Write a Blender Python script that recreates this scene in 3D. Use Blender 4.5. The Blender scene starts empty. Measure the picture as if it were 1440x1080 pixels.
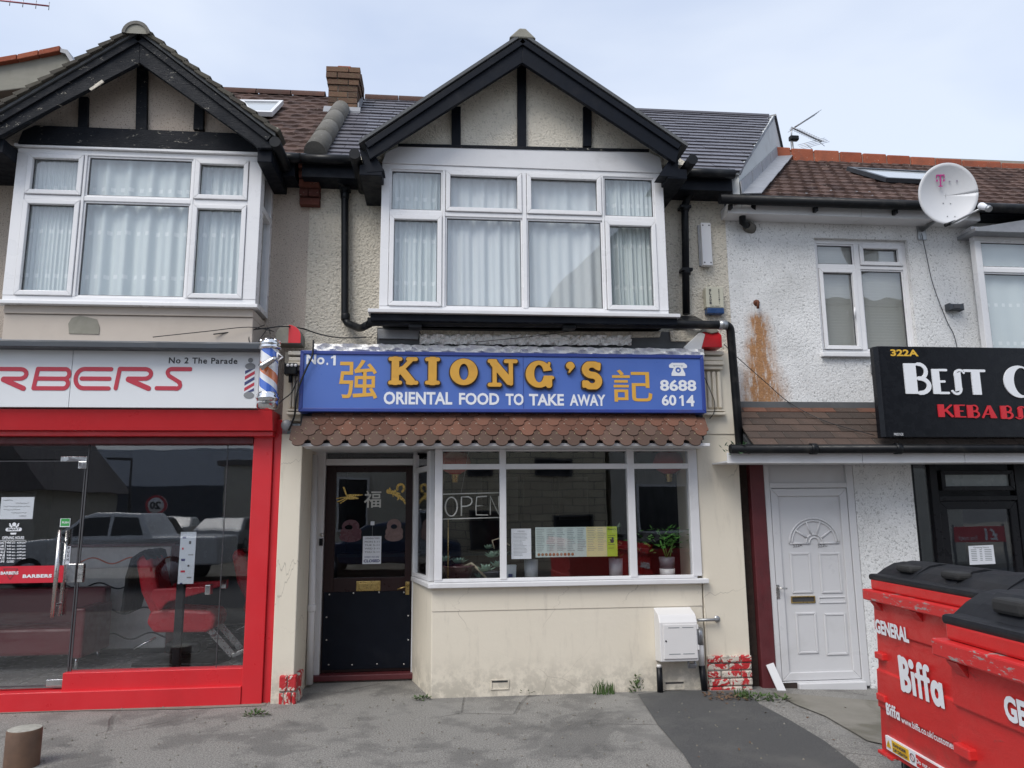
import bpy, bmesh, math, random
import numpy as np
from mathutils import Vector, Matrix
random.seed(7)
scene = bpy.context.scene
R = math.radians

# ------------------------------------------------------------------ camera
PITCH, ROLL, YAW, FPX = R(9.55), R(0.50), R(5.68), 1050.0
_cp, _sp, _cr, _sr, _cy, _sy = math.cos(PITCH), math.sin(PITCH), math.cos(ROLL), math.sin(ROLL), math.cos(YAW), math.sin(YAW)
_Rz = np.array([[_cy, -_sy, 0], [_sy, _cy, 0], [0, 0, 1]])
_Rx = np.array([[1, 0, 0], [0, _cp, _sp], [0, -_sp, _cp]])
_Ry = np.array([[_cr, 0, -_sr], [0, 1, 0], [_sr, 0, _cr]])
RM = _Ry @ _Rx @ _Rz                       # rows: right, forward, up
CAM = np.array([0.0, -7.2, 1.65])
cam_data = bpy.data.cameras.new('camera')
cam = bpy.data.objects.new('camera', cam_data)
scene.collection.objects.link(cam)
cam.matrix_world = Matrix(((RM[0][0], RM[2][0], -RM[1][0], CAM[0]),
                           (RM[0][1], RM[2][1], -RM[1][1], CAM[1]),
                           (RM[0][2], RM[2][2], -RM[1][2], CAM[2]),
                           (0, 0, 0, 1)))
cam_data.sensor_width = 36
cam_data.lens = 36 * FPX / 1440
cam_data.clip_start = 0.05
cam_data.clip_end = 2000
scene.camera = cam

# ------------------------------------------------------------------ sky, sun, exposure
SUN_EL, SUN_AZ = R(50), R(222)     # overcast; the brighter part of the sky is behind the viewer
world = bpy.data.worlds.new('World'); scene.world = world; world.use_nodes = True
nt = world.node_tree; nt.nodes.clear()
out = nt.nodes.new('ShaderNodeOutputWorld')
sky = nt.nodes.new('ShaderNodeTexSky'); sky.sky_type = 'NISHITA'; sky.sun_disc = False
sky.sun_elevation = SUN_EL; sky.sun_rotation = SUN_AZ
sky.air_density = 1.0; sky.dust_density = 2.0; sky.ozone_density = 1.5
bg1 = nt.nodes.new('ShaderNodeBackground'); bg1.inputs['Strength'].default_value = 0.10
nt.links.new(sky.outputs[0], bg1.inputs['Color'])
tc = nt.nodes.new('ShaderNodeTexCoord')
mp = nt.nodes.new('ShaderNodeMapping'); mp.inputs['Scale'].default_value = (1.0, 1.0, 2.6)
nz = nt.nodes.new('ShaderNodeTexNoise'); nz.inputs['Scale'].default_value = 1.3; nz.inputs['Detail'].default_value = 5
nz.inputs['Roughness'].default_value = 0.5; nz.inputs['Distortion'].default_value = 0.3
nt.links.new(tc.outputs['Generated'], mp.inputs['Vector']); nt.links.new(mp.outputs[0], nz.inputs['Vector'])
rp = nt.nodes.new('ShaderNodeValToRGB')
rp.color_ramp.elements[0].position = 0.38; rp.color_ramp.elements[0].color = (0.345, 0.395, 0.50, 1)
rp.color_ramp.elements[1].position = 0.62; rp.color_ramp.elements[1].color = (0.485, 0.52, 0.58, 1)
nt.links.new(nz.outputs['Fac'], rp.inputs['Fac'])
bg2 = nt.nodes.new('ShaderNodeBackground'); bg2.inputs['Strength'].default_value = 1.0
nt.links.new(rp.outputs[0], bg2.inputs['Color'])
mx = nt.nodes.new('ShaderNodeMixShader'); mx.inputs[0].default_value = 0.72
nt.links.new(bg1.outputs[0], mx.inputs[1]); nt.links.new(bg2.outputs[0], mx.inputs[2])
nt.links.new(mx.outputs[0], out.inputs['Surface'])

sun_data = bpy.data.lights.new('sun', 'SUN'); sun_data.energy = 1.25; sun_data.angle = R(32); sun_data.color = (1.0, 0.96, 0.9)
sun = bpy.data.objects.new('sun', sun_data); scene.collection.objects.link(sun)
_sd = Vector((math.sin(SUN_AZ) * math.cos(SUN_EL), math.cos(SUN_AZ) * math.cos(SUN_EL), math.sin(SUN_EL)))
sun.rotation_euler = _sd.to_track_quat('Z', 'Y').to_euler()
scene.view_settings.view_transform = 'Standard'
try: scene.view_settings.look = 'None'
except Exception: pass
scene.view_settings.gamma = 1.0
scene.view_settings.use_curve_mapping = False
scene.view_settings.exposure = 1.02
scene.cycles.max_bounces = 8
scene.cycles.transparent_max_bounces = 16

# ------------------------------------------------------------------ measuring helper: a point of the plane y = Y
def at(px, py, Y):
    d = RM.T @ np.array([(px - 720) / FPX, 1, -(py - 540) / FPX])
    t = (Y - CAM[1]) / d[1]
    p = CAM + t * d
    return (float(p[0]), float(p[1]), float(p[2]))
def atz(px, py, z):
    d = RM.T @ np.array([(px - 720) / FPX, 1, -(py - 540) / FPX])
    t = (z - CAM[2]) / d[2]
    p = CAM + t * d
    return (float(p[0]), float(p[1]), float(p[2]))
def rect(xl, yt, xr, yb, Y):
    """x0, x1, z0, z1 of a rectangle on the plane y=Y (edge midpoints measured)"""
    ym = (yt + yb) / 2; xm = (xl + xr) / 2
    return at(xl, ym, Y)[0], at(xr, ym, Y)[0], at(xm, yb, Y)[2], at(xm, yt, Y)[2]

# ------------------------------------------------------------------ node materials
class NB:
    def __init__(s, name):
        s.m = bpy.data.materials.new(name); s.m.use_nodes = True
        s.t = s.m.node_tree; s.t.nodes.clear()
        s.out = s.t.nodes.new('ShaderNodeOutputMaterial')
        s.co = s.t.nodes.new('ShaderNodeTexCoord').outputs['Object']
    def n(s, typ, **kw):
        nd = s.t.nodes.new(typ)
        for k, v in kw.items(): setattr(nd, k, v)
        return nd
    def set(s, sock, v):
        if isinstance(v, bpy.types.NodeSocket): s.t.links.new(v, sock)
        elif v is not None:
            if hasattr(sock.default_value, '__len__') and not hasattr(v, '__len__'): v = (v, v, v, 1)[:len(sock.default_value)]
            if hasattr(v, '__len__') and len(v) == 3 and len(sock.default_value) == 4: v = (*v, 1)
            sock.default_value = v
    def map(s, scale=(1, 1, 1), loc=(0, 0, 0), rot=(0, 0, 0), src=None):
        nd = s.n('ShaderNodeMapping'); s.set(nd.inputs['Vector'], src or s.co)
        nd.inputs['Scale'].default_value = scale; nd.inputs['Location'].default_value = loc; nd.inputs['Rotation'].default_value = rot
        return nd.outputs[0]
    def noise(s, scale, detail=4, rough=0.55, vec=None, dist=0.0):
        nd = s.n('ShaderNodeTexNoise'); s.set(nd.inputs['Vector'], vec or s.co)
        nd.inputs['Scale'].default_value = scale; nd.inputs['Detail'].default_value = detail
        nd.inputs['Roughness'].default_value = rough; nd.inputs['Distortion'].default_value = dist
        return nd.outputs['Fac']
    def voro(s, scale, feature='F1', out='Distance', vec=None, rnd=1.0):
        nd = s.n('ShaderNodeTexVoronoi', feature=feature); s.set(nd.inputs['Vector'], vec or s.co)
        nd.inputs['Scale'].default_value = scale; nd.inputs['Randomness'].default_value = rnd
        return nd.outputs[out]
    def wave(s, scale, dist=0, vec=None, direction='X', detail=2):
        nd = s.n('ShaderNodeTexWave', bands_direction=direction); s.set(nd.inputs['Vector'], vec or s.co)
        nd.inputs['Scale'].default_value = scale; nd.inputs['Distortion'].default_value = dist; nd.inputs['Detail'].default_value = detail
        return nd.outputs['Fac']
    def ramp(s, fac, stops, interp='LINEAR'):
        nd = s.n('ShaderNodeValToRGB'); s.set(nd.inputs['Fac'], fac); cr = nd.color_ramp; cr.interpolation = interp
        while len(cr.elements) < len(stops): cr.elements.new(0.5)
        for e, (p, c) in zip(cr.elements, stops):
            e.position = p; c = (c, c, c) if not hasattr(c, '__len__') else c; e.color = (*c[:3], 1)
        return nd.outputs[0]
    def mix(s, fac, a, b, blend='MIX'):
        nd = s.n('ShaderNodeMix', data_type='RGBA', blend_type=blend)
        s.set(nd.inputs[0], fac); s.set(nd.inputs[6], a); s.set(nd.inputs[7], b)
        return nd.outputs[2]
    def math(s, op, a, b=0.0, c=None, clamp=False):
        nd = s.n('ShaderNodeMath', operation=op, use_clamp=clamp); s.set(nd.inputs[0], a); s.set(nd.inputs[1], b)
        if c is not None: s.set(nd.inputs[2], c)
        return nd.outputs[0]
    def sstep(s, v, lo, hi, a=0.0, b=1.0):
        nd = s.n('ShaderNodeMapRange', interpolation_type='SMOOTHSTEP'); s.set(nd.inputs[0], v)
        nd.inputs[1].default_value = lo; nd.inputs[2].default_value = hi; nd.inputs[3].default_value = a; nd.inputs[4].default_value = b
        return nd.outputs[0]
    def xyz(s, v=None):
        nd = s.n('ShaderNodeSeparateXYZ'); s.set(nd.inputs[0], v or s.co); return nd.outputs
    def rnd(s): return s.n('ShaderNodeObjectInfo').outputs['Random']
    def bump(s, h, strength=0.5, dist=0.01, normal=None):
        nd = s.n('ShaderNodeBump'); nd.inputs['Strength'].default_value = strength; nd.inputs['Distance'].default_value = dist
        s.set(nd.inputs['Height'], h)
        if normal: s.set(nd.inputs['Normal'], normal)
        return nd.outputs[0]
    def bsdf(s, color, rough=0.6, metal=0.0, normal=None, spec=None, **kw):
        nd = s.n('ShaderNodeBsdfPrincipled'); s.set(nd.inputs['Base Color'], color); s.set(nd.inputs['Roughness'], rough)
        s.set(nd.inputs['Metallic'], metal)
        if spec is not None: s.set(nd.inputs['Specular IOR Level'], spec)
        if normal: s.set(nd.inputs['Normal'], normal)
        for k, v in kw.items(): s.set(nd.inputs[k.replace('_', ' ')], v)
        return nd.outputs[0]
    def done(s, sh): s.t.links.new(sh, s.out.inputs['Surface']); return s.m

def plain(name, c, rough=0.5, metal=0.0, spec=None, var=0.06, vs=6.0, bump=0.0, bs=60.0, dirt=0.0, dirtc=(0.08, 0.07, 0.06), rv=0.0):
    """painted / moulded surface with slight mottling, optional grime and fine relief; rv = variation between copies"""
    b = NB(name); c = tuple(c)
    lo = tuple(x * (1 - var) for x in c); hi = tuple(min(1, x * (1 + var)) for x in c)
    col = b.mix(b.noise(vs, 5), lo, hi)
    if dirt: col = b.mix(b.sstep(b.noise(vs * .6, 7, .65, dist=.4), .5, .78, 0, dirt), col, dirtc)
    if rv: col = b.mix(1.0, col, b.ramp(b.rnd(), [(0, 1 - rv), (1, 1)]), 'MULTIPLY')
    rr = b.sstep(b.noise(vs * 1.7, 5), .3, .7, max(.02, rough - .08), min(1, rough + .1))
    nrm = b.bump(b.noise(bs, 4), bump, .004) if bump else None
    return b.done(b.bsdf(col, rr, metal, nrm, spec))

MAT = {}
def render_mat(name, c, c2, speck, scale=55, strength=0.9, dist=0.02, speckamt=.5, grime=.25):
    """roughcast render: worm-like thrown texture with a darker colour between the lumps"""
    b = NB(name)
    v = b.noise(scale, 3, .6, dist=.6)
    w = b.voro(scale * 1.3, vec=b.map(src=None))
    h = b.math('ADD', b.math('MULTIPLY', v, 1.0), b.math('MULTIPLY', w, .5))
    col = b.mix(b.noise(1.6, 6), c, c2)
    col = b.mix(b.sstep(v, .455, .33, 0, min(1, speckamt + .2)), col, speck)
    sp = b.sstep(b.voro(scale * .8, vec=b.map(loc=(3, 1, 2))), .16, .08, 0, 1)
    col = b.mix(b.math('MULTIPLY', sp, b.sstep(b.noise(5, 3), .5, .65, 0, speckamt)), col, speck)
    col = b.mix(b.sstep(b.noise(2.2, 7, .7, b.map(scale=(2.2, 2.2, .5))), .5, .8, 0, grime), col, speck)
    return b.done(b.bsdf(col, .92, 0, b.bump(h, strength, dist), .25))
MAT['render_cream'] = render_mat('roughcast_cream', (.62, .57, .475), (.69, .64, .545), (.18, .16, .13), 38, .9, .018, .3, .25)
MAT['render_pink'] = render_mat('pebbledash_pink', (.50, .425, .36), (.58, .505, .43), (.16, .13, .10), 80, .8, .010, .5, .3)
MAT['render_white'] = None
MAT['render_gable'] = render_mat('roughcast_gable', (.68, .63, .53), (.75, .70, .60), (.22, .20, .16), 46, .7, .014, .2, .2)

b = NB('roughcast_white')
v = b.noise(44, 3, .6, dist=.7); col = b.mix(b.noise(1.2, 6), (.74, .745, .74), (.83, .83, .82))
col = b.mix(b.sstep(v, .44, .33, 0, .6), col, (.2, .2, .195)); col = b.mix(b.math('MULTIPLY', b.sstep(b.noise(70, 3, .7), .50, .40), b.sstep(b.noise(2.5, 4), .4, .6, .0, .3)), col, (.16, .16, .155))
col = b.mix(b.sstep(b.noise(1.1, 6, .65), .45, .68, 0, .35), col, (.36, .36, .35))
X, Y_, Z = b.xyz()
rx, _, rz = at(1065, 435, 0); rx -= 4.8      # the wall's own origin is at x = 4.8
dx = b.math('ABSOLUTE', b.math('SUBTRACT', b.math('SUBTRACT', X, rx), b.math('MULTIPLY', b.math('SUBTRACT', b.noise(3, 3), .5), .12)))
wid = b.sstep(Z, rz - 1.15, rz, .36, .16)
core = b.math('SUBTRACT', 1.0, b.math('DIVIDE', dx, wid), clamp=True)
mask = b.math('MULTIPLY', core, b.sstep(Z, rz + .02, rz - .12, 0, 1))
mask = b.math('MULTIPLY', b.math('POWER', mask, 1.3), b.sstep(b.noise(9, 8, .75, b.map(scale=(2.5, 1, .7))), .3, .68, .15, 1.25), clamp=True); mask = b.math('MULTIPLY', mask, 1.9, clamp=True); mask = b.math('MULTIPLY', mask, .92)
mask = b.math('MULTIPLY', mask, b.sstep(X, rx - .6, rx + .6, 1, 1))
col = b.mix(mask, col, b.mix(b.noise(20, 4), (.50, .24, .07), (.22, .09, .03)))
MAT['render_white'] = b.done(b.bsdf(col, .92, 0, b.bump(v, .8, .014), .25))

b = NB('cracked_cream_paint')
c = b.mix(b.noise(1.4, 6), (.66, .60, .49), (.72, .665, .555))
ck = b.voro(1.1, 'DISTANCE_TO_EDGE', vec=b.mix(.12, b.co, b.n('ShaderNodeTexNoise').outputs['Color']))
c = b.mix(b.math('MULTIPLY', b.sstep(ck, .004, .001, 0, .5), b.sstep(b.noise(.9, 2), .48, .56)), c, (.22, .19, .15))
c = b.mix(b.sstep(b.noise(3, 8, .72, b.map(scale=(3, 3, .6))), .52, .78, 0, .4), c, (.40, .36, .30))
X, Y_, Z = b.xyz()
c = b.mix(b.math('MULTIPLY', b.sstep(Z, .42, .0, 0, 1), b.sstep(b.noise(7, 8, .75), .40, .58, 0, .5)), c, (.25, .23, .19))
MAT['cream_paint'] = b.done(b.bsdf(c, .75, 0, b.bump(b.math('ADD', b.noise(5, 6), b.math('MULTIPLY', b.sstep(ck, .0, .006), .06)), .35, .012)))

b = NB('peeling_black_paint')
g = b.noise(7, 9, .78, b.map(scale=(1.2, 1.2, 3.6)), .8)
c = b.mix(b.noise(14, 4), (.006, .008, .012), (.015, .017, .022))
c = b.mix(b.sstep(g, .615, .64), c, b.mix(b.noise(22, 2), (.30, .27, .22), (.5, .48, .42)))
MAT['black_peel'] = b.done(b.bsdf(c, b.sstep(b.noise(6), .3, .7, .4, .65), 0, b.bump(b.noise(26, 6, .7, b.map(scale=(1, 1, 4))), .7, .01), .15))
MAT['black_paint'] = plain('black_paint', (.006, .008, .013), .5, spec=.14, var=.3, vs=9, bump=.25, bs=40, dirt=.08, dirtc=(.12, .11, .1))
MAT['black_plastic'] = plain('black_plastic', (.008, .009, .011), .38, spec=.22, var=.2, vs=8, dirt=.35, dirtc=(.09, .085, .075))
MAT['upvc'] = plain('white_upvc', (.76, .76, .77), .3, var=.03, vs=4, dirt=.12, dirtc=(.4, .38, .34))
MAT['white_paint'] = plain('white_gloss_paint', (.68, .68, .69), .38, var=.05, vs=5, bump=.25, bs=22, dirt=.28, dirtc=(.35, .33, .3))
MAT['door_white'] = plain('grubby_white_door', (.60, .60, .61), .35, var=.04, vs=3, dirt=.3, dirtc=(.36, .35, .33))
MAT['red_paint'] = plain('red_shopfront', (.60, .022, .03), .35, var=.1, vs=3, dirt=.15, dirtc=(.28, .02, .02))
MAT['seal'] = plain('dark_gasket', (.06, .06, .065), .5)
MAT['lead'] = plain('lead_flashing', (.26, .27, .29), .5, .2, var=.25, vs=9, bump=1.0, bs=9, dirt=.3, dirtc=(.42, .42, .42))
MAT['felt'] = plain('grey_roofing_felt', (.10, .105, .11), .85, var=.2, vs=6, bump=.4, bs=70, dirt=.3, dirtc=(.2, .2, .19))
MAT['grey_metal'] = plain('anthracite_box', (.055, .062, .072), .4, .2, var=.15, vs=3, dirt=.25, dirtc=(.14, .14, .14))
MAT['steel'] = plain('brushed_steel', (.55, .54, .52), .28, 1.0, var=.08, vs=20)
MAT['chrome'] = plain('chrome', (.72, .72, .73), .1, 1.0, var=.05, vs=10)
MAT['brass'] = plain('brass', (.48, .34, .13), .3, .9, var=.15, vs=20)
MAT['paper'] = plain('paper', (.72, .74, .78), .8, var=.03)
MAT['ink'] = plain('ink', (.05, .05, .055), .8)
MAT['greyink'] = plain('grey_ink', (.22, .24, .25), .8)
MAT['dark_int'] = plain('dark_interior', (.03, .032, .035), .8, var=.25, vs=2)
MAT['mid_int'] = plain('dim_interior', (.10, .10, .095), .8, var=.15, vs=2)
MAT['curtain_room'] = plain('room_shade', (.25, .26, .26), .9)
MAT['moss'] = plain('stained_concrete', (.26, .25, .21), .9, var=.25, vs=5, bump=.5, bs=30, dirt=.5, dirtc=(.10, .10, .06))
MAT['foil'] = plain('foil_flashing', (.85, .84, .82), .38, .12, var=.1, vs=8, bump=1.0, bs=14, dirt=.3, dirtc=(.2, .19, .18))
MAT['cable'] = plain('black_cable', (.012, .012, .013), .5)
MAT['maroon'] = plain('maroon_paint', (.10, .018, .022), .5, var=.3, vs=8, bump=.4, bs=30, dirt=.4, dirtc=(.03, .015, .013))
MAT['white_print'] = plain('white_vinyl', (.75, .77, .8), .5, var=.02)
MAT['zinc'] = plain('galvanised', (.36, .37, .38), .38, .75, var=.18, vs=16, dirt=.3, dirtc=(.2, .17, .14))

def glass_mat(name, tint=(1, 1, 1), ior=1.5, rough=.0, boost=0.0, wav=.0):
    b = NB(name)
    tr = b.n('ShaderNodeBsdfTransparent'); b.set(tr.inputs[0], tint)
    gl = b.n('ShaderNodeBsdfGlossy'); gl.inputs['Roughness'].default_value = rough; gl.inputs['Color'].default_value = (.95, .97, 1, 1)
    fr = b.n('ShaderNodeFresnel'); b.set(fr.inputs['IOR'], b.math('ADD', ior, b.math('MULTIPLY', b.n('ShaderNodeNewGeometry').outputs['Backfacing'], 1 / ior - ior)))     # a thin pane: same reflectance from both faces
    if wav:
        nn = b.bump(b.noise(1.6, 2), wav, .02); b.set(gl.inputs['Normal'], nn); b.set(fr.inputs['Normal'], nn)
    f = b.math('ADD', fr.outputs[0], boost, clamp=True)
    ms = b.n('ShaderNodeMixShader'); b.set(ms.inputs[0], f)
    b.t.links.new(tr.outputs[0], ms.inputs[1]); b.t.links.new(gl.outputs[0], ms.inputs[2])
    return b.done(ms.outputs[0])
MAT['glass_up'] = glass_mat('double_glazing', (.99, .995, .99), 1.5, 0, .035, .10)
MAT['glass_shop'] = glass_mat('shop_glass', (.985, .99, .99), 1.5, 0, .03, .04)

b = NB('net_curtain')
X, Y_, Z = b.xyz()
lace = b.math('MAXIMUM', b.sstep(b.math('ABSOLUTE', b.math('SINE', b.math('MULTIPLY', b.math('ADD', X, Z), 130))), .1, .5, 0, 1), b.sstep(b.math('ABSOLUTE', b.math('SINE', b.math('MULTIPLY', b.math('SUBTRACT', X, Z), 130))), .1, .5, 0, 1))
c = b.mix(lace, (.46, .50, .52), (.64, .67, .69))
c = b.mix(b.sstep(b.noise(1.5, 3), .4, .6), c, (.60, .64, .66))
MAT['net'] = b.done(b.bsdf(c, .9))
b = NB('voile_curtain')
X, Y_, Z = b.xyz()
band = b.sstep(b.math('ABSOLUTE', b.math('SUBTRACT', b.math('FRACT', b.math('MULTIPLY', Z, 2.4)), .5)), .44, .47)
dot = b.sstep(b.math('SINE', b.math('MULTIPLY', X, 75)), 0, .5)
c = b.mix(b.math('MULTIPLY', b.math('MULTIPLY', band, dot), .6), b.mix(b.noise(3), (.56, .62, .63), (.66, .71, .71)), (.86, .88, .88))
MAT['voile'] = b.done(b.bsdf(c, .9))

def tile_mat(name, c1, c2, moss, rv=.35, amt=.5, speck=(.5, .5, .42)):
    b = NB(name)
    col = b.mix(b.rnd(), c1, c2)
    col = b.mix(b.noise(7, 5), col, b.mix(1.0, col, (.6, .6, .6), 'MULTIPLY'))
    col = b.mix(b.sstep(b.noise(5, 8, .72), .48, .68, 0, amt), col, moss)
    col = b.mix(b.sstep(b.noise(38, 3, .6), .66, .72, 0, .8), col, speck)
    return b.done(b.bsdf(col, .88, 0, b.bump(b.noise(45, 5), .5, .008), .3))
MAT['tile_red'] = tile_mat('terracotta_tile', (.125, .06, .042), (.21, .098, .066), (.075, .058, .045), amt=.85)
MAT['tile_red_old'] = tile_mat('mossy_terracotta_tile', (.095, .06, .046), (.155, .095, .074), (.075, .065, .05), amt=.8, speck=(.42, .40, .22))
MAT['tile_brown'] = tile_mat('brown_clay_tile', (.095, .05, .04), (.16, .085, .065), (.05, .038, .032), amt=.5)
MAT['tile_plain'] = tile_mat('weathered_plain_tile', (.065, .05, .043), (.115, .078, .062), (.05, .045, .038), amt=.8, speck=(.5, .48, .44))
MAT['tile_grey'] = tile_mat('concrete_ridge', (.16, .155, .14), (.22, .21, .19), (.10, .09, .065), amt=.5)
MAT['ridge_red'] = tile_mat('red_ridge_brick', (.33, .085, .045), (.42, .13, .07), (.16, .07, .05), amt=.5)
MAT['brick'] = tile_mat('old_stock_brick', (.10, .06, .045), (.22, .125, .08), (.15, .125, .07), amt=.8)
MAT['brick_red'] = tile_mat('dark_red_brick', (.11, .035, .028), (.22, .075, .05), (.07, .04, .035), amt=.4)
MAT['mortar'] = plain('mortar', (.30, .27, .23), .95, var=.2, vs=12, bump=.5, bs=50)
b = NB('wet_slate')
c = b.mix(b.noise(1.8, 4), (.11, .11, .13), (.165, .16, .185)); X, Y_, Z = b.xyz()
c = b.mix(b.voro(3.2, out='Color'), c, (.13, .125, .14))
MAT['slate'] = b.done(b.bsdf(c, .34, 0, b.bump(b.noise(30, 4), .25, .004)))
b = NB('peeling_red_brick_paint')
g = b.noise(9, 7, .68, dist=.6)
c = b.ramp(g, [(.40, (.48, .02, .025)), (.50, (.42, .018, .02)), (.515, (.62, .56, .48)), (.60, (.5, .45, .38)), (.62, (.25, .23, .2))])
MAT['peel_red'] = b.done(b.bsdf(c, .6, 0, b.bump(g, .9, .02)))
# ------------------------------------------------------------------ geometry helpers
COL = scene.collection
class MB:
    """collects simple shapes in world metres; build() links them as ONE mesh object"""
    def __init__(s): s.v = []; s.f = []; s.sm = []
    def add(s, vs, fs, smooth=False):
        o = len(s.v); s.v += [tuple(map(float, p)) for p in vs]
        s.f += [tuple(i + o for i in f) for f in fs]; s.sm += [smooth] * len(fs); return s
    def box(s, x0, x1, y0, y1, z0, z1):
        if x0 > x1: x0, x1 = x1, x0
        if y0 > y1: y0, y1 = y1, y0
        if z0 > z1: z0, z1 = z1, z0
        vs = [(x, y, z) for z in (z0, z1) for y in (y0, y1) for x in (x0, x1)]
        return s.add(vs, [(0, 2, 3, 1), (4, 5, 7, 6), (0, 1, 5, 4), (2, 6, 7, 3), (0, 4, 6, 2), (1, 3, 7, 5)])
    def hexa(s, vs):   # 8 corners: bottom 4 ccw, top 4 ccw
        return s.add(vs, [(3, 2, 1, 0), (4, 5, 6, 7), (0, 1, 5, 4), (1, 2, 6, 5), (2, 3, 7, 6), (3, 0, 4, 7)])
    def bar(s, a, b_, w, h, up=(0, 0, 1)):
        a = Vector(a); b_ = Vector(b_); d = (b_ - a).normalized(); u = Vector(up); sd = d.cross(u)
        if sd.length < 1e-5: sd = d.cross(Vector((0, 1, 0)))
        sd.normalize(); u = sd.cross(d); sd *= w / 2; u *= h / 2
        return s.hexa([a - sd - u, a + sd - u, b_ + sd - u, b_ - sd - u, a - sd + u, a + sd + u, b_ + sd + u, b_ - sd + u])
    def prism(s, pts, y0, y1):   # pts in (x,z), extruded along y
        n = len(pts)
        ar = sum(pts[i][0] * pts[(i + 1) % n][1] - pts[(i + 1) % n][0] * pts[i][1] for i in range(n))
        if ar < 0: pts = pts[::-1]
        if y0 > y1: y0, y1 = y1, y0
        vs = [(x, y0, z) for x, z in pts] + [(x, y1, z) for x, z in pts]
        return s.add(vs, [tuple(range(n)), tuple(range(2 * n - 1, n - 1, -1))] + [(i + n, (i + 1) % n + n, (i + 1) % n, i) for i in range(n)])
    def prismx(s, pts, x0, x1):  # pts in (y,z), extruded along x
        n = len(pts)
        ar = sum(pts[i][0] * pts[(i + 1) % n][1] - pts[(i + 1) % n][0] * pts[i][1] for i in range(n))
        if ar < 0: pts = pts[::-1]
        if x0 > x1: x0, x1 = x1, x0
        vs = [(x1, y, z) for y, z in pts] + [(x0, y, z) for y, z in pts]
        return s.add(vs, [tuple(range(n)), tuple(range(2 * n - 1, n - 1, -1))] + [(i + n, (i + 1) % n + n, (i + 1) % n, i) for i in range(n)])
    def prismz(s, pts, z0, z1):
        n = len(pts)
        ar = sum(pts[i][0] * pts[(i + 1) % n][1] - pts[(i + 1) % n][0] * pts[i][1] for i in range(n))
        if ar < 0: pts = pts[::-1]
        vs = [(x, y, z1) for x, y in pts] + [(x, y, z0) for x, y in pts]
        return s.add(vs, [tuple(range(n)), tuple(range(2 * n - 1, n - 1, -1))] + [(i + n, (i + 1) % n + n, (i + 1) % n, i) for i in range(n)])
    def tube(s, pts, r, n=12, cap=True):
        pts = [Vector(p) for p in pts]; rings = []
        rr = r if hasattr(r, '__len__') else [r] * len(pts)
        ref = None; o = len(s.v)
        for i, p in enumerate(pts):
            d = (pts[min(i + 1, len(pts) - 1)] - pts[max(i - 1, 0)])
            d = d.normalized() if d.length > 1e-9 else Vector((0, 0, 1))
            if ref is None:
                ref = d.cross(Vector((0, 0, 1)))
                if ref.length < .1: ref = d.cross(Vector((1, 0, 0)))
            ref = (ref - d * ref.dot(d)).normalized(); q = d.cross(ref)
            for k in range(n):
                a = 2 * math.pi * k / n
                s.v.append(tuple(p + (ref * math.cos(a) + q * math.sin(a)) * rr[i]))
        m = len(pts)
        for i in range(m - 1):
            for k in range(n):
                k2 = (k + 1) % n
                s.f.append((o + i * n + k, o + i * n + k2, o + (i + 1) * n + k2, o + (i + 1) * n + k)); s.sm.append(True)
        if cap:
            s.f.append(tuple(o + k for k in range(n))[::-1]); s.sm.append(False)
            s.f.append(tuple(o + (m - 1) * n + k for k in range(n))); s.sm.append(False)
        return s
    def lathe(s, prof, c, n=24, axis='z', a0=0, a1=2 * math.pi):   # prof: (radius, height)
        o = len(s.v); full = abs(a1 - a0 - 2 * math.pi) < 1e-6; m = n if full else n + 1
        for r, h in prof:
            for k in range(m):
                a = a0 + (a1 - a0) * k / n; x, y = r * math.cos(a), r * math.sin(a)
                p = {'z': (x, y, h), 'y': (x, h, y), 'x': (h, x, y)}[axis]
                s.v.append((c[0] + p[0], c[1] + p[1], c[2] + p[2]))
        for i in range(len(prof) - 1):
            for k in range(n):
                k2 = (k + 1) % m
                s.f.append((o + i * m + k, o + i * m + k2, o + (i + 1) * m + k2, o + (i + 1) * m + k)); s.sm.append(True)
        return s
    def grid(s, P, smooth=True, close=False):   # P: rows of points
        o = len(s.v); n = len(P[0])
        for row in P: s.v += [tuple(map(float, p)) for p in row]
        for i in range(len(P) - 1):
            for k in range(n - 1):
                s.f.append((o + i * n + k, o + i * n + k + 1, o + (i + 1) * n + k + 1, o + (i + 1) * n + k)); s.sm.append(smooth)
        return s
    def mesh(s, name, mat, off=(0, 0, 0), local=True):
        me = bpy.data.meshes.new(name)
        me.from_pydata([(x - off[0], y - off[1], z - off[2]) for x, y, z in s.v], [], s.f)
        me.polygons.foreach_set('use_smooth', s.sm)
        if mat: me.materials.append(mat if not isinstance(mat, str) else MAT[mat])
        me.update(); return me
    def build(s, name, mat, parent=None, bevel=0, kind=None, label=None, seg=2, fixn=True):
        off = wloc(parent)
        me = s.mesh(name, mat, off)
        if fixn:
            bm = bmesh.new(); bm.from_mesh(me); bmesh.ops.recalc_face_normals(bm, faces=bm.faces); bm.to_mesh(me); bm.free()
        ob = bpy.data.objects.new(name, me); COL.objects.link(ob)
        if parent: ob.parent = parent
        if bevel:
            md = ob.modifiers.new('bevel', 'BEVEL'); md.width = bevel; md.segments = seg; md.limit_method = 'ANGLE'; md.angle_limit = R(35)
            md.harden_normals = False
        if kind: ob['kind'] = kind
        if label: ob['label'] = label
        return ob
LOC = {}
def wloc(o):
    if o is None: return (0, 0, 0)
    l = Vector((0, 0, 0))
    while o is not None: l = l + o.location; o = o.parent
    return tuple(l)
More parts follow.
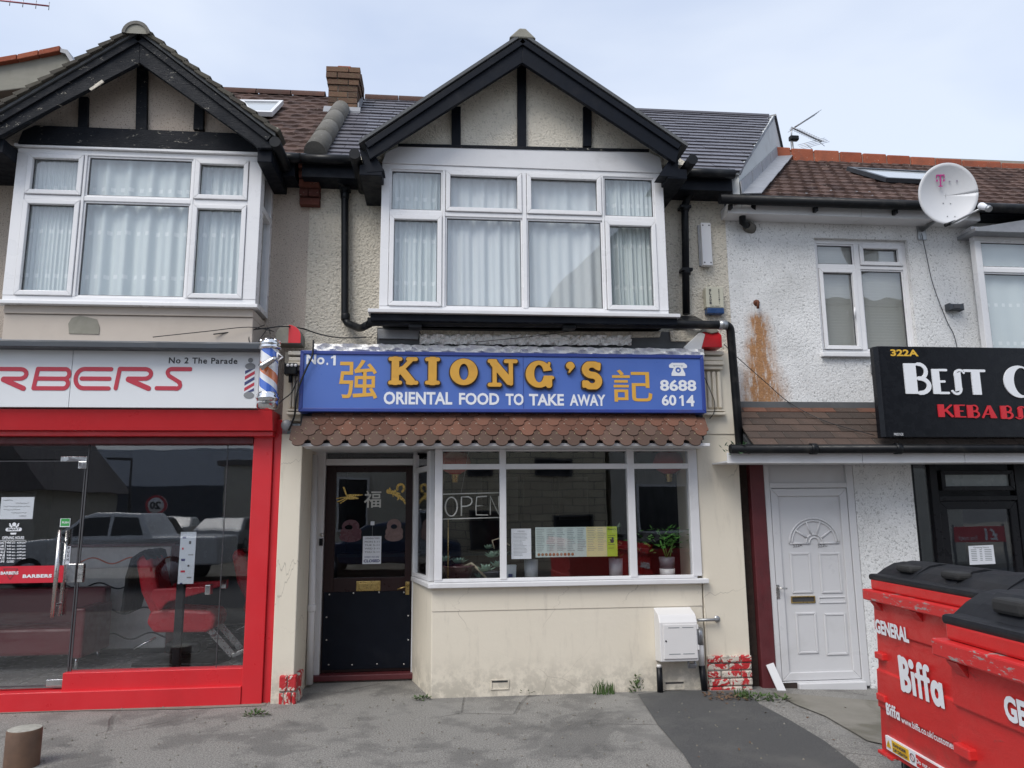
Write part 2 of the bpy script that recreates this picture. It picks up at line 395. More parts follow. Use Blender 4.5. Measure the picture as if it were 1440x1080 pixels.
def thing(name, label, cat, loc=(0, 0, 0), group=None, rotz=0):
    o = bpy.data.objects.new(name, None); COL.objects.link(o); o.empty_display_size = .1
    o.location = loc; o.rotation_euler = (0, 0, rotz); o['label'] = label; o['category'] = cat
    if group: o['group'] = group
    return o
def tag(o, label, cat, group=None, kind=None):
    o['label'] = label; o['category'] = cat
    if group: o['group'] = group
    if kind: o['kind'] = kind
    return o
def piece(name, me, parent, loc, rot=(0, 0, 0), scale=(1, 1, 1)):
    ob = bpy.data.objects.new(name, me); COL.objects.link(ob); w = wloc(parent)
    ob.location = (loc[0] - w[0], loc[1] - w[1], loc[2] - w[2]); ob.rotation_euler = rot; ob.scale = scale; ob.parent = parent
    return ob
def bx(name, mat, parent, x0, x1, y0, y1, z0, z1, bevel=0, **k):
    return MB().box(x0, x1, y0, y1, z0, z1).build(name, mat, parent, bevel, **k)
def copy_tree(o, parent=None):
    c = o.copy(); COL.objects.link(c)
    if parent: c.parent = parent
    for ch in list(o.children): copy_tree(ch, c)
    return c

# lettering: built-in font laid on the frame O (lower left corner), U (width vector), V (height vector)
def text_mb(string, O, U, V, depth=.002, bold=0.0, spacing=1.0, keep=False):
    cu = bpy.data.curves.new('t', 'FONT'); cu.body = string; cu.offset = bold; cu.resolution_u = 3
    cu.space_character = spacing; cu.fill_mode = 'FRONT'
    ob = bpy.data.objects.new('t', cu)
    me = ob.to_mesh()
    vs = np.array([v.co[:] for v in me.vertices]); fs = [tuple(p.vertices) for p in me.polygons]
    ob.to_mesh_clear(); bpy.data.objects.remove(ob); bpy.data.curves.remove(cu)
    m = MB()
    if not len(vs): return m
    lo, hi = vs.min(0), vs.max(0); O, U, V = map(np.array, (O, U, V)); N = np.cross(U, V); N = N / np.linalg.norm(N)
    uv = (vs[:, :2] - lo[:2]) / np.maximum(hi[:2] - lo[:2], 1e-6)
    if keep:   # keep proportions: height decides, width follows, centred in U
        asp = (hi[0] - lo[0]) / (hi[1] - lo[1]); w = asp * np.linalg.norm(V) / np.linalg.norm(U); uv[:, 0] = uv[:, 0] * w + (1 - w) / 2
    P = O + uv[:, :1] * U + uv[:, 1:] * V + N * depth
    m.add([tuple(p) for p in P], fs); return m
def text(string, O, U, V, mat, parent, name='lettering', depth=.002, bold=0.0, spacing=1.0, keep=False, label=None):
    return text_mb(string, O, U, V, depth, bold, spacing, keep).build(name, mat, parent, fixn=False, label=label)
def wtext(string, px0, py0, px1, py1, Y, mat, parent, **k):
    """lettering filling the measured rectangle on a wall plane y=Y"""
    x0, x1, z0, z1 = rect(px0, py0, px1, py1, Y)
    return text(string, (x0, Y, z0), (x1 - x0, 0, 0), (0, 0, z1 - z0), mat, parent, **k)

# shaped letters: union of round strokes, outlined by marching over a grid
def glyph(strokes, box, O, U, V, depth, res=72, cut=(), base=0.0):
    """strokes: (x0,y0,x1,y1,r0[,r1]) capsules, ('e',cx,cy,rx,ry) filled ellipse, ('p',[pts]) convex polygon; cut removed"""
    w, h = box; n = res; mrows = max(8, int(res * h / w)) if w else res
    gx = np.linspace(-.02 * w, 1.02 * w, n); gy = np.linspace(-.02 * h, 1.02 * h, mrows)
    Xg, Yg = np.meshgrid(gx, gy)
    def sd(st):
        if st[0] == 'e':
            _, cx, cy, rx, ry = st; q = np.sqrt(((Xg - cx) / rx) ** 2 + ((Yg - cy) / ry) ** 2); return (q - 1) * min(rx, ry)
        if st[0] == 'p':
            pts = st[1]; d = np.full(Xg.shape, -9.0)
            a = sum(pts[i][0] * pts[(i + 1) % len(pts)][1] - pts[(i + 1) % len(pts)][0] * pts[i][1] for i in range(len(pts)))
            if a < 0: pts = pts[::-1]
            for i in range(len(pts)):
                (ax, ay), (bx_, by) = pts[i], pts[(i + 1) % len(pts)]; L = math.hypot(bx_ - ax, by - ay)
                d = np.maximum(d, ((Xg - ax) * (by - ay) - (Yg - ay) * (bx_ - ax)) / L)
            return d
        x0, y0, x1, y1, r0 = st[:5]; r1 = st[5] if len(st) > 5 else r0
        dx, dy = x1 - x0, y1 - y0; L2 = dx * dx + dy * dy or 1e-9
        t = np.clip(((Xg - x0) * dx + (Yg - y0) * dy) / L2, 0, 1)
        return np.hypot(Xg - x0 - t * dx, Yg - y0 - t * dy) - (r0 + (r1 - r0) * t)
    F = np.full(Xg.shape, 9.0)
    for st in strokes: F = np.minimum(F, sd(st))
    for st in cut: F = np.maximum(F, -sd(st))
    F[0, :] = F[-1, :] = 9; F[:, 0] = F[:, -1] = 9
    O, U, V = map(np.array, (O, U, V)); N = np.cross(U, V); N = N / np.linalg.norm(N)
    m = MB()
    def P(x, y, d): return tuple(O + U * (x / w) + V * (y / h) + N * d)
    ins = F < 0
    for j in range(mrows - 1):
        i = 0
        while i < n - 1:
            c4 = ins[j, i], ins[j, i + 1], ins[j + 1, i + 1], ins[j + 1, i]
            if all(c4):
                k = i
                while k < n - 1 and ins[j, k + 1] and ins[j + 1, k + 1]: k += 1
                m.add([P(gx[i], gy[j], depth), P(gx[k], gy[j], depth), P(gx[k], gy[j + 1], depth), P(gx[i], gy[j + 1], depth)], [(0, 1, 2, 3)])
                i = k; continue
            if any(c4):
                cs = [(gx[i], gy[j], F[j, i]), (gx[i + 1], gy[j], F[j, i + 1]), (gx[i + 1], gy[j + 1], F[j + 1, i + 1]), (gx[i], gy[j + 1], F[j + 1, i])]
                poly = []; cr = []
                for q in range(4):
                    a = cs[q]; c = cs[(q + 1) % 4]
                    if a[2] < 0: poly.append((a[0], a[1]))
                    if (a[2] < 0) != (c[2] < 0):
                        fa = min(a[2], 1) if a[2] < 8 else .02; fc = min(c[2], 1) if c[2] < 8 else .02
                        t = fa / (fa - fc); p = (a[0] + t * (c[0] - a[0]), a[1] + t * (c[1] - a[1])); poly.append(p); cr.append((p, a[2] < 0))
                if len(poly) > 2: m.add([P(*p, depth) for p in poly], [tuple(range(len(poly)))])
                if depth - base > .003:
                    for q in range(0, len(cr) - 1, 2):
                        a, c = cr[q][0], cr[q + 1][0]
                        m.add([P(*a, base), P(*c, base), P(*c, depth), P(*a, depth)], [(0, 1, 2, 3)] if not cr[q][1] else [(3, 2, 1, 0)])
            i += 1
    return m
def arc(cx, cy, rx, ry, a0, a1, r, n=14, r1=None):
    out = []; P = [(cx + rx * math.cos(R(a0 + (a1 - a0) * k / n)), cy + ry * math.sin(R(a0 + (a1 - a0) * k / n))) for k in range(n + 1)]
    for k in range(n): out.append((*P[k], *P[k + 1], r))
    return out

def wall_holes(m, x0, x1, z0, z1, y0, y1, holes):
    """solid wall slab with rectangular openings (reveals included)"""
    xs = sorted({x0, x1, *[h[0] for h in holes], *[h[1] for h in holes]}); zs = sorted({z0, z1, *[h[2] for h in holes], *[h[3] for h in holes]})
    xs = [x for x in xs if x0 <= x <= x1]; zs = [z for z in zs if z0 <= z <= z1]
    sol = {}
    for i in range(len(xs) - 1):
        for k in range(len(zs) - 1):
            cx, cz = (xs[i] + xs[i + 1]) / 2, (zs[k] + zs[k + 1]) / 2
            sol[i, k] = not any(h[0] < cx < h[1] and h[2] < cz < h[3] for h in holes)
    for (i, k), v in sol.items():
        if not v: continue
        a, b_, c, d = xs[i], xs[i + 1], zs[k], zs[k + 1]
        m.add([(a, y0, c), (b_, y0, c), (b_, y0, d), (a, y0, d)], [(0, 1, 2, 3)]); m.add([(a, y1, c), (b_, y1, c), (b_, y1, d), (a, y1, d)], [(3, 2, 1, 0)])
        if not sol.get((i - 1, k)): m.add([(a, y0, c), (a, y0, d), (a, y1, d), (a, y1, c)], [(0, 1, 2, 3)])
        if not sol.get((i + 1, k)): m.add([(b_, y0, c), (b_, y1, c), (b_, y1, d), (b_, y0, d)], [(0, 1, 2, 3)])
        if not sol.get((i, k - 1)): m.add([(a, y0, c), (a, y1, c), (b_, y1, c), (b_, y0, c)], [(0, 1, 2, 3)])
        if not sol.get((i, k + 1)): m.add([(a, y0, d), (b_, y0, d), (b_, y1, d), (a, y1, d)], [(0, 1, 2, 3)])
    return m

def frame_ring(m, x0, x1, z0, z1, w, y0, y1):
    """four mitred bars of a window frame round an opening"""
    O_ = [(x0, z0), (x1, z0), (x1, z1), (x0, z1)]; I_ = [(x0 + w, z0 + w), (x1 - w, z0 + w), (x1 - w, z1 - w), (x0 + w, z1 - w)]
    for q in range(4):
        r = (q + 1) % 4
        m.prism([O_[q], O_[r], I_[r], I_[q]], y0, y1)
    return m
def light_(parent, x0, x1, z0, z1, Y, opening, glass='glass_up', fmat='upvc', w=.042):
    """one light of a window: a bevelled sash or bead, a dark gasket and a pane; the outer rectangle is given"""
    if opening:
        s_ = frame_ring(MB(), x0 + .004, x1 - .004, z0 + .004, z1 - .004, w, Y - .016, Y + .03).build('sash', fmat, parent, .005)
        g = w + .002
    else:
        s_ = frame_ring(MB(), x0, x1, z0, z1, .016, Y + .012, Y + .03).build('glazing_bead', fmat, parent, .003); g = .016
    frame_ring(MB(), x0 + g, x1 - g, z0 + g, z1 - g, .006, Y + .02, Y + .034).build('gasket', 'seal', parent)
    bx('pane', glass, parent, x0 + g + .004, x1 - g - .004, Y + .026, Y + .030, z0 + g + .004, z1 - g - .004)
def curtain(name, x0, x1, z0, z1, Y, mat, label, group=None, folds=9, amp=.02, seed=0):
    rr = random.Random(seed); m = MB(); n = 90; P = []
    ph = [rr.uniform(0, 6.28) for _ in range(4)]; fr = [folds * rr.uniform(.7, 1.3) for _ in range(4)]
    for j in range(9):
        t = j / 8; row = []
        for i in range(n + 1):
            u = i / n
            y = Y + amp * 1.05 * (math.sin(u * fr[0] * 6.28 + ph[0] + .5 * t) * (.6 + .4 * math.sin(u * 4 + ph[3])) + .5 * math.sin(u * fr[1] * 13 + ph[1] - t)) * (.6 + .4 * t)
            row.append((x0 + u * (x1 - x0), y, z1 - t * (z1 - z0)))
        P.append(row)
    m.grid(P)
    return tag(m.build(name, mat, None, fixn=False), label, 'curtain', group)
# ================================================================== GROUND
def gz(x): return -0.035 * max(0.0, x - 2.6)
b = NB('old_asphalt')
X, Y_, Z = b.xyz()
f = b.math('ADD', b.math('MULTIPLY', b.noise(85, 3, .7), .55), b.math('MULTIPLY', b.noise(240, 2, .6), .45)); g = b.noise(2.2, 8, .62)
c = b.mix(b.sstep(f, .38, .64), (.105, .10, .092), (.36, .35, .325))
c = b.mix(b.sstep(b.voro(60), .12, .06), c, (.36, .35, .32))
c = b.mix(b.sstep(g, .47, .60, 0, .5), c, (.085, .083, .08))
c = b.mix(b.sstep(b.noise(.8, 5), .5, .68, 0, .5), c, (.24, .235, .22))
c = b.mix(b.sstep(b.noise(1.7, 9, .7, b.map(loc=(4, 2, 0))), .60, .70, 0, .8), c, (.055, .054, .053))
wob = b.mix(.22, b.co, b.n('ShaderNodeTexNoise').outputs['Color'])
ck = b.voro(.75, 'DISTANCE_TO_EDGE', vec=wob)
cm = b.math('MULTIPLY', b.sstep(ck, .006, .002), b.sstep(b.noise(.9, 3), .52, .58))
gum = b.math('MULTIPLY', b.sstep(b.voro(7), .17, .13), b.sstep(b.noise(4), .52, .56)); c = b.mix(b.math('MULTIPLY', gum, .5), c, (.30, .29, .27)); c = b.mix(b.sstep(b.noise(.55, 6, .6, b.map(loc=(9, 4, 0)), .6), .56, .60, 0, .45), c, (.09, .088, .085))
c = b.mix(b.math('MULTIPLY', cm, .4), c, (.06, .057, .052))
h = b.math('SUBTRACT', b.math('ADD', f, b.math('MULTIPLY', b.noise(3, 5), 2)), b.math('MULTIPLY', cm, 2.5))
MAT['asphalt'] = b.done(b.bsdf(c, .9, 0, b.bump(h, .6, .006), .3))
b = NB('new_tarmac')
f = b.noise(300, 2, .7)
c = b.mix(b.sstep(f, .35, .7), (.04, .041, .042), (.135, .134, .132))
c = b.mix(b.sstep(b.noise(1.6, 7, .65), .48, .7, 0, .5), c, (.13, .128, .12))
c = b.mix(b.sstep(b.voro(17), .05, .03), c, (.2, .2, .19))
MAT['tarmac'] = b.done(b.bsdf(c, .9, 0, b.bump(f, .6, .005), .3))
b = NB('worn_concrete')
c = b.mix(b.noise(3, 8, .65), (.16, .15, .125), (.27, .255, .225))
c = b.mix(b.sstep(b.noise(1.1, 6, .6, dist=.5), .46, .6, 0, .6), c, (.09, .085, .06))
MAT['concrete'] = b.done(b.bsdf(c, .9, 0, b.bump(b.noise(60, 6), .6, .008), .3))
b = NB('road_asphalt')
c = b.mix(b.noise(180, 3), (.045, .045, .047), (.075, .075, .077)); MAT['road'] = b.done(b.bsdf(c, .85))

m = MB()
xs = [-400, -60, -20, -8, -5, -3, -1, 1, 2.6, 3.4, 4.2, 5, 6, 8, 12, 20, 60, 400]; ys = [-6.6, -4, -2, -.6, .2, .75, 3.6]
m.grid([[(x, y, gz(min(x, 6))) for x in xs] for y in ys], smooth=False)
g_ = m.build('forecourt', 'asphalt', None, fixn=False); g_['kind'] = 'structure'
m = MB(); m.grid([[(x, y, gz(min(x, 6)) - .002) for x in xs] for y in (3.6, 30, 400)], smooth=False)
g_ = m.build('ground', 'asphalt', None, fixn=False); g_['kind'] = 'structure'
m = MB(); m.grid([[(x, y, -.13) for x in (-400, 400)] for y in (-400, -6.6)], smooth=False)
g_ = m.build('road', 'road', None, fixn=False); g_['kind'] = 'structure'
m = MB(); m.box(-60, 60, -6.75, -6.6, -.3, .005); g_ = m.build('kerb', 'concrete', None, .012); g_['kind'] = 'structure'
m = MB(); m.box(-60, 60, -60, -13.6, -.3, -.02)
g_ = m.build('far_pavement', 'concrete', None); g_['kind'] = 'structure'
def patch(name, pts, mat, dz):
    m = MB(); P = [atz(px, py, 0) for px, py in pts]; P = [(p[0], p[1], gz(p[0]) + dz) for p in P]
    # subdivide as a fan of thin strips so it follows the fall of the forecourt
    m.add(P, [tuple(range(len(P)))]); o = m.build(name, mat, None, fixn=False); o['kind'] = 'structure'; return o
patch('tarmac_patch', [(897, 977), (940, 972), (1052, 972), (1068, 990), (1110, 1012), (1160, 1042), (1215, 1085), (1240, 1100), (985, 1100), (960, 1060), (925, 1020)], 'tarmac', .006)
patch('concrete_apron', [(1085, 972), (1160, 976), (1245, 980), (1260, 1012), (1300, 1055), (1220, 1040), (1160, 1005), (1120, 990)], 'concrete', .010)
patch('concrete_strip', [(0, 993), (375, 989), (372, 993), (250, 998), (120, 1000), (0, 1004)], 'concrete', .005)

# ================================================================== shared planes
YB = -0.50      # front of the first floor bays
YP = -0.15      # ground floor fronts
xSL = at(433, 350, 0)[0]; xSR = at(1022, 350, 0)[0]
zEL = at(460, 226, -.25)[2]; zER = at(990, 240, -.25)[2]; ZE = (zEL + zER) / 2
RID = at(540, 140, 1.9)[2]
def roofz(y): return ZE + (y + .28) / (1.9 + .28) * (RID - ZE)
def eaves(y, z0=None): return roofz(y)

# ================================================================== TAKEAWAY BUILDING (centre)
TA = thing('takeaway_building', 'cream roughcast shop with black timbered gable, white bay, blue sign and red tiled canopy', 'building', (.8, 0, 0))
bx0, bx1, bz0, bz1 = rect(535, 237, 936, 441, YB)
m = wall_holes(MB(), xSL, xSR, 2.5, ZE - .08, 0, .25, [(bx0 + .1, bx1 - .1, bz0 + .02, bz1 - .02)])
m.build('upper_wall', 'render_cream', TA, fixn=False)

# --- bay window
def bay(root, x0, x1, z0, z1, cols, zr, mat_glass='glass_up', label=None):
    w = MB()
    t = .05
    w.box(x0, x1, YB, YB + .07, z0, z0 + t); w.box(x0, x1, YB, YB + .07, z1 - t, z1)
    for a, b_ in [(x0, cols[0][0])] + [(cols[i][1], cols[i + 1][0]) for i in range(len(cols) - 1)] + [(cols[-1][1], x1)]:
        w.box(a, b_, YB - .004, YB + .066, z0 + t, z1 - t)
    for a, b_, top, bot in cols: w.box(a, b_, YB, YB + .07, zr - .022, zr + .022)
    win = w.build('bay_window', 'upvc', root, .005, label=label)
    for a, b_, top, bot in cols:
        light_(win, a, b_, zr + .022, z1 - t, YB, top, mat_glass); light_(win, a, b_, z0 + t, zr - .022, YB, bot, mat_glass)
    # returns
    for xx, s_ in ((x0, 1), (x1, -1)):
        r = MB(); a, b_ = sorted((xx, xx + s_ * .07))
        for ya, yb in ((YB + .07, YB + .13), (-.07, 0)): r.box(a, b_, ya, yb, z0, z1)
        for za, zb in ((z0, z0 + t), (zr - .03, zr + .03), (z1 - t, z1)): r.box(a, b_, YB + .13, -.07, za, zb)
        r.build('side_frame', 'upvc', win, .004)
        a2 = xx + s_ * .035
        bx('side_pane', mat_glass, win, a2 - .003, a2 + .003, YB + .132, -.072, z0 + t + .002, z1 - t - .002)
    return win
def cx(p, y=340): return at(p, y, YB)[0]
zrC = at(735, 304, YB)[2]
cols = [(cx(547), cx(622), 0, 1), (cx(626), cx(735), 1, 0), (cx(741), cx(848), 1, 0), (cx(851), cx(923), 0, 1)]
win = bay(TA, bx0, bx1, bz0, bz1, cols, zrC)
sx0 = at(517, 443, -.6)[0]; sx1 = at(957, 443, -.6)[0]
bx('sill', 'white_paint', win, sx0, sx1, -.60, YB + .06, bz0 - .035, bz0 - .002, .004)
bx('ceiling_board', 'curtain_room', TA, bx0 + .01, bx1 - .01, YB + .01, .0, bz1 + .002, bz1 + .03)
bx('bay_floor', 'dark_int', TA, bx0 + .01, bx1 - .01, YB + .02, -.002, bz0 - .07, bz0 - .037)
bx('under_sill_board', 'black_paint', TA, sx0 + .02, sx1 - .02, -.56, YB + .0, bz0 - .10, bz0 - .037, .004)
# the shallow room shade behind the curtains
m = MB(); m.box(bx0 - .3, bx1 + .3, 1.6, 1.64, bz0 - .6, bz1 + .2); m.box(bx0 - .3, bx1 + .3, .26, 1.6, bz0 - .64, bz0 - .6); m.box(bx0 - .3, bx1 + .3, .26, 1.6, bz1 + .2, bz1 + .24)
m.box(bx0 - .34, bx0 - .3, .26, 1.6, bz0 - .6, bz1 + .2); m.box(bx1 + .3, bx1 + .34, .26, 1.6, bz0 - .6, bz1 + .2)
m.build('bedroom', 'curtain_room', TA)
cg = 'net curtains in the bay over the blue sign'
curtain('net_curtain', cx(545), cx(624), bz0 + .03, bz1 - .03, YB + .10, 'voile', 'bunched white curtain in the narrow left light of the bay over the blue sign', cg, 7, .022, 3)
curtain('net_curtain', cx(627), cx(738), bz0 + .03, bz1 - .03, YB + .10, 'net', 'patterned net curtain behind the tall left-of-middle pane over the blue sign', cg, 4, .016, 5)
curtain('net_curtain', cx(740), cx(849), bz0 + .03, bz1 - .03, YB + .10, 'net', 'patterned net curtain behind the tall right-of-middle pane over the blue sign', cg, 4, .016, 8)
curtain('net_curtain', cx(851), cx(925), bz0 + .03, bz1 - .03, YB + .10, 'voile', 'gathered white curtain in the narrow right light of the bay over the blue sign', cg, 6, .024, 12)

# --- gable
def P2(px, py, Y): p = at(px, py, Y); return (p[0], p[2])
zf0 = P2(735, 237, YB)[1]; zf1 = P2(735, 207, YB)[1]
m = MB(); m.prism([(bx0, bz1), (bx1, bz1), P2(928, 222, YB), P2(905, 212, YB), P2(568, 204, YB), P2(543, 214, YB)], YB - .012, YB + .03)
m.build('fascia_board', 'white_paint', TA, .003)
m = MB(); m.prism([P2(500, 222, YB), P2(972, 230, YB), P2(736, 66, YB)], YB + .035, YB + .10)
m.build('gable_wall', 'render_gable', TA)
m = MB(); m.prism([P2(560, 203, YB), P2(912, 211, YB), P2(912, 215, YB), P2(560, 207, YB)], YB - .02, YB + .03)
m.build('gable_batten', 'black_peel', TA)
for a, b_, t_ in ((635, 648, 150), (727.5, 740, 88), (820, 832, 150)):
    m = MB(); m.prism([P2(a, 206, YB), P2(b_, 206, YB), P2(b_, t_, YB), P2(a, t_, YB)], YB - .005, YB + .034); m.build('timber_stud', 'black_paint', TA, .004)
YG = -.76
def barge(root, up, lo, Yf, mat, thick=.045):
    """up/lo: three measured points each (left foot, apex, right foot) of a bargeboard pair"""
    out = []
    for i, j in ((0, 1), (1, 2)):
        gap = .001 if i == 0 else -.001
        m = MB(); q = [P2(*lo[i], Yf), P2(*lo[j], Yf), P2(*up[j], Yf), P2(*up[i], Yf)]
        m.prism(q, Yf, Yf + thick); o = m.build('bargeboard', mat, root, .004); out.append(o)
        # capping strip along the top edge
        a, b_ = Vector(q[3]), Vector(q[2]); n = Vector((-(b_ - a).y, (b_ - a).x)).normalized()
        m = MB(); m.prism([tuple(a - n * .055), tuple(b_ - n * .055), tuple(b_ + n * .004), tuple(a + n * .004)], Yf - .022, Yf - .002); m.build('capping_strip', mat, o, .004)
    return out
barge(TA, [(513, 203), (734.5, 55), (957, 205)], [(520, 224), (734.5, 88), (950, 229)], YG, 'black_paint')
# gable roof slabs running back into the main roof
def gable_roof(root, L, A, Rr, Yf, yb, mat, t=.05, name='gable_roof_slope'):
    for a, b_ in ((L, A), (A, Rr)):
        a3, b3 = P2(*a, Yf), P2(*b_, Yf)
        m = MB(); m.prism([a3, b3, (b3[0], b3[1] + t), (a3[0], a3[1] + t)], Yf - .03, yb); m.build(name, mat, root)
gable_roof(TA, (505, 204), (734.5, 52), (966, 208), YG, 2.0, 'felt', .035)
ap = P2(734.5, 50, YG)
m = MB(); m.prism([(ap[0] - .13, ap[1] - .045), (ap[0] + .13, ap[1] - .045), (ap[0] + .03, ap[1] + .055), (ap[0] - .03, ap[1] + .055)], YG - .035, YG + .3)
m.build('ridge_tile', 'moss', TA, .012)
# side eaves boxes with gutters, either side of the gable
for sgn, pf, pw in ((-1, (505, 225), bx0), (1, (968, 232), bx1)):
    fx, fz = P2(*pf, YG); a, b_ = sorted((fx + .0 * sgn, pw - .02 * sgn))
    m = MB(); m.box(a, b_, YG + .05, .0, fz - .12, fz - .02); m.build('soffit_box', 'black_paint', TA, .006)
    gx = fx - .01 * -sgn
    m = MB(); m.tube([(gx + .03 * sgn, YG - .02, fz + .05), (gx + .03 * sgn, 0.2, fz + .05)], .05, 14); m.build('side_gutter', 'black_plastic', TA)
    m = MB(); m.prism([P2(pf[0] + (0 if sgn < 0 else -12), pf[1] - 18, YG), P2(pf[0] + (22 if sgn < 0 else -25), pf[1] - 10, YG), P2(pf[0] + (35 if sgn < 0 else -40), pf[1] + 12, YG), P2(pf[0] + (10 if sgn < 0 else -12), pf[1] + 14, YG)], YG + .046, YG + .2); m.build('eaves_bracket', 'black_paint', TA)

# --- main roof: welsh slates in courses
AX, AY = xSR - .0, -.28                                # right verge: the end wall runs back obliquely
RVX = at(1080, 163, 1.9)[0]
def vergex(y): return AX + .075 + (y + .28) / 2.18 * (RVX - AX - .02)
xHL = at(440, 232, -.28)[0]
m = MB(); m.add([(xHL, -.28, ZE - .03), (vergex(-.28), -.28, ZE - .03), (RVX, 1.9, RID - .03), (xHL, 1.9, RID - .03)], [(0, 1, 2, 3)])
m.add([(xHL, 1.9, RID - .03), (RVX, 1.9, RID - .03), (RVX, 4.6, ZE), (xHL, 4.6, ZE)], [(0, 1, 2, 3)])
m.build('roof_deck', 'felt', TA)
m = MB(); rr = random.Random(4); NR = 19
sl = Vector((0, 2.18, RID - ZE)); L = sl.length; sl.normalize(); nn = Vector((0, -sl.z, sl.y))
for r in range(NR):
    s0 = L * r / NR; s1 = L * (r + 1.25) / NR
    s1 = min(s1, L)
    y0 = -.28 + sl.y * s0; z0 = ZE + sl.z * s0; y1 = -.28 + sl.y * s1; z1 = ZE + sl.z * s1
    x = xHL - (r % 2) * .13
    while x < vergex(y1):
        xa = max(x, xHL); xb = x + .262; ra, rb = xa, xb
        xe0, xe1 = vergex(y0), vergex(y1)
        if xa < xe0:
            j = rr.uniform(-.003, .003); tk = .009 + rr.uniform(0, .004); lift = .012
            b0, b1 = min(xb - .005, xe0), min(xb - .005, xe1 if xb > xe0 else xb - .005)
            a0 = Vector((xa, y0 + j, z0)); c0 = Vector((b0, y0 + j, z0)); c1 = Vector((b1, y1, z1)); a1 = Vector((xa, y1, z1))
            up = nn * (tk + lift); up1 = nn * tk
            m.hexa([a0 + nn * lift, c0 + nn * lift, c1, a1, a0 + up, c0 + up, c1 + up1 * .4, a1 + up1 * .4])
        elif xa < xe1:
            a0 = Vector((xa, y0 + (xa - xe0) / (xe1 - xe0) * (y1 - y0), z0 + (xa - xe0) / (xe1 - xe0) * (z1 - z0)))
        x += .262
o = m.build('slates', 'slate', TA); o['kind'] = 'stuff'
# ridge tiles, left half
rt = MB(); rt.lathe([(.085, 0), (.085, .42)], (0, 0, 0), 10, 'x', -math.pi * .06, math.pi * 1.06); rtm = rt.mesh('ridge_tile', 'tile_brown')
for k in range(6): piece('ridge_tile', rtm, TA, (xHL + .25 + k * .43, 1.9, RID - .03))
bx('ridge_strip', 'slate', TA, xHL + 2.9, RVX, 1.86, 1.94, RID - .01, RID + .018)
# eaves gutters and fascia, both sides of the gable
for a, b_ in ((424, 500), (955, 1030)):
    x0 = at(a, 235, -.3)[0]; x1 = at(b_, 240, -.3)[0]
    m = MB(); m.lathe([(.055, x0), (.055, x1)], (0, -.33, ZE - .0), 10, 'x', math.pi * .5, math.pi * 1.5)
    m = MB(); m.tube([(x0, -.33, ZE - .045), (x1, -.33, ZE - .045)], .05, 12); m.build('gutter', 'black_plastic', TA)
    bx('eaves_fascia', 'black_paint', TA, max(x0, xSL - .1), min(x1, xSR + .01), -.27, -.24, ZE - .2, ZE - .02)
    bx('eaves_soffit', 'black_paint', TA, max(x0, xSL - .1), min(x1, xSR + .01), -.238, .0, ZE - .2, ZE - .18)
# chimney, brick by brick
YC = 1.25
cx0, cx1 = at(461, 130, YC)[0], at(503, 130, YC)[0]; cz1 = at(480, 95, YC)[2]; cz0 = roofz(YC) - .3
chd = .42
bx('chimney_core', 'mortar', TA, cx0 + .012, cx1 - .012, YC + .012, YC + chd - .012, cz0, cz1 - .01)
bh = .078; nrow = int((cz1 - cz0) / bh); bw = (cx1 - cx0) / 1.5
brk = MB().box(-.5, .5, -.5, .5, -.5, .5).mesh('brick', 'brick')
nb = 0
for r in range(nrow):
    z = cz1 - bh * (r + .5); out = .03 if r < 2 else (.015 if r == 2 else 0)
    if z < roofz(YC) - .12: break
    segs = [(0, 2 / 3), (2 / 3, 1)] if r % 2 == 0 else [(0, 1 / 3), (1 / 3, 1)]
    W = cx1 - cx0 + 2 * out
    for a, b_ in segs:
        xa = cx0 - out + a * W; xb = cx0 - out + b_ * W
        piece('brick', brk, TA, ((xa + xb) / 2, YC + .05 - out, z), (0, rr.uniform(-.01, .01), rr.uniform(-.015, .015)), (xb - xa - .012, .10, bh - .013))
    for a, b_ in ((.25, .62), (.62, 1)) if r % 2 == 0 else ((.25, .45), (.45, 1)):
        ya = YC + a * chd; yb = YC + b_ * chd + out
        piece('brick', brk, TA, (cx1 - .05 + out, (ya + yb) / 2, z), (0, 0, 0), (.10, yb - ya - .012, bh - .013))
m = MB(); m.box(cx0 + .06, cx1 - .07, YC + .06, YC + .36, cz1, cz1 + .055); m.build('flat_cap_tile', 'ridge_red', TA, .01)
m = MB(); m.box(cx0 + .09, cx1 - .10, YC + .10, YC + .32, cz1 + .055, cz1 + .09); m.build('flat_cap_tile', 'ridge_red', TA, .01)
m = MB(); zz = roofz(YC)
m.prismx([(YC - .06, roofz(YC - .06) + .02), (YC - .005, roofz(YC) + .07), (YC - .005, roofz(YC) - .05)], cx0 - .04, cx1 + .04); m.build('chimney_apron', 'lead', TA)
m = MB(); m.prismx([(YC, roofz(YC)), (YC, roofz(YC) + .13), (YC + chd, roofz(YC + chd) + .1), (YC + chd, roofz(YC + chd) - .03)], cx1 + .003, cx1 + .02); m.build('chimney_flashing', 'lead', TA)
# rounded concrete roll where the two roofs meet
pa = Vector((xHL + .02, -.32, ZE + .03)); pb = Vector((xHL + .04, YC - .05, roofz(YC - .05) + .05)); 
for k in range(4):
    a = pa.lerp(pb, k / 4); c = pa.lerp(pb, (k + 1) / 4 + .01)
    m = MB(); m.tube([a, a.lerp(c, .97), c], [.105, .102, .101], 18); m.build('hip_tile', 'tile_grey', TA)
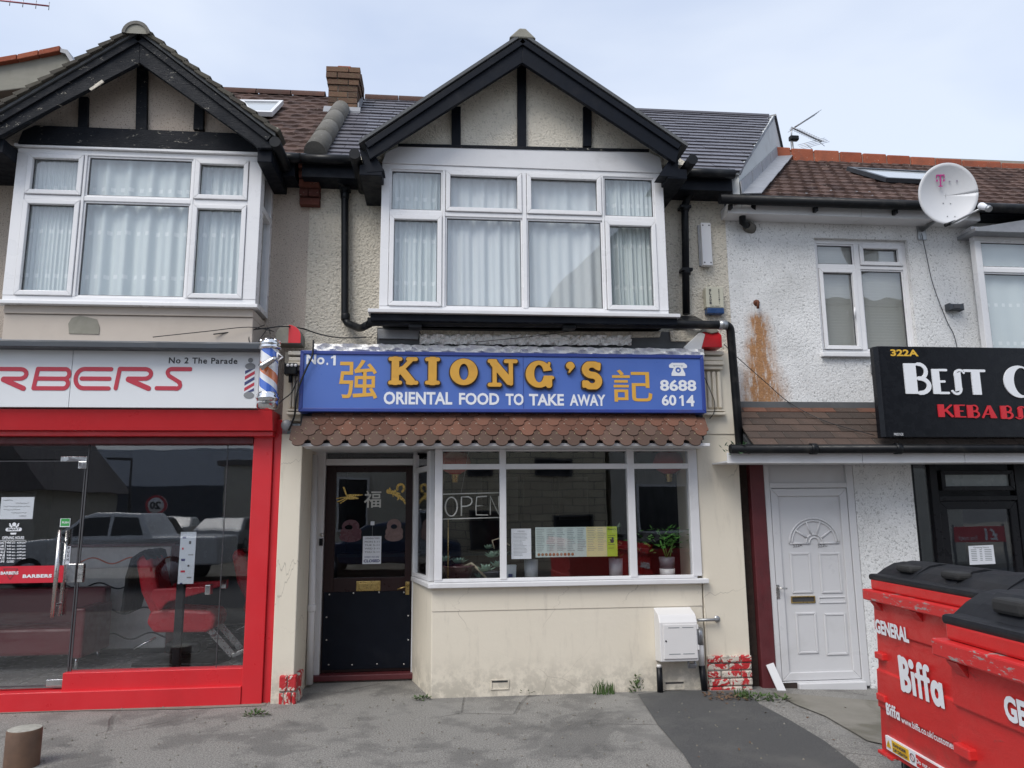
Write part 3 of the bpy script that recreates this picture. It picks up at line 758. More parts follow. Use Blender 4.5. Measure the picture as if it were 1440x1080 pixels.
# stepped brick corbel under the eaves
x0, x1, z0, z1 = rect(421, 233, 450, 287, -.1)
nb = 5; hh = (z1 - z0) / nb
for k in range(nb):
    yo = -.22 + .035 * k; zc = z1 - hh * (k + .5)
    if k % 2 == 0: segs = [(0, .5), (.5, 1)] if k == 0 else [(0, 1)]
    else: segs = [(0, .45), (.45, 1)] if k == 3 else [(0, 1)]
    for a, b_ in segs:
        xa, xb = x0 + a * (x1 - x0), x0 + b_ * (x1 - x0)
        me = MB().box(xa + .003, xb - .003, yo, 0.0, zc - hh / 2 + .004, zc + hh / 2 - .004).build('brick', 'brick_red', TA, .004)

# --- under the bay: strips of render, lead and crumpled foil above the sign
YS = -.385                                            # face of the sign
sx_0, sx_1, sz_0, sz_1 = rect(421, 489, 991, 582, YS)
sz_1 = at(706, 496, YS)[2]; sz_0 = at(706, 580, YS)[2]
bx('shopfront_head', 'felt', TA, at(530, 470, -.3)[0], at(965, 470, -.3)[0], -.28, -.002, sz_1 - .02, bz0 - .1)
m = MB(); m.box(at(425, 540, -.2)[0], at(985, 540, -.2)[0], -.22, -.003, 2.3, sz_1 - .03); m.build('lintel', 'dark_int', TA)
def slabpx(name, pts, Y, d, mat, bev=.004): return MB().prism([P2(*p, Y) for p in pts], Y, Y + d).build(name, mat, TA, bev)
slabpx('render_strip', [(531, 463), (590, 464), (588, 477), (532, 476)], -.31, .03, 'lead')
slabpx('render_strip', [(590, 464), (720, 466), (930, 466), (928, 474), (800, 476), (592, 470)], -.30, .02, 'render_cream')
slabpx('render_strip', [(942, 465), (1012, 464), (1010, 480), (944, 480)], -.30, .02, 'render_cream')
for (px0, px1, pa_, pb_, sd) in ((590, 888, 470, 484, 1), (440, 990, 483, 499, 2)):
    rr = random.Random(sd); P = []
    Yf = -.315 if sd == 1 else -.34
    for j in range(5):
        row = []
        for i in range(120):
            px = px0 + (px1 - px0) * i / 119
            sag = 8 * max(0, (px - 455) / 535) if sd == 2 else 3 * (px - 590) / 300
            py = pa_ + sag * (1 if sd == 2 else .6) + (pb_ - pa_) * j / 4
            q = at(px, py, Yf); row.append((q[0], q[1] + .018 * math.sin(i * .9 + j * 2.2 + 2 * math.sin(i * .21)) + rr.uniform(-.012, .012), q[2] + rr.uniform(-.004, .004)))
        P.append(row)
    m = MB(); m.grid(P, smooth=False); m.build('foil_flashing', 'foil', TA, fixn=False)
slabpx('foil_flashing', [(962, 488), (985, 466), (992, 470), (984, 500), (966, 500)], -.33, .04, 'foil', .006)

# --- pilasters
xpl0, xpl1 = at(388, 800, YP)[0], at(419, 800, YP)[0]
xpr0, xpr1 = at(983, 800, YP)[0] + .03, at(1048, 800, YP)[0]
zpt = sz_1 + .05
bx('pilaster', 'cream_paint', TA, xpl0, xpl1, YP, .75, -.05, 2.36, .008)
bx('pilaster', 'cream_paint', TA, xpr0, xpr1, YP, .5, -.08, 2.36, .008)
for side, (qa, qb) in (('l', (396, 424)), ('r', (987, 1016))):
    x0 = at(qa, 540, -.2)[0]; x1 = at(qb, 540, -.2)[0]
    if side == 'l': x0 = xpl0 + .06
    zt = at((qa + qb) / 2, 494, -.2)[2]; zb = at((qa + qb) / 2, 588, -.2)[2]
    o = bx('pilaster_capital', 'cream_paint', TA, x0 if side == 'r' else xpl0, x1 + (.18 if side == 'r' else .12), -.16, 0, zb - .02 if side == 'l' else 2.36, zt, .004)
    for k, (dz, ex) in enumerate(((0, .05), (-.055, .035), (-.10, .045), (-.14, .02))):
        bx('moulding', 'cream_paint', o, x0 - ex * .3, x1 + ex * .3, -.2 - ex, -.16, zt - .045 + dz, zt - .005 + dz, .008)
    for k in range(4):
        xa = x0 + (k + .12) * (x1 - x0) / 4
        bx('fluting', 'cream_paint', o, xa, xa + (x1 - x0) / 4 * .7, -.2, -.162, zb + .10, zt - .2, .012)
    bx('moulding', 'cream_paint', o, x0 - .01, x1 + .01, -.225, -.16, zb + .03, zb + .055, .006); bx('moulding', 'cream_paint', o, x0 - .01, x1 + .01, -.22, -.16, zb + .065, zb + .08, .005)
    # end block with a red front
    m = MB(); n = 14; w = (x1 - x0) / 2 + (.0 if side == 'r' else .01); cxx = (x0 + x1) / 2
    if side == 'l':
        x0b, x1b = at(387, 475, -.3)[0], at(424, 475, -.3)[0]; cxx = (x0b + x1b) / 2; w = (x1b - x0b) / 2
        zb_ = at(405, 483, -.3)[2]; pts = [(cxx - w, zb_), (cxx + w, zb_)] + [(cxx + w * math.cos(t * math.pi / n), zb_ + .06 + .12 * math.sin(t * math.pi / n)) for t in range(n + 1)]
        m.prism(pts, -.304, -.1); o2 = m.build('end_block', 'moss', TA, .006)
        xr = at(405.5, 475, -.31)[0]; pr_ = [(xr, zb_ + .004), (cxx + w - .006, zb_ + .004)] + [(max(xr, cxx + w * .97 * math.cos(t * math.pi / n)), zb_ + .06 + .115 * math.sin(t * math.pi / n)) for t in range(1, n // 2 + 2)]
        MB().prism(pr_, -.310, -.306).build('red_paint_patch', 'peel_red' if 0 else 'red_paint', o2)
    else:
        x0b, x1b = at(985, 480, -.3)[0], at(1014, 480, -.3)[0]; zb_ = at(1000, 489, -.3)[2]; zt_ = at(1000, 466, -.3)[2]
        m.prism([(x0b, zb_), (x1b, zb_), (x1b, zt_ - .04), (x1b - .04, zt_), (x0b + .03, zt_), (x0b, zt_ - .03)], -.325, -.1); o2 = m.build('end_block', 'red_paint', TA, .006)
        mc = (x0b + x1b) / 2; MB().prism([(x0b - .02, zt_ - .02), (mc - .06, zt_ - .015), (mc, zt_ - .03), (mc + .05, zt_ - .02), (x1b - .03, zt_ - .01), (x1b - .05, zt_ + .02), (mc, zt_ + .045), (x0b + .02, zt_ + .02)], -.34, -.12).build('mortar_cap', 'moss', o2, .006)
# console on the right edge beside the downpipe
slabpx('scroll_bracket', [(1018, 494), (1026, 494), (1036, 560), (1036, 600), (1020, 630), (1018, 630)], -.14, .13, 'cream_paint')
MAT['mortar_grey'] = plain('broken_plinth_mortar', (.20, .185, .165), .95, var=.35, vs=14, bump=1.0, bs=40, dirt=.4)
# battered plinths with flaking red paint, brick by brick
def plinth(x0, x1, y0, y1, z1, rows, seed):
    rr = random.Random(seed); h = (z1 + .04) / rows
    MB().box(x0 + .006, x1 - .004, y0 + .010, y1 - .004, -.05, z1 - .012).build('plinth_core', 'mortar_grey', TA, .006)
    for r in range(rows):
        cuts = [0, .48, 1] if r % 2 else [0, .3, .75, 1]
        for a, b_ in zip(cuts[:-1], cuts[1:]):
            t = rr.uniform(-.008, .012)
            MB().box(x0 + a * (x1 - x0) + .003, x0 + b_ * (x1 - x0) - .003, y0 - t, y0 + .1, -.04 + r * h + .004, -.04 + (r + 1) * h - .004).build('brick', 'peel_red', TA, .012)
        MB().box(x1 - .06, x1 + .008 + rr.uniform(0, .006), y0 + .102, y1, -.04 + r * h + .004, -.04 + (r + 1) * h - .004).build('brick', 'peel_red', TA, .012)
plinth(at(393, 960, YP)[0], xpl1 + .03, YP - .035, .1, .24, 2, 1)
plinth(xpr0 - .0, xpr1 + .0, YP - .03, .05, .30, 5, 2)

# --- canopy of scalloped tiles under the sign
YC0, YC1 = -.17, -.50
cz_e = at(705, 627, YC1)[2]; xc0, xc1 = at(406, 622, YC1)[0], at(1005, 622, YC1)[0]
zct = cz_e + .50
slope = Vector((0, YC0 - YC1, zct - cz_e)); SL = slope.length; sdir = slope.normalized()
th = math.atan2(zct - cz_e, YC0 - YC1)
bx('canopy_soffit', 'white_paint', TA, xc0 + .1, xc1 - .03, -.46, YP, cz_e + .0, cz_e + .028, .003)
m = MB(); m.prismx([(-.455, cz_e + .03), (-.20, cz_e + .03), (-.20, zct - .06)], xc0 + .12, xc1 - .1); m.build('canopy_carcass', 'dark_int', TA)
tw = .163; tl = .235
def scallop(w, l, t=.012):
    m = MB(); r = w * .33; sh = .072; pts = [(-w / 2 + .002, l), (w / 2 - .002, l), (w / 2 - .002, sh), (w * .34, sh * .8)]
    n = 10; pts += [(r * math.cos(-a * math.pi / n), sh * .62 + (sh * .62) * math.sin(-a * math.pi / n)) for a in range(n + 1)]
    pts += [(-w * .34, sh * .8), (-w / 2 + .002, sh)]
    m.prism(pts, -t, 0); return m
tm1 = scallop(tw, tl).mesh('scallop_tile', 'tile_red'); tm2 = scallop(tw, tl).mesh('scallop_tile', 'tile_red_old')
rr = random.Random(11); rows = 4; exp = .115
for r in range(rows):
    s0 = -.02 + r * exp
    xoff = (tw / 2 if r % 2 else 0)
    ins_l = .045 * r + .0; ins_r = .045 * r
    n = int((xc1 - xc0) / tw) + 2
    for k in range(n):
        x = xc0 + tw / 2 + k * tw + xoff
        if x - tw * .45 < xc0 + ins_l or x + tw * .40 > xc1 - ins_r + .02: continue
        p = Vector((x, YC1, cz_e)) + sdir * s0 + Vector((0, -math.sin(th), math.cos(th))) * (.012 + .010)
        tilt = -(math.pi / 2 - th) 
        old = r == 0 or (r == 1 and rr.random() < .25)
        piece('scallop_tile', tm2 if old else tm1, TA, p + Vector((0, rr.uniform(-.003, .003), 0)), (tilt - .07, rr.uniform(-.03, .03), rr.uniform(-.02, .02)))

# --- shop window with splayed left side
zs_t = at(800, 816, YP)[2]; zw_t = cz_e - .002; ztr = at(800, 656, YP)[2]
xw0 = at(611, 740, YP)[0]; xw1 = at(977, 740, YP)[0]
spx, spy = at(583, 740, .62)[0], .62
SW = thing  # (window is a part of the building)
m = MB()
mull = [(xw0, at(622, 740, YP)[0]), (at(703, 740, YP)[0], at(712, 740, YP)[0]), (at(884, 740, YP)[0], at(894, 740, YP)[0]), (at(971, 740, YP)[0], xw1 + .045)]
for a, b_ in mull: m.box(a, b_, YP - .02, YP + .06, zs_t + .02, zw_t)
m.box(xw0, xw1, YP - .012, YP + .05, ztr - .024, ztr + .026)
m.box(xw0, xw1, YP - .012, YP + .05, zs_t, zs_t + .03); m.box(xw0, xw1, YP - .01, YP + .05, zw_t - .02, zw_t - .001)
shopwin = m.build('shop_window_frame', 'white_paint', TA, .005)
m = MB(); m.prismz([(spx - .03, spy - .02), (xw0 - .05, YP - .07), (xw1 + .09, YP - .07), (xw1 + .09, YP + .03), (xw0 + .03, YP + .05), (spx + .05, spy)], zs_t - .045, zs_t - .002)
m.build('sill', 'white_paint', shopwin, .006)
for i in range(3):
    a, b_ = mull[i][1], mull[i + 1][0]
    bx('pane', 'glass_shop', shopwin, a + .001, b_ - .001, YP + .018, YP + .023, zs_t + .031, ztr - .025)
    bx('transom_pane', 'glass_shop', shopwin, a + .001, b_ - .001, YP + .018, YP + .023, ztr + .027, zw_t - .021)
def splay(t): return Vector((xw0 + .01 + t * (spx - xw0 - .01), YP + .01 + t * (spy - YP - .01), 0))
m = MB()
for t0_, t1_ in ((.16, .30), (.93, 1.0)):
    a, b_ = splay(t0_), splay(t1_); m.bar((a.x, a.y, (zs_t + zw_t) / 2), (b_.x, b_.y, (zs_t + zw_t) / 2), .05, zw_t - zs_t - .004)
for zc, h in ((ztr, .05), (zs_t + .02, .035)):
    a, b_ = splay(.30), splay(.93); m.bar((a.x, a.y, zc), (b_.x, b_.y, zc), .045, h)
m.build('side_window_frame', 'white_paint', shopwin, .004)
a, b_ = splay(.30), splay(.93); m = MB(); m.bar((a.x, a.y, (zs_t + zw_t) / 2), (b_.x, b_.y, (zs_t + zw_t) / 2), .006, zw_t - zs_t - .1); m.build('side_pane', 'glass_shop', shopwin)
# stall riser
m = MB(); rx1 = at(990, 900, YP)[0]
m.prismz([(xw0 - .02, YP - .0), (rx1 + .005, YP), (rx1 + .005, YP + .16), (xw0 + .12, YP + .16), (spx + .14, spy), (spx - .01, spy)], -.12, zs_t - .046)
m.build('stall_riser', 'cream_paint', TA, .01)
z_ = at(800, 856, YP)[2]; m = MB(); m.prismz([(xw0 - .02, YP - .006), (rx1 + .002, YP - .006), (rx1 + .002, YP + .01), (xw0 + .0, YP + .01)], z_, zs_t - .047); m.build('upper_render_coat', 'cream_paint', TA, .003)
# door recess
YD = .68
dz0 = at(515, 945, YD)[2]; dz1 = at(518, 655, YD)[2]
dx0, dx1 = at(455, 800, YD)[0], at(579, 800, YD)[0]
xrec0 = xpl1; 
m = MB()
m.box(dx0 - .14, dx0 - .006, YD - .05, YD + .08, 0.0, cz_e + .2); m.box(dx1 + .004, spx + .02, YD - .05, YD + .08, 0.0, cz_e + .2)
m.box(dx0 - .006, dx1 + .004, YD - .05, YD + .08, dz1 + .004, dz1 + .07); m.box(dx0 - .006, dx1 + .004, YD - .05, YD + .08, at(518, 636, YD)[2], cz_e + .2)
m.build('door_frame', 'white_paint', TA, .006)
bx('fanlight', 'glass_shop', TA, dx0, dx1, YD, YD + .006, dz1 + .07, at(518, 636, YD)[2])
bx('recess_side', 'cream_paint', TA, xpl1, dx0 - .14, YD, YD + .1, 0, cz_e + .3)
bx('recess_ceiling', 'white_paint', TA, xpl1, xw0, YP + .06, YD + .1, cz_e + .03, cz_e + .05)
bx('doorstep', 'maroon', TA, dx0 - .1, dx1 + .06, YD - .10, YD + .05, dz0 - .06, dz0 - .004, .008)
bx('step_riser', 'moss', TA, dx0 - .06, dx1 + .04, YD - .06, YD + .05, -.05, dz0 - .06)
# door: frame, glass, kick board
MAT['door_brown'] = plain('dark_brown_door', (.022, .009, .009), .35, spec=.3, var=.3, vs=8, dirt=.2, dirtc=(.06, .03, .025))
MAT['ply_black'] = plain('black_ply', (.005, .007, .013), .5, spec=.15, var=.3, vs=5, bump=.2, bs=25, dirt=.12, dirtc=(.06, .06, .065))
gx0, gx1, gz0, gz1 = rect(471, 664, 570, 812, YD)
zk = at(515, 832, YD)[2]
m = MB(); m.box(dx0, gx0, YD, YD + .045, zk, dz1); m.box(gx1, dx1, YD, YD + .045, zk, dz1); m.box(gx0, gx1, YD + .001, YD + .044, gz1, dz1); m.box(gx0, gx1, YD + .001, YD + .044, zk, gz0)
m.box(dx0, dx1, YD + .012, YD + .044, dz0, zk)
door = m.build('shop_door', 'door_brown', TA, .004)
bx('kick_board', 'ply_black', door, dx0 + .012, dx1 - .008, YD - .006, YD + .011, dz0 + .03, zk, .002)
bx('door_glass', 'glass_shop', door, gx0, gx1, YD + .02, YD + .025, gz0, gz1)
screw_ = MB().lathe([(0, -.004), (.007, -.003), (.009, 0)], (0, 0, 0), 8, 'y').mesh('screw', 'steel')
for px_, py_ in ((463, 836), (497, 834), (533, 833), (568, 833), (459, 868), (459, 900), (574, 866), (574, 900), (462, 935), (495, 935), (530, 934), (568, 934)):
    p = at(px_, py_, YD - .008); piece('screw', screw_, door, (p[0], YD - .006, p[2]))
lx0, lx1, lz0, lz1 = rect(501, 817, 535, 831, YD)
o = MB().box(lx0, lx1, YD - .008, YD, lz0, lz1).build('letterbox', 'brass', door, .004)
bx('letter_flap', 'brass', o, lx0 + .02, lx1 - .02, YD - .014, YD - .008, lz0 + .018, lz1 - .018, .003)
hx, _, hz = at(573, 825, YD); o = MB().box(hx - .02, hx + .02, YD - .008, YD, hz - .08, hz + .05).build('door_handle', 'brass', door, .005)
m = MB(); m.tube([(hx, YD - .008, hz + .01), (hx, YD - .05, hz + .01), (hx - .04, YD - .055, hz + .0), (hx - .10, YD - .055, hz - .02)], .008, 8); m.build('lever', 'brass', o)
for px_, pyc, r_ in ((452.5, 752, .02),): 
    p = at(px_, pyc, YD - .05); m = MB(); m.lathe([(0, -.012), (r_ * .6, -.01), (r_, -.004), (r_, 0)], (p[0], YD - .05, p[2]), 16, 'y'); m.build('bell_push', 'steel', TA)
bx('keysafe', 'black_plastic', TA, at(450, 765, YD)[0], at(455, 765, YD)[0], YD - .065, YD - .051, at(452, 767, YD)[2], at(452, 757, YD)[2], .002)
# shop interior
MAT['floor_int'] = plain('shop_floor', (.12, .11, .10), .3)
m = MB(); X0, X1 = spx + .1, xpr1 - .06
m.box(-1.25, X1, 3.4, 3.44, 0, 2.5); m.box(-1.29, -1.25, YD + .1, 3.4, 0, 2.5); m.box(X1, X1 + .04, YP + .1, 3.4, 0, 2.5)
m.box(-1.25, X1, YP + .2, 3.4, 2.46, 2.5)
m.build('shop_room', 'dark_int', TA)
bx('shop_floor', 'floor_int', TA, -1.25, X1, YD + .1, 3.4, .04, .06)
bx('window_shelf', 'dark_int', TA, xw0 + .05, X1, YP + .16, .45, zs_t - .06, zs_t - .02)
MAT['int_brown'] = plain('brown_panel', (.10, .055, .04), .6, var=.2)
bx('counter', 'int_brown', TA, -1.2, 2.4, 2.2, 2.5, .06, 1.1); bx('counter_top', 'mid_int', TA, -1.2, 2.4, 2.15, 2.55, 1.1, 1.14)
for k in range(4): bx('menu_board', 'mid_int', TA, .2 + k * .5, .62 + k * .5, 3.35, 3.39, 1.5, 2.1)
# air bricks
for (a, c, d, e) in ((690, 955, 716, 970), (934, 957, 963, 970)):
    x0, x1, z0, z1 = rect(a, c, d, e, YP)
    o = frame_ring(MB(), x0, x1, z0, z1, .012, YP - .008, YP + .0).build('air_vent', 'cream_paint', TA, .003)
    m = MB(); m.box(x0 + .01, x1 - .01, YP - .004, YP - .001, z1 - .026, z1 - .016); m.build('vent_slot', 'dark_int', o)
# ================================================================== TAKEAWAY SIGN
MAT['sign_blue'] = plain('sign_blue', (.075, .15, .46), .35, var=.05, vs=3, dirt=.08, dirtc=(.04, .05, .16))
MAT['sign_blue_dk'] = plain('sign_trim_blue', (.025, .05, .25), .4, var=.1, dirt=.3, dirtc=(.1, .07, .05))
MAT['sign_gold'] = plain('gold_letter', (.62, .33, .045), .5, var=.12, vs=12, dirt=.35, dirtc=(.34, .16, .03))
MAT['letter_edge'] = plain('letter_side', (.05, .03, .02), .6)
TS = thing('shop_sign', 'long blue sign with raised gold letters reading KIONG\'S above the scalloped tile canopy', 'sign', (.8, YS, 2.6))
o = bx('panel', 'sign_blue', TS, sx_0 + .02, sx_1 - .02, YS + .004, -.23, sz_0 + .02, sz_1 - .02)
frame_ring(MB(), sx_0, sx_1, sz_0, sz_1, .035, YS - .008, -.225).build('trim', 'sign_blue_dk', TS, .006)
for px_ in (736,): bx('panel_joint', 'sign_blue_dk', TS, at(px_, 538, YS)[0] - .002, at(px_, 538, YS)[0] + .002, YS + .001, YS + .004, sz_0 + .036, sz_1 - .036)
YT = YS + .004
GL = {
 'K': (1.12, [(.28, .1, .28, .9, .135), (.10, .925, .46, .925, .07), (.10, .075, .46, .075, .07), (.38, .40, .86, .90, .075), (.74, .925, 1.02, .925, .07), (.52, .52, .86, .12, .135), (.74, .075, 1.05, .075, .07)], []),
 'I': (.58, [(.29, .1, .29, .9, .15), (.09, .925, .49, .925, .07), (.09, .075, .49, .075, .07)], []),
 'O': (1.0, [('e', .5, .5, .49, .49)], [('e', .5, .5, .17, .30)]),
 'N': (1.12, [(.27, .1, .27, .85, .075), (.09, .075, .45, .075, .07), (.09, .925, .30, .925, .07), (.24, .86, .80, .20, .135), (.86, .12, .86, .9, .075), (.68, .925, 1.04, .925, .07)], []),
 'G': (1.08, [('e', .5, .5, .49, .49), (.84, .70, .88, .9, .05), (.66, .38, 1.0, .38, .06), (.86, .12, .86, .36, .12)], [('e', .50, .52, .18, .32), ('p', [(.62, .45), (1.1, .45), (1.1, .66), (.62, .60)])]),
 "'": (.42, [('e', .24, .84, .15, .14), (.33, .82, .20, .60, .075, .03)], []),
 'S': (.86, arc(.43, .715, .24, .205, 35, 270, .125) + arc(.43, .295, .24, .215, 90, -150, .125) + [(.68, .74, .70, .92, .06), (.13, .10, .13, .26, .06)], []),
}
LP = {'K': (545, 588.5, 502, 541), 'I': (597, 619.5, 502.5, 541), 'O': (632.5, 672, 504, 542), 'N': (685, 728.5, 505, 544), 'G': (739, 780, 507, 545.5), "'": (793, 804, 478, 546), 'S': (816, 849, 509, 547)}
for ch, (a, c, d, e) in LP.items():
    if ch == "'": d, e = 508, 546; 
    x0, x1, z0, z1 = rect(a, d, c, e, YT - .03)
    w, st, cut = GL[ch]
    if ch == "'": x1 = x0 + (z1 - z0) * .42
    g = glyph(st, (w, 1.0), (x0, YT, z0), (x1 - x0, 0, 0), (0, 0, z1 - z0), .034, 80, cut)
    # face and dark return: outline drawn a little larger behind
    o = g.build('raised_letter', 'sign_gold', TS, fixn=False)
    ex = .012
    st2 = [(s[0], *s[1:]) if s[0] in ('e', 'p') else (*s[:4], *[q + .045 for q in s[4:]]) for s in st]
    st2 = [('e', s[1], s[2], s[3] + .045, s[4] + .045) if s[0] == 'e' else s for s in st2]
    k = .05; sc_ = 1 + 2 * k
    st3 = [((s[0],) + tuple(s[1:]) if s[0] in ('e', 'p') else s) for s in st2]
    def sh(s):
        if s[0] == 'e': return ('e', s[1] + k, s[2] + k, *s[3:])
        if s[0] == 'p': return ('p', [(x + k, y + k) for x, y in s[1]])
        return (s[0] + k, s[1] + k, s[2] + k, s[3] + k, *s[4:])
    cut2 = [('e', s[1], s[2], s[3] - .03, s[4] - .03) if s[0] == 'e' else s for s in cut]
    W, H = x1 - x0, z1 - z0
    g2 = glyph([sh(s) for s in st3], (w + 2 * k, 1 + 2 * k), (x0 - W * k / w, YT, z0 - H * k - .004), (W * (w + 2 * k) / w, 0, 0), (0, 0, H * (1 + 2 * k)), .02, 60, [sh(s) for s in cut2])
    g2.build('letter_return', 'letter_edge', o, fixn=False)
def ts(s, a, b_, c, d, mat='white_print', **k): return wtext(s, a, b_, c, d, YT - .0005, mat, TS, **k)
def one(a, b_, c, d, mat='white_print', Yp=None, par=None, flip=False):
    """a figure 1 with its flag, which the built-in font draws as a bare stroke"""
    Yp = (YT - .0005) if Yp is None else Yp; x0, x1, z0, z1 = rect(a, b_, c, d, Yp)
    return glyph([('p', [(.26, .01), (.26, .99), (.50, .99), (.50, .01)]), ('p', [(.02, .66), (.02, .82), (.40, .99), (.40, .80)])], (.52, 1.0), (x0, Yp, z0), (x1 - x0, 0, 0), (0, 0, z1 - z0), .002, 50).build('figure', mat, par or TS, fixn=False)
ts('No', 431, 498, 456.5, 512.5, bold=.028, name='lettering'); ts('.', 459, 510, 461.5, 513.5, bold=.03); one(465, 499.5, 472.5, 514)
for s, a, c in (('ORIENTAL', 539.5, 636), ('FOOD', 645.5, 702), ('TO', 711, 736.5), ('TAKE', 744, 793), ('AWAY', 801, 851.5)):
    q0 = 551 + (a - 539) * .0145 - (0); q1 = 568.5 + (a - 539) * .009
    ts(s, a, q0, c, q1 + (0 if s != 'ORIENTAL' else .5), bold=.03)
for s, a, c, d, e in (('8688', 928, 979, 534, 550), ('60', 930.5, 951, 555, 570.5), ('4', 965, 976.5, 555.5, 571.5)): ts(s, a, d, c, e, bold=.03)
one(955, 555.5, 961.5, 571)
GM = plain('sign_gold_print', (.66, .36, .05), .5, var=.06); MAT['gold_print'] = GM
ts('強', 477, 506, 531, 561, 'gold_print', bold=.008, name='character'); ts('記', 861, 520, 917, 565, 'gold_print', bold=.008, name='character')
x0, x1, z0, z1 = rect(940, 510, 967, 529.5, YT)
g = glyph([(.15, .78, .3, .9, .11), (.3, .9, 1.1, .9, .1), (1.1, .9, 1.25, .78, .11), (.13, .72, .32, .70, .09), (1.08, .70, 1.27, .72, .09), ('p', [(.45, .78), (.95, .78), (1.2, .22), (1.2, .04), (.2, .04), (.2, .22)])],
          (1.4, 1.02), (x0, YT - .002, z0), (x1 - x0, 0, 0), (0, 0, z1 - z0), .0015, 90, [('e', .7, .47, .2, .2)])
g.build('telephone_symbol', 'white_print', TS, fixn=False)
glyph([('e', .5, .5, .5, .5)], (1, 1), (x0 + .44 * (x1 - x0), YT - .002, z0 + .37 * (z1 - z0)), ((x1 - x0) * .12, 0, 0), (0, 0, (z1 - z0) * .16), .0018, 24).build('telephone_dial', 'white_print', TS, fixn=False)

# ================================================================== DRAINPIPES OF THE TAKEAWAY
def pipe(name, label, pts, r, Y=None, collars=(), mat='black_plastic', brackets=(), parts=None):
    P = [at(px, py, Y) if len(q) == 2 else at(px, py, q[2]) for q in pts for px, py in [q[:2]]]
    t = thing(name, label, 'drainpipe', P[-1])
    # round the bends
    Q = []
    for i, p in enumerate(P):
        p = Vector(p)
        if 0 < i < len(P) - 1:
            a = (Vector(P[i - 1]) - p); c = (Vector(P[i + 1]) - p); k = min(r * 1.4, a.length * .4, c.length * .4)
            a = p + a.normalized() * k; c = p + c.normalized() * k
            for u in (0, .33, .66, 1): Q.append(a * (1 - u) ** 2 + p * 2 * u * (1 - u) + c * u * u)
        else: Q.append(p)
    m = MB(); m.tube(Q, r, 14); m.build('pipe', mat, t)
    for (px, py, *yy) in collars:
        p = Vector(at(px, py, yy[0] if yy else Y)); d = Vector((0, 0, 1))
        m = MB(); m.tube([p - d * .035, p - d * .02, p + d * .02, p + d * .035], [r * 1.12, r * 1.22, r * 1.22, r * 1.12], 14); m.build('collar', mat, t)
    for (px, py, *yy) in brackets:
        p = Vector(at(px, py, yy[0] if yy else Y)); m = MB(); m.box(p.x - r * 1.5, p.x + r * 1.5, p.y - r - .006, p.y + r + .03, p.z - .015, p.z + .015); m.build('bracket', mat, t, .003)
    return t
pipe('drainpipe', 'old black downpipe with swan neck left of the bay over the blue sign', [(460, 231, -.25), (463, 243, -.22), (485, 262, -.07), (485, 448, -.07), (489, 455, -.08), (507, 462, -.2), (520, 455, -.46)], .036, -.07, [(485, 275), (486, 446)], 'black_plastic', [(485, 266)])
pipe('drainpipe', 'black downpipe between the bay over the blue sign and the slim white box', [(976, 245, -.25), (977, 262, -.15), (963, 287, -.07), (965, 442, -.07)], .038, -.07, [(963, 293), (965, 382)], 'black_plastic', [(963, 292), (965, 380)])
t = pipe('gutter_pipe', 'long horizontal black pipe under the bay that turns down at the right pilaster', [(517, 452.5, -.47), (1022, 457, -.47), (1027, 462, -.44), (1035, 560, -.33), (1041, 636, -.30)], .040, -.4, [], 'black_plastic', [(584, 460, -.47), (800, 461, -.47)])
t['category'] = 'gutter pipe'
p = at(1016, 457, -.47); m = MB(); m.tube([(p[0] - .04, p[1], p[2]), (p[0] + .04, p[1], p[2])], .046, 14); m.build('grey_coupling', 'zinc', t)
p = Vector(at(965, 446, -.2)); m = MB(); m.prismx([(-.42, p.z - .10), (-.06, p.z - .09), (-.06, p.z + .03), (-.14, p.z + .03)], p.x - .10, p.x + .12)
o = m.build('hopper_shoe', 'black_plastic', t, .01)
t = pipe('white_downpipe', 'white pipe with a collar standing in the door recess of the takeaway', [(443, 640, .45), (438.5, 850, .45), (435, 962, .43)], .034, .45, [(438.5, 855)], 'white_paint')

# ================================================================== SMALL FITTINGS ON THE TAKEAWAY
x0, x1, z0, z1 = rect(987, 313, 1001, 373, -.08)
t = thing('light_box', 'slim upright white metal box on the cream roughcast beside the right downpipe', 'light fitting', ((x0 + x1) / 2, 0, z0))
bx('back_plate', 'zinc', t, x0 - .015, x0 + .03, -.03, -.001, z0 + .01, z1 - .01, .003); bx('cover', 'white_paint', t, x0, x1, -.08, -.012, z0, z1, .006)
m = MB()
for zz_ in (z0 + .03, z1 - .03):
    for xx_ in (x0 + .02, x1 - .02): bx('screw', 'black_plastic', t, xx_ - .006, xx_ + .006, -.083, -.08, zz_ - .006, zz_ + .006)
x0, x1, z0, z1 = rect(993, 403, 1018, 441, -.08)
MAT['alarm_cream'] = plain('aged_alarm_plastic', (.55, .53, .42), .45, var=.06); MAT['alarm_blue'] = plain('alarm_blue', (.02, .06, .17), .25)
t = thing('alarm_box', 'cream burglar alarm box with blue base and black lettering', 'alarm box', ((x0 + x1) / 2, 0, z0))
hb = (z1 - z0) * .22
m = MB(); m.prism([(x0, z0 + hb), (x1, z0 + hb), (x1, z1 - .012), (x1 - .012, z1), (x0 + .012, z1), (x0, z1 - .012)], -.08, -.001); m.build('cover', 'alarm_cream', t, .008)
bx('strobe_base', 'alarm_blue', t, x0 + .004, x1 - .002, -.085, -.001, z0, z0 + hb - .002, .01)
zt = z1 - .02; hh = (z1 - z0 - hb - .055) / 5
for k, ch in enumerate('SLADE'): text(ch, (x0 + .035, -.081, zt - (k + 1) * hh), (.022, 0, 0), (0, 0, hh * .8), 'ink', t, bold=.04, name='letter')
sl = 'SECURITY'
for k, ch in enumerate(sl): text(ch, (x1 - .055, -.081, zt - (k + 1) * hh * .62), (.012, 0, 0), (0, 0, hh * .45), 'ink', t, bold=.03, name='letter')
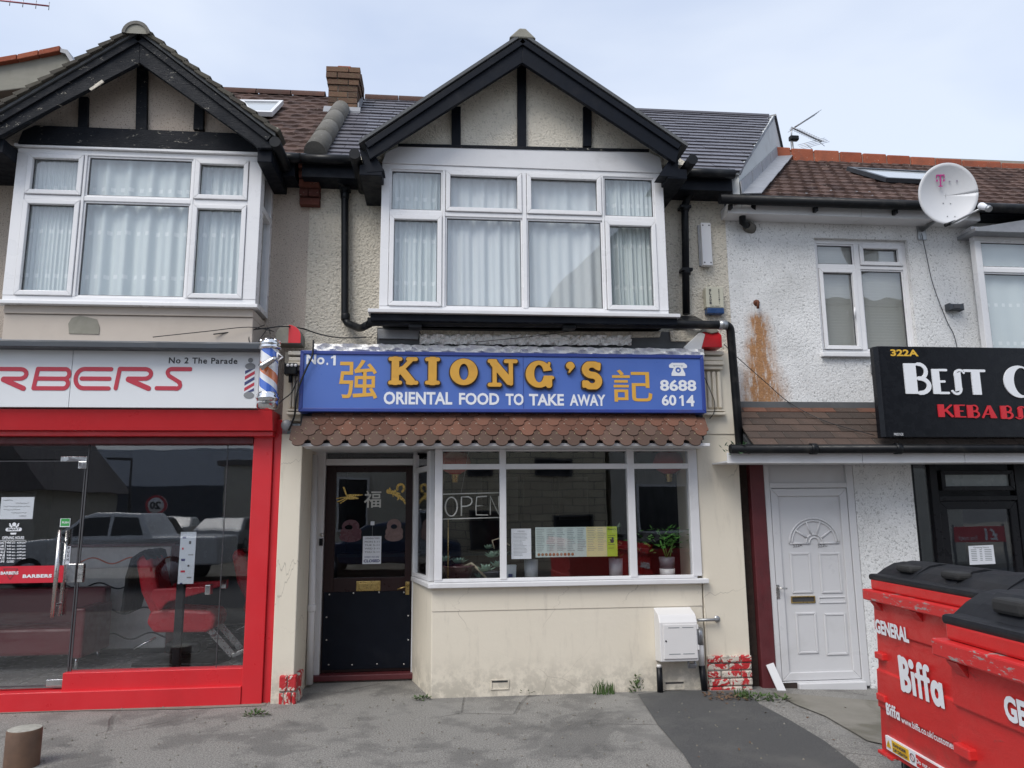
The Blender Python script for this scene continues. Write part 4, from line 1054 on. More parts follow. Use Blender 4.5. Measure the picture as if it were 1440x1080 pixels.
text('020 8657', (x0 + .04, -.081, z0 + hb + .01), (x1 - x0 - .08, 0, 0), (0, 0, .012), 'ink', t)
# gas meter box
MAT['meter'] = plain('meter_box_plastic', (.68, .67, .66), .4, var=.03, dirt=.12, dirtc=(.5, .48, .44))
Ym = -.34
x0, x1, z0, z1 = rect(919, 859, 982, 935, Ym)
x0 = at(931, 900, Ym)[0] - .015; z0 = at(955, 934, Ym)[2]; z1 = at(955, 862, Ym)[2]; xl = at(919, 900, YP)[0]
t = thing('meter_box', 'white plastic gas meter box fixed to the cream wall below the shop window', 'meter box', ((x0 + x1) / 2, YP, z0))
m = MB(); m.prismx([(YP - .001, z0), (Ym + .01, z0 + .02), (Ym + .01, z1 - .085), (Ym + .045, z1 - .02), (YP - .001, z1 + .03)], x0 - .0, x1); m.build('housing', 'meter', t, .008)
o = bx('door', 'meter', t, x0 + .03, x1 - .012, Ym - .002, Ym + .008, z0 + .045, z1 - .10, .004)
for za in (z0 + .085, z1 - .13):
    for q in (0, 1):
        xa = x0 + .075 + q * .13; bx('louvre', 'greyink', o, xa, xa + .105, Ym - .004, Ym - .002, za, za + .006)
m = MB(); m.lathe([(0, -.004), (.008, -.004), (.008, 0)], (x0 + .05, Ym - .002, (z0 + z1) / 2 - .02), 10, 'y'); m.build('lock', 'ink', o)
for dz_ in (.12, .30): bx('hinge', 'meter', t, x1 - .012, x1 + .004, Ym - .002, Ym + .02, z0 + dz_, z0 + dz_ + .04)
# pipes round the meter box
def sdown(name, label, cat, segs):
    t = thing(name, label, cat, segs[0][1][-1])
    for nm, pts, r, mt in segs: MB().tube(pts, r, 12).build(nm, mt, t)
    return t
a = at(927, 936, -.22); g0 = -.02
sdown('pipe', 'short white and black pipe under the left side of the meter box', 'pipe', [('lower_sleeve', [(a[0], -.22, .24 - .02), (a[0], -.22, g0)], .028, 'black_plastic'), ('upper_pipe', [(a[0], -.22, a[2] + .01), (a[0], -.22, .22)], .023, 'meter')])
a = at(985, 900, -.2)
sdown('pipe', 'white pipe with grey cap and black foot between meter box and red plinth', 'pipe', [('lower_sleeve', [(a[0], -.2, .22), (a[0] + .02, -.2, -.03)], .030, 'black_plastic'), ('upper_pipe', [(a[0], -.2, at(985, 905, -.2)[2]), (a[0], -.2, .22)], .025, 'meter'), ('elbow_cap', [(a[0] + .01, -.16, at(985, 893, -.2)[2] + .05), (a[0], -.185, at(985, 893, -.2)[2] + .02), (a[0], -.2, at(985, 905, -.2)[2] - .01)], .030, 'zinc')])
a = at(981, 872, -.2); c = at(1009, 871, -.2)
t = thing('pipe', 'thin grey pipe running right from the meter box into the pilaster', 'pipe', a)
MB().tube([(a[0], -.2, a[2]), (c[0], -.2, a[2]), (c[0] + .015, YP, a[2])], .014, 10).build('tube', 'zinc', t); MB().lathe([(0, -.01), (.028, -.01), (.03, 0)], (c[0] + .012, YP - .0, a[2]), 12, 'y').build('wall_collar', 'zinc', t)
a = at(973, 940, -.25); t = thing('gas_valve', 'small grey gas valve under the right side of the meter box', 'valve', a)
MB().tube([(a[0] - .03, -.25, z0 + .01), (a[0] - .03, -.25, z0 - .05), (a[0] + .03, -.25, z0 - .05), (a[0] + .03, -.25, z0 + .01)], .011, 8).build('valve_tube', 'zinc', t)
bx('valve_body', 'zinc', t, a[0] - .02, a[0] + .045, -.27, -.23, z0 - .045, z0 - .015, .006)

# cables
def cable(label, pts, Yd=None, r=.006, mat='cable', cat='cable', name='cable'):
    P = [Vector(at(q[0], q[1], q[2] if len(q) > 2 else Yd)) for q in pts]; Q = []
    for i in range(len(P) - 1):
        p0 = P[max(i - 1, 0)]; p1 = P[i]; p2 = P[i + 1]; p3 = P[min(i + 2, len(P) - 1)]
        for k in range(6):
            u = k / 6; Q.append(.5 * ((2 * p1) + (p2 - p0) * u + (2 * p0 - 5 * p1 + 4 * p2 - p3) * u * u + (3 * p1 - p0 - 3 * p2 + p3) * u ** 3))
    Q.append(P[-1]); o = MB().tube(Q, r, 6).build(name, mat, None); return tag(o, label, cat)
cable('thick black cable looping down over the left end of the blue sign', [(441, 478, -.42), (439, 500, -.42), (430, 520, -.42), (420, 545, -.42), (416, 566, -.41), (414, 585, -.35), (406, 605, -.3)], r=.009)
cable('black cable drooping from the left bay to the foil above the blue sign', [(300, 470, -.5), (370, 462, -.4), (400, 459, -.35), (425, 462, -.2), (450, 470, -.12), (480, 475, -.2), (515, 474, -.32)])
cable('thin black cable strung along the grey box over the white barber sign', [(215, 474, -.56), (290, 466, -.54), (350, 460, -.5), (385, 466, -.4)], r=.004)
cable('looped black cable behind the top of the barber pole', [(372, 457, -.42), (355, 465, -.45), (350, 478, -.48), (358, 488, -.48), (366, 476, -.45), (377, 462, -.4), (380, 470, -.4)], r=.004)
cable('black cable hanging from the grey bracket between the two shop signs', [(418, 534, -.28), (410, 552, -.25), (398, 562, -.24), (390, 570, -.24)], r=.005)
cable('thin cable running down the right pilaster beside the blue sign', [(991, 531, -.3), (1000, 552, -.24), (1005, 566, -.24), (1004, 580, -.24), (998, 589, -.24)], r=.004)
cable('thin dark wire swooping from the downpipe across the white wall to the tiled canopy', [(1018, 484, -.2), (1034, 500, -.1), (1075, 536, -.05), (1110, 566, -.06), (1160, 592, -.3), (1230, 612, -.5)], r=.004)
cable('thin black cable crossing the foil strip above the blue sign', [(668, 481, -.36), (740, 474, -.36), (800, 466, -.37)], r=.003)
# ================================================================== BARBER BUILDING (left)
BB = thing('barber_building', 'pebbledashed shop house with peeling black gable above a red barber shopfront', 'building', (-3, 0, 0))
XL = -5.6
lz0 = at(190, 426, YB)[2]; lz1 = at(200, 214, YB)[2]
lx0 = at(14, 314, YB)[0]; lx1 = at(364, 330, YB)[0]
m = wall_holes(MB(), XL, xSL - .001, 2.5, ZE - .08, 0.0, .25, [(lx0 + .1, lx1 - .1, lz0, lz1)]); m.build('upper_wall', 'render_pink', BB, fixn=False)
zrL = at(190, 281, YB)[2]
def lx(p, y=323): return at(p, y, YB)[0]
cols = [(lx(29), lx(110), 1, 1), (lx(114), lx(265.5), 0, 0), (lx(269), lx(346), 1, 1)]
winL = bay(BB, lx0, lx1, lz0, lz1, cols, zrL)
bx('sill', 'upvc', winL, lx0 - .03, lx1 + .03, YB - .05, YB + .05, lz0 - .035, lz0 - .002, .004)
bx('head_trim', 'upvc', winL, lx0 - .02, lx1 + .02, YB - .03, YB + .02, lz1 + .002, lz1 + .03, .003)
bx('ceiling_board', 'curtain_room', BB, lx0, lx1, YB + .021, 0, lz1 + .002, lz1 + .03)
m = MB(); a_, c_ = lx0 - .2, lx1 + .2
m.box(a_, c_, 1.6, 1.64, lz0 - .4, lz1 + .3); m.box(a_, c_, .26, 1.6, lz0 - .44, lz0 - .4); m.box(a_, c_, .26, 1.6, lz1 + .3, lz1 + .34); m.box(a_ - .04, a_, .26, 1.6, lz0 - .4, lz1 + .3); m.box(c_, c_ + .04, .26, 1.6, lz0 - .4, lz1 + .3)
m.build('bedroom', 'curtain_room', BB)
cg = 'sheer curtains in the bay over the barber sign'
MAT['voile2'] = MAT['voile']
curtain('sheer_curtain', lx(27), lx(112), lz0 + .03, lz1 - .03, YB + .10, 'voile', 'sheer curtain behind the left opening lights over the barber sign', cg, 6, .015, 21)
curtain('sheer_curtain', lx(113), lx(267), lz0 + .03, lz1 - .03, YB + .10, 'voile', 'wide sheer curtain behind the big middle pane over the barber sign', cg, 6, .025, 22)
curtain('sheer_curtain', lx(268), lx(350), lz0 + .03, lz1 - .03, YB + .10, 'voile', 'sheer curtain behind the right opening lights over the barber sign', cg, 5, .018, 23)
# apron under the bay
za0 = at(180, 470, YB)[2]
MAT['apron'] = plain('pinkish_cream_paint', (.50, .44, .38), .7, var=.08, vs=3, bump=.3, bs=14, dirt=.3, dirtc=(.32, .27, .23))
zj = at(180, 443, YB)[2]
bx('apron_board', 'apron', BB, lx0 + .02, lx1 - .02, YB + .01, -.002, zj + .003, lz0 - .036, .004)
bx('apron_board', 'apron', BB, lx0 + .02, lx1 - .02, YB + .025, -.002, za0 - .1, zj, .004)
pts = [(97, 469), (96, 455), (101, 447), (112, 444), (124, 446), (136, 449), (140, 460), (139, 470)]
m = MB(); m.prism([P2(px, py, YB + .02) for px, py in pts], YB + .019, YB + .024); m.build('bare_patch', 'moss', BB)
# gable
m = MB(); m.prism([P2(-60, 200, YB), P2(400, 214, YB), P2(196, 60, YB)], YB + .035, YB + .1); m.build('gable_wall', 'render_pink', BB)
m = MB(); m.prism([P2(26, 206, YB), P2(366, 217, YB), P2(352, 192, YB), P2(330, 189, YB), P2(52, 178, YB), P2(34, 186, YB)], YB - .03, YB + .034); m.build('tie_beam', 'black_peel', BB, .006)
for a, b_, t_ in ((109, 123, 136), (190.5, 206.5, 80), (271.5, 286, 140)):
    m = MB(); m.prism([P2(a, 182, YB), P2(b_, 183, YB), P2(b_ + 1, t_, YB), P2(a + 2, t_, YB)], YB - .005, YB + .034); m.build('timber_stud', 'black_peel', BB, .005)
barge(BB, [(-20, 177), (196, 51), (382, 193)], [(-20, 201), (196, 88), (366, 209)], YG, 'black_peel')
m = MB(); m.prism([P2(352, 197, YG), P2(382, 193, YG), P2(382, 208, YG), P2(362, 208, YG)], YG + .001, YG + .044); m.build('bargeboard_foot', 'black_peel', BB, .004)
m = MB(); m.prism([P2(126, 126, YG), P2(129, 128, YG), P2(147, 116, YG), P2(144, 113, YG)], YG - .012, YG - .002); m.build('bare_splinter', 'render_gable', BB)
gable_roof(BB, (-25, 176), (196, 48), (388, 194), YG, 2.0, 'felt', .03)
MAT['tile_verge'] = tile_mat('dark_verge_tile', (.075, .068, .058), (.12, .11, .09), (.06, .055, .035), amt=.6)
# verge tiles stepping up both slopes
A_ = Vector(P2(196, 46, YG)); 
for foot, n in ((P2(-25, 173, YG), 13), (P2(390, 193, YG), 12)):
    F_ = Vector(foot); d = (A_ - F_); Ln = d.length; d.normalize(); nn_ = Vector((-d.y, d.x)); nn_ = nn_ if nn_.y > 0 else -nn_
    for k in range(n):
        a = F_ + d * (Ln * k / n); c = F_ + d * (Ln * (k + 1.12) / n); t0_, t1_ = .062, .036
        m = MB(); m.prism([tuple(a + nn_ * .02), tuple(c + nn_ * .006), tuple(c + nn_ * t1_), tuple(a + nn_ * t0_)], YG - .06, YG + .2)
        m.build('verge_tile', 'tile_verge', BB, .004)
m = MB(); m.lathe([(.12, YG - .08), (.12, YG + .4)], (A_.x, 0, A_.y - .055), 14, 'y', 0, math.pi); m.lathe([(.09, YG - .08), (.12, YG - .08)], (A_.x, 0, A_.y - .055), 14, 'y', 0, math.pi); m.build('ridge_tile', 'tile_grey', BB, fixn=False)
m = MB(); m.lathe([(0, YG - .07), (.11, YG - .07)], (A_.x, 0, A_.y - .055), 14, 'y', 0, math.pi); m.build('ridge_mortar', 'moss', BB)
fz = P2(370, 208, YG)[1]; fxr = P2(384, 208, YG)[0]
bx('soffit_box', 'black_paint', BB, lx1 + .003, fxr - .02, YG + .05, 0.0, fz - .11, fz + .02, .006)
MB().tube([(fxr + .02, YG - .03, fz + .05), (fxr + .02, .1, fz + .05)], .05, 14).build('side_gutter', 'black_plastic', BB)
bx('soffit_board', 'black_paint', BB, XL, lx0 - .003, YG + .05, 0.0, fz - .11, fz + .02, .006)
x0 = at(396, 235, -.3)[0]
MB().tube([(x0, -.33, ZE - .045), (at(423, 235, -.3)[0], -.33, ZE - .045)], .05, 12).build('gutter', 'black_plastic', BB)
bx('eaves_fascia', 'black_paint', BB, lx1, xSL - .102, -.27, -.0, ZE - .2, ZE - .02)
# pantile roof
def pantiles(root, xa, xb, P0, P1, rows, tw_, mat, lefts=None, rights=None, kind='stuff', amp=.011, nx=6, lift=.018):
    """stepped wavy courses between the eaves line (y,z)=P0 and the ridge line P1"""
    m = MB()
    for r in range(rows):
        t0_, t1_ = r / rows, (r + 1.0) / rows
        def edge(t, e, dflt): return dflt if e is None else e[0] + (e[1] - e[0]) * t
        la, ra = edge(t0_, lefts, xa), edge(t0_, rights, xb); lb, rb_ = edge(t1_, lefts, xa), edge(t1_, rights, xb)
        y0, z0 = P0[0] + (P1[0] - P0[0]) * t0_, P0[1] + (P1[1] - P0[1]) * t0_; y1, z1 = P0[0] + (P1[0] - P0[0]) * t1_, P0[1] + (P1[1] - P0[1]) * t1_
        n = int((max(ra, rb_) - min(la, lb)) / tw_ * nx); gx_ = [min(la, lb) + i * tw_ / nx for i in range(n + 1)]
        rows_ = [[], [], []]
        rj = random.Random(r * 7)
        off = tw_ * .5 * (r % 2)
        j_ = {}
        for x in gx_:
            ph = ((x + off) / tw_) % 1.0; h = amp * (math.sin(ph / .5 * math.pi) if ph < .5 else -.15)
            jj = j_.setdefault(int((x + off) / tw_), rj.uniform(-.004, .004))
            xx0 = min(max(x, la), ra); xx1 = min(max(x, lb), rb_)
            rows_[0].append((xx0, y0, z0 - .01 + h)); rows_[1].append((xx0, y0 - .004, z0 + lift + h + jj)); rows_[2].append((xx1, y1, z1 + .002 + h + jj))
        m.grid(rows_[:2], smooth=False); m.grid(rows_[1:], smooth=False)
    o = m.build('roof_tiles', mat, root, fixn=False); o['kind'] = kind; return o
b = NB('brown_pantile')
X, Y_, Z = b.xyz(); wn = b.n('ShaderNodeTexWhiteNoise', noise_dimensions='3D'); cb = b.n('ShaderNodeCombineXYZ'); b.set(cb.inputs[0], b.math('FLOOR', b.math('DIVIDE', X, .16))); b.set(cb.inputs[1], b.math('FLOOR', b.math('DIVIDE', Z, .115))); b.set(wn.inputs['Vector'], cb.outputs[0]); c = b.mix(b.noise(4, 6), (.07, .042, .035), (.125, .076, .06)); c = b.mix(wn.outputs['Value'], c, b.mix(1.0, c, (.45, .42, .42), 'MULTIPLY'))
c = b.mix(b.sstep(b.noise(24, 4, .7), .62, .7, 0, .7), c, (.33, .27, .22))
MAT['pantile'] = b.done(b.bsdf(c, .85, 0, b.bump(b.noise(50, 4), .5, .006), .3))
pantiles(BB, -5.6, xHL, (-.28, ZE), (1.9, RID), 17, .19, 'pantile')
m = MB(); m.add([(-9, 1.9, RID - .02), (xHL, 1.9, RID - .02), (xHL, 4.6, ZE), (-9, 4.6, ZE)], [(0, 1, 2, 3)]); m.build('rear_slope', 'felt', BB)
for k in range(10): piece('ridge_tile', rtm, BB, (xHL - .25 - (k + 1) * .43, 1.9, RID - .02))
# roof light
q = [at(345, 147, 1.5), at(398, 148, 1.5)]
def onroof(px, py, off=.05):
    # intersection of the sight line with the roof plane
    d = RM.T @ np.array([(px - 720) / FPX, 1, -(py - 540) / FPX]); k = (RID - ZE) / 2.18
    t = (ZE + off + k * (CAM[1] + .28) - CAM[2]) / (d[2] - k * d[1]); return Vector(CAM + t * d)
a0, a1, a2, a3 = onroof(352, 163), onroof(383, 164), onroof(399, 147), onroof(338, 146)
nrm = Vector((0, -(RID - ZE), 2.18)).normalized()
rl = thing('roof_light', 'small white framed roof light in the brown tiles left of the chimney', 'skylight', tuple(a0))
c_ = (a0 + a1 + a2 + a3) / 4
def ringpts(k): return [c_ + (p - c_) * k for p in (a0, a1, a2, a3)]
o_, i_ = ringpts(1.0), ringpts(.80); m = MB()
for q in range(4):
    r = (q + 1) % 4; m.hexa([o_[q], o_[r], i_[r], i_[q], o_[q] + nrm * .05, o_[r] + nrm * .05, i_[r] + nrm * .05, i_[q] + nrm * .05])
m.build('frame', 'white_paint', rl)
MAT['skyglass'] = plain('skylight_glass', (.45, .48, .5), .08, 0)
m = MB(); m.hexa([*i_, *[p + nrm * .03 for p in i_]]); m.build('pane', 'skyglass', rl)
# party wall with red coping far left
pw = thing('party_wall', 'grey rendered party wall with red tile coping at the far left roof', 'wall', at(0, 130, .4))
m = MB(); m.prism([P2(-80, 132, .4), P2(0, 128, .4), P2(40, 123, .4), P2(108, 110, .4), P2(106, 92, .4), P2(98, 78, .4), P2(88, 74, .4), P2(0, 91, .4), P2(-80, 103, .4)], .4, 1.5); m.build('rendered_wall', 'moss', pw, .01)
cp = [(-80, 99), (-40, 93), (-8, 88), (28, 82), (58, 76), (88, 70), (97, 72)]
for k in range(5):
    a, c = P2(*cp[k], .4), P2(*cp[k + 1], .4); m = MB(); m.prism([(a[0] + .004, a[1] - .05), (c[0] - .004, c[1] - .05), (c[0] - .004, c[1] + .01), (a[0] + .004, a[1] + .01)], .34, 1.56); m.build('coping_tile', 'ridge_red', pw, .006)
m = MB(); m.prism([P2(88, 72, .4), P2(98, 74, .4), P2(107, 90, .4), P2(109, 108, .4), P2(104, 108, .4), P2(103, 92, .4), P2(95, 79, .4), P2(88, 77, .4)], .35, 1.52); m.build('lead_edge', 'lead', pw)
ta = thing('tv_aerial', 'reddish comb aerial at the top left corner of the sky', 'aerial', at(0, 0, .8))
a = Vector(at(-60, -6, .8)); c = Vector(at(69, 8.5, .8)); MAT['aerial_red'] = plain('aerial_red', (.32, .10, .12), .4, .5)
MB().tube([a, c], .009, 6).build('boom', 'aerial_red', ta)
for k in range(8):
    p = a.lerp(c, k / 7); MB().tube([p + Vector((0, 0, .05)), p - Vector((0, 0, .05))], .004, 6).build('rod', 'zinc', ta)
MB().tube([a, a - Vector((0, 0, 1.6))], .02, 8).build('mast', 'zinc', ta)

# --- shop front
YR = -.12
px_r0, px_r1 = at(350, 780, YR)[0], at(378, 780, YR)[0]
zrt = at(200, 623, YR)[2]; zrb = .0
ps = at(365, 550, -.4)[0]
bx('side_post', 'red_paint', BB, px_r0, px_r1, YR - .03, .12, -.04, at(365, 612, YR)[2], .006)
bx('side_post', 'red_paint', BB, px_r1 + .001, xpl0 - .003, YR, .12, -.04, at(380, 590, YR)[2], .006)
zl0 = at(190, 605, -.3)[2]; zl1 = at(190, 576, -.33)[2]
m = MB(); m.prismx([(-.29, zl0), (-.345, zl1), (.1, zl1), (.1, zl0)], XL, at(384, 590, -.3)[0]); m.build('shutter_fascia', 'red_paint', BB, .004)
m = MB(); m.prismx([(-.24, zl0 - .045), (-.24, zl0 - .002), (.1, zl0 - .002), (.1, zl0 - .045)], XL, at(384, 600, -.25)[0]); m.build('lower_rail', 'red_paint', BB, .004)
m = MB(); m.prismx([(-.16, zrt - .01), (-.16, zl0 - .047), (.1, zl0 - .047), (.1, zrt - .01)], XL, px_r0 + .0); m.build('head_rail', 'maroon', BB, .004)
gzb = at(220, 943, YR)[2]; gzt = zrt
xdoor = at(88, 950, YR)[0]; xd1 = at(104, 800, YR)[0]
bx('bottom_rail', 'red_paint', BB, xdoor + .0, px_r0 - .001, YR + .0, .02, at(220, 969, YR)[2], gzb, .004)
bx('threshold', 'red_paint', BB, XL, px_r0 - .001, YR - .04, .02, -.04, at(220, 969, YR - .04)[2], .006)
# glass: three fixed panes butted together, and the door
xj = at(314, 700, YR)[0]
YGl = YR + .06
bx('glass_panel', 'glass_shop', BB, xd1 + .02, xj - .003, YGl, YGl + .01, gzb - .0, gzt)
bx('glass_panel', 'glass_shop', BB, xj + .003, px_r0, YGl, YGl + .01, gzb, gzt)
zdt = at(50, 647, YR)[2]; zdb = at(40, 968, YR)[2]
bx('glass_joint', 'seal', BB, xj - .003, xj + .003, YGl - .001, YGl + .011, gzb, gzt); bx('glass_joint', 'seal', BB, xd1 + .008, xd1 + .02, YGl - .001, YGl + .011, gzb, gzt)
bx('overdoor_pane', 'glass_shop', BB, XL, xd1 + .006, YGl, YGl + .01, zdt + .01, gzt)
dr = thing('glass_door', 'frameless glass barber door with long steel handles, red band and opening hours', 'door', (at(40, 968, YGl)[0], YGl, zdb))
xd0 = xd1 - 1.0
bx('glass_leaf', 'glass_shop', dr, xd0, xd1, YGl, YGl + .01, zdb, zdt)
frame_ring(MB(), xd0, xd1, zdb, zdt, .010, YGl - .002, YGl + .012).build('seal_edge', 'seal', dr)
a = at(104, 649, YGl); m = MB(); m.box(a[0] - .11, a[0] + .115, YGl - .012, YGl + .022, zdt - .01, zdt + .035); m.box(a[0] + .045, a[0] + .115, YGl - .0125, YGl + .0225, zdt - .075, zdt - .01); m.build('top_patch', 'chrome', dr, .003)
bx('bottom_patch', 'chrome', dr, xd1 - .17, xd1 - .005, YGl - .012, YGl + .022, zdb, zdb + .055, .003)
for (pa_, pb_, yo, nm) in (((83.5, 745), (75, 868), -.09, 'pull_handle'), ((94, 746), (85, 866), .08, 'pull_handle')):
    q0, q1 = at(*pa_, YGl + yo), at(*pb_, YGl + yo); xm = (q0[0] + q1[0]) / 2
    o = MB().tube([(xm, YGl + yo, q0[2]), (xm, YGl + yo, q1[2])], .019, 14).build(nm, 'steel', dr)
    for zz_ in (q0[2] - .1, q1[2] + .1): MB().tube([(xm, YGl + yo, zz_), (xm, YGl, zz_)], .009, 8).build('standoff', 'chrome', o)
x0, x1, z0, z1 = rect(90, 793, 98, 819, YGl - .01); bx('lock_case', 'chrome', dr, x0, xd1 - .004, YGl - .02, YGl + .03, z0, z1, .004)
x0, x1, z0, z1 = rect(99, 793, 107, 819, YGl - .01); bx('lock_keeper', 'steel', dr, xd1 + .012, xd1 + .06, YGl - .018, YGl + .03, z0, z1, .004)
MAT['band_red'] = plain('red_vinyl', (.56, .02, .04), .4, var=.04)
x0, x1, z0, z1 = rect(-30, 796, 89, 820, YGl - .002)
bx('red_band', 'band_red', dr, xd0 + .011, x1, YGl - .004, YGl - .0005, z0, z1)
Yt = YGl - .005
def dtxt(s, a, b_, c, d, mat='white_print', **k): return wtext(s, a, b_, c, d, Yt, mat, dr, depth=.0012, **k)
dtxt('BARBERS', 1, 803.5, 26, 808, bold=.04); dtxt('BARBERS', 32, 807.5, 73, 812.5, bold=.05, spacing=1.1)
q = [P2(5, 800, Yt), P2(25, 800, Yt), P2(14, 815, Yt)]
m = MB()
for i in range(3):
    a, c = Vector(q[i]), Vector(q[(i + 1) % 3]); m.bar((a.x, Yt - .0008, a.y), (c.x, Yt - .0008, c.y), .0008, .004)
m.build('triangle_mark', 'ink', dr)
dtxt('OPENING HOURS', 3, 754, 34, 758.5, bold=.02)
for i, (dname, hrs) in enumerate((('MON', '9:00 am - 6:30 pm'), ('TUE', '9:00 am - 6:30 pm'), ('WED', '9:00 am - 6:30 pm'), ('THU', '9:00 am - 6:30 pm'), ('FRI', '9:00 am - 6:30 pm'), ('SAT', '9:00 am - 6:00 pm'), ('SUN', 'CLOSED'))):
    y = 762 + i * 4.35; dtxt(dname, -4, y, 6, y + 3, bold=.03); dtxt(hrs, 9.5, y, 36 if i < 6 else 20, y + 3, bold=.03)
m = MB(); p = P2(8, 761, Yt), P2(7, 791, Yt); m.box(p[0][0], p[0][0] + .003, Yt - .001, Yt, p[1][1], p[0][1]); o = m.build('rule', 'white_print', dr)
p = P2(-4, 760.3, Yt), P2(37, 760.3, Yt); bx('rule', 'white_print', dr, p[0][0], p[1][0], Yt - .001, Yt, p[0][1] - .001, p[0][1] + .002)
# crown and SMART badge
x0, x1, z0, z1 = rect(7, 734, 32, 752, Yt)
glyph([(.2, .42, 1.2, .42, .14), ('p', [(.45, .16), (.95, .16), (.9, .02), (.5, .02)]), (.35, .72, .55, .66, .04), (.85, .66, 1.05, .72, .04), (.35, .88, .5, .62, .05), (1.05, .88, .9, .62, .05), ('e', .7, .82, .16, .16)], (1.4, 1.02), (x0, Yt, z0), (x1 - x0, 0, 0), (0, 0, z1 - z0), .001, 70).build('badge', 'white_print', dr, fixn=False)
xx0 = x0 + .16 * (x1 - x0); text('SMART', (xx0, Yt - .0012, z0 + .34 * (z1 - z0)), ((x1 - x0) * .68, 0, 0), (0, 0, (z1 - z0) * .17), 'ink', dr, depth=.0006, bold=.03)
MAT['green'] = plain('green_sticker', (.04, .30, .07), .5)
x0, x1, z0, z1 = rect(84.5, 729, 98.5, 741, Yt); bx('push_sticker', 'paper', dr, x0, x1, Yt + .0, Yt + .004, z0, z1); bx('push_sticker_field', 'green', dr, x0 + .006, x1 - .004, Yt - .001, Yt, z0 + .008, z1 - .002)
text('PUSH', (x0 + .018, Yt - .0015, z0 + .03), (x1 - x0 - .03, 0, 0), (0, 0, .018), 'white_print', dr, bold=.02, depth=.0006)
x0, x1, z0, z1 = rect(93, 768, 98.5, 793, Yt); bx('push_sticker', 'paper', dr, x0, x1, Yt, Yt + .004, z0, z1)
for k, ch in enumerate('PUSH'): text(ch, (x0 + .008, Yt - .001, z1 - .03 - k * .033), (x1 - x0 - .016, 0, 0), (0, 0, .024), 'ink', dr, depth=.0005, bold=.03)
x0, x1, z0, z1 = rect(.5, 699, 47, 730, YGl + .012)
nt_ = thing('handwritten_note', 'white handwritten note taped inside the glass barber door', 'notice', ((x0 + x1) / 2, YGl + .012, z0)); bx('sheet', 'paper', nt_, x0, x1, YGl + .012, YGl + .014, z0, z1)
rr = random.Random(3)
for k, (u0, u1) in enumerate(((.08, .35), (.45, .85), (.08, .9), (.1, .6), (.35, .8), (.6, .8))):
    pts = []; zc = z1 - (k + 1) * (z1 - z0) / 7
    for i in range(26): pts.append((x0 + (u0 + (u1 - u0) * i / 25) * (x1 - x0), YGl + .011, zc + rr.uniform(-.005, .005)))
    MB().tube(pts, .0012, 4).build('ink_line', 'ink', nt_)

# --- sign panel, box above it
zb1 = at(180, 471, -.52)[2]; zb0 = at(180, 489, -.52)[2]
xe = at(366, 480, -.52)[0]
bx('shutter_box_top', 'grey_metal', BB, XL, xe, -.52, -.08, zb0, zb1 - .06, .006); m = MB(); m.prismx([(-.52, zb1 - .055), (-.08, zb1 + .06), (-.08, zb1 - .059), (-.52, zb1 - .059)], XL, xe); m.build('lead_capping', 'lead', BB)
MAT['sign_white'] = plain('sign_white', (.70, .72, .74), .35, var=.03, vs=2, dirt=.08, dirtc=(.4, .4, .42))
YW = -.38
SG = thing('barber_sign', 'white panel sign with extended red letters ending BERS over the red shopfront', 'sign', (-3, YW, 2.7))
zs1 = at(180, 491, YW)[2]; zs0 = at(180, 573, YW)[2]; xs1 = at(364, 530, YW)[0]; xj2 = at(100, 530, YW)[0]
bx('panel', 'sign_white', SG, XL, xj2 - .002, YW, YW + .1, zs0, zs1, .002); bx('panel', 'sign_white', SG, xj2 + .002, xs1, YW, YW + .1, zs0, zs1, .002)
MAT['sign_red'] = plain('sign_red', (.47, .03, .055), .4, var=.03)
Wd = 1.66; T = .088
BL = {'B': [(.16, T, 1.38, T, T), (.24, .91, 1.45, .91, T), (.18, .5, 1.40, .5, T), (T + .02, T, .22, .91, T)] + arc(1.38, .29, .2, .205, -90, 90, T, 8) + arc(1.42, .705, .18, .205, -90, 90, T, 8),
      'E': [(.45, T, 1.55, T, T), (.5, .91, 1.6, .91, T), (.35, .5, 1.55, .5, T)] + arc(.45, .5, .36, .41, 90, 270, T, 12),
      'R': [(T, T, .2, .91, T), (.2, .91, 1.3, .91, T), (1.3, .5, .6, .5, T), (.6, .46, 1.5, T, T + .02)] + arc(1.3, .705, .27, .205, -90, 90, T, 10),
      'A': [(T, T, .2, .7, T), (.45, .91, 1.3, .91, T), (1.5, .7, 1.45, T, T), (.2, .42, 1.5, .42, T)] + arc(.45, .7, .25, .21, 90, 180, T, 8) + arc(1.27, .7, .23, .21, 0, 90, T, 8),
      'S': [(.75, .91, 1.62, .91, T), (.62, .62, 1.15, .34, T), (T, T, .98, T, T)] + arc(.75, .76, .2, .15, 90, 220, T, 8) + arc(.98, .22, .2, .15, -90, 50, T, 8)}
for ch, a in (('B', -132), ('A', -73), ('R', -14.5), ('B', 45), ('E', 103.5), ('R', 161), ('S', 218.5)):
    c = a + (54 if ch != 'S' else 50); x0, x1, z0, z1 = rect(a, 516, c, 549, YW)
    glyph(BL[ch], (Wd, 1.0), (x0, YW, z0), (x1 - x0, 0, 0), (0, 0, z1 - z0), .004, 110).build('letter', 'sign_red', SG, fixn=False)
wtext('No 2 The Parade', 237.5, 503, 334, 511.5, YW, 'ink', SG, bold=.02, spacing=1.12, depth=.002)
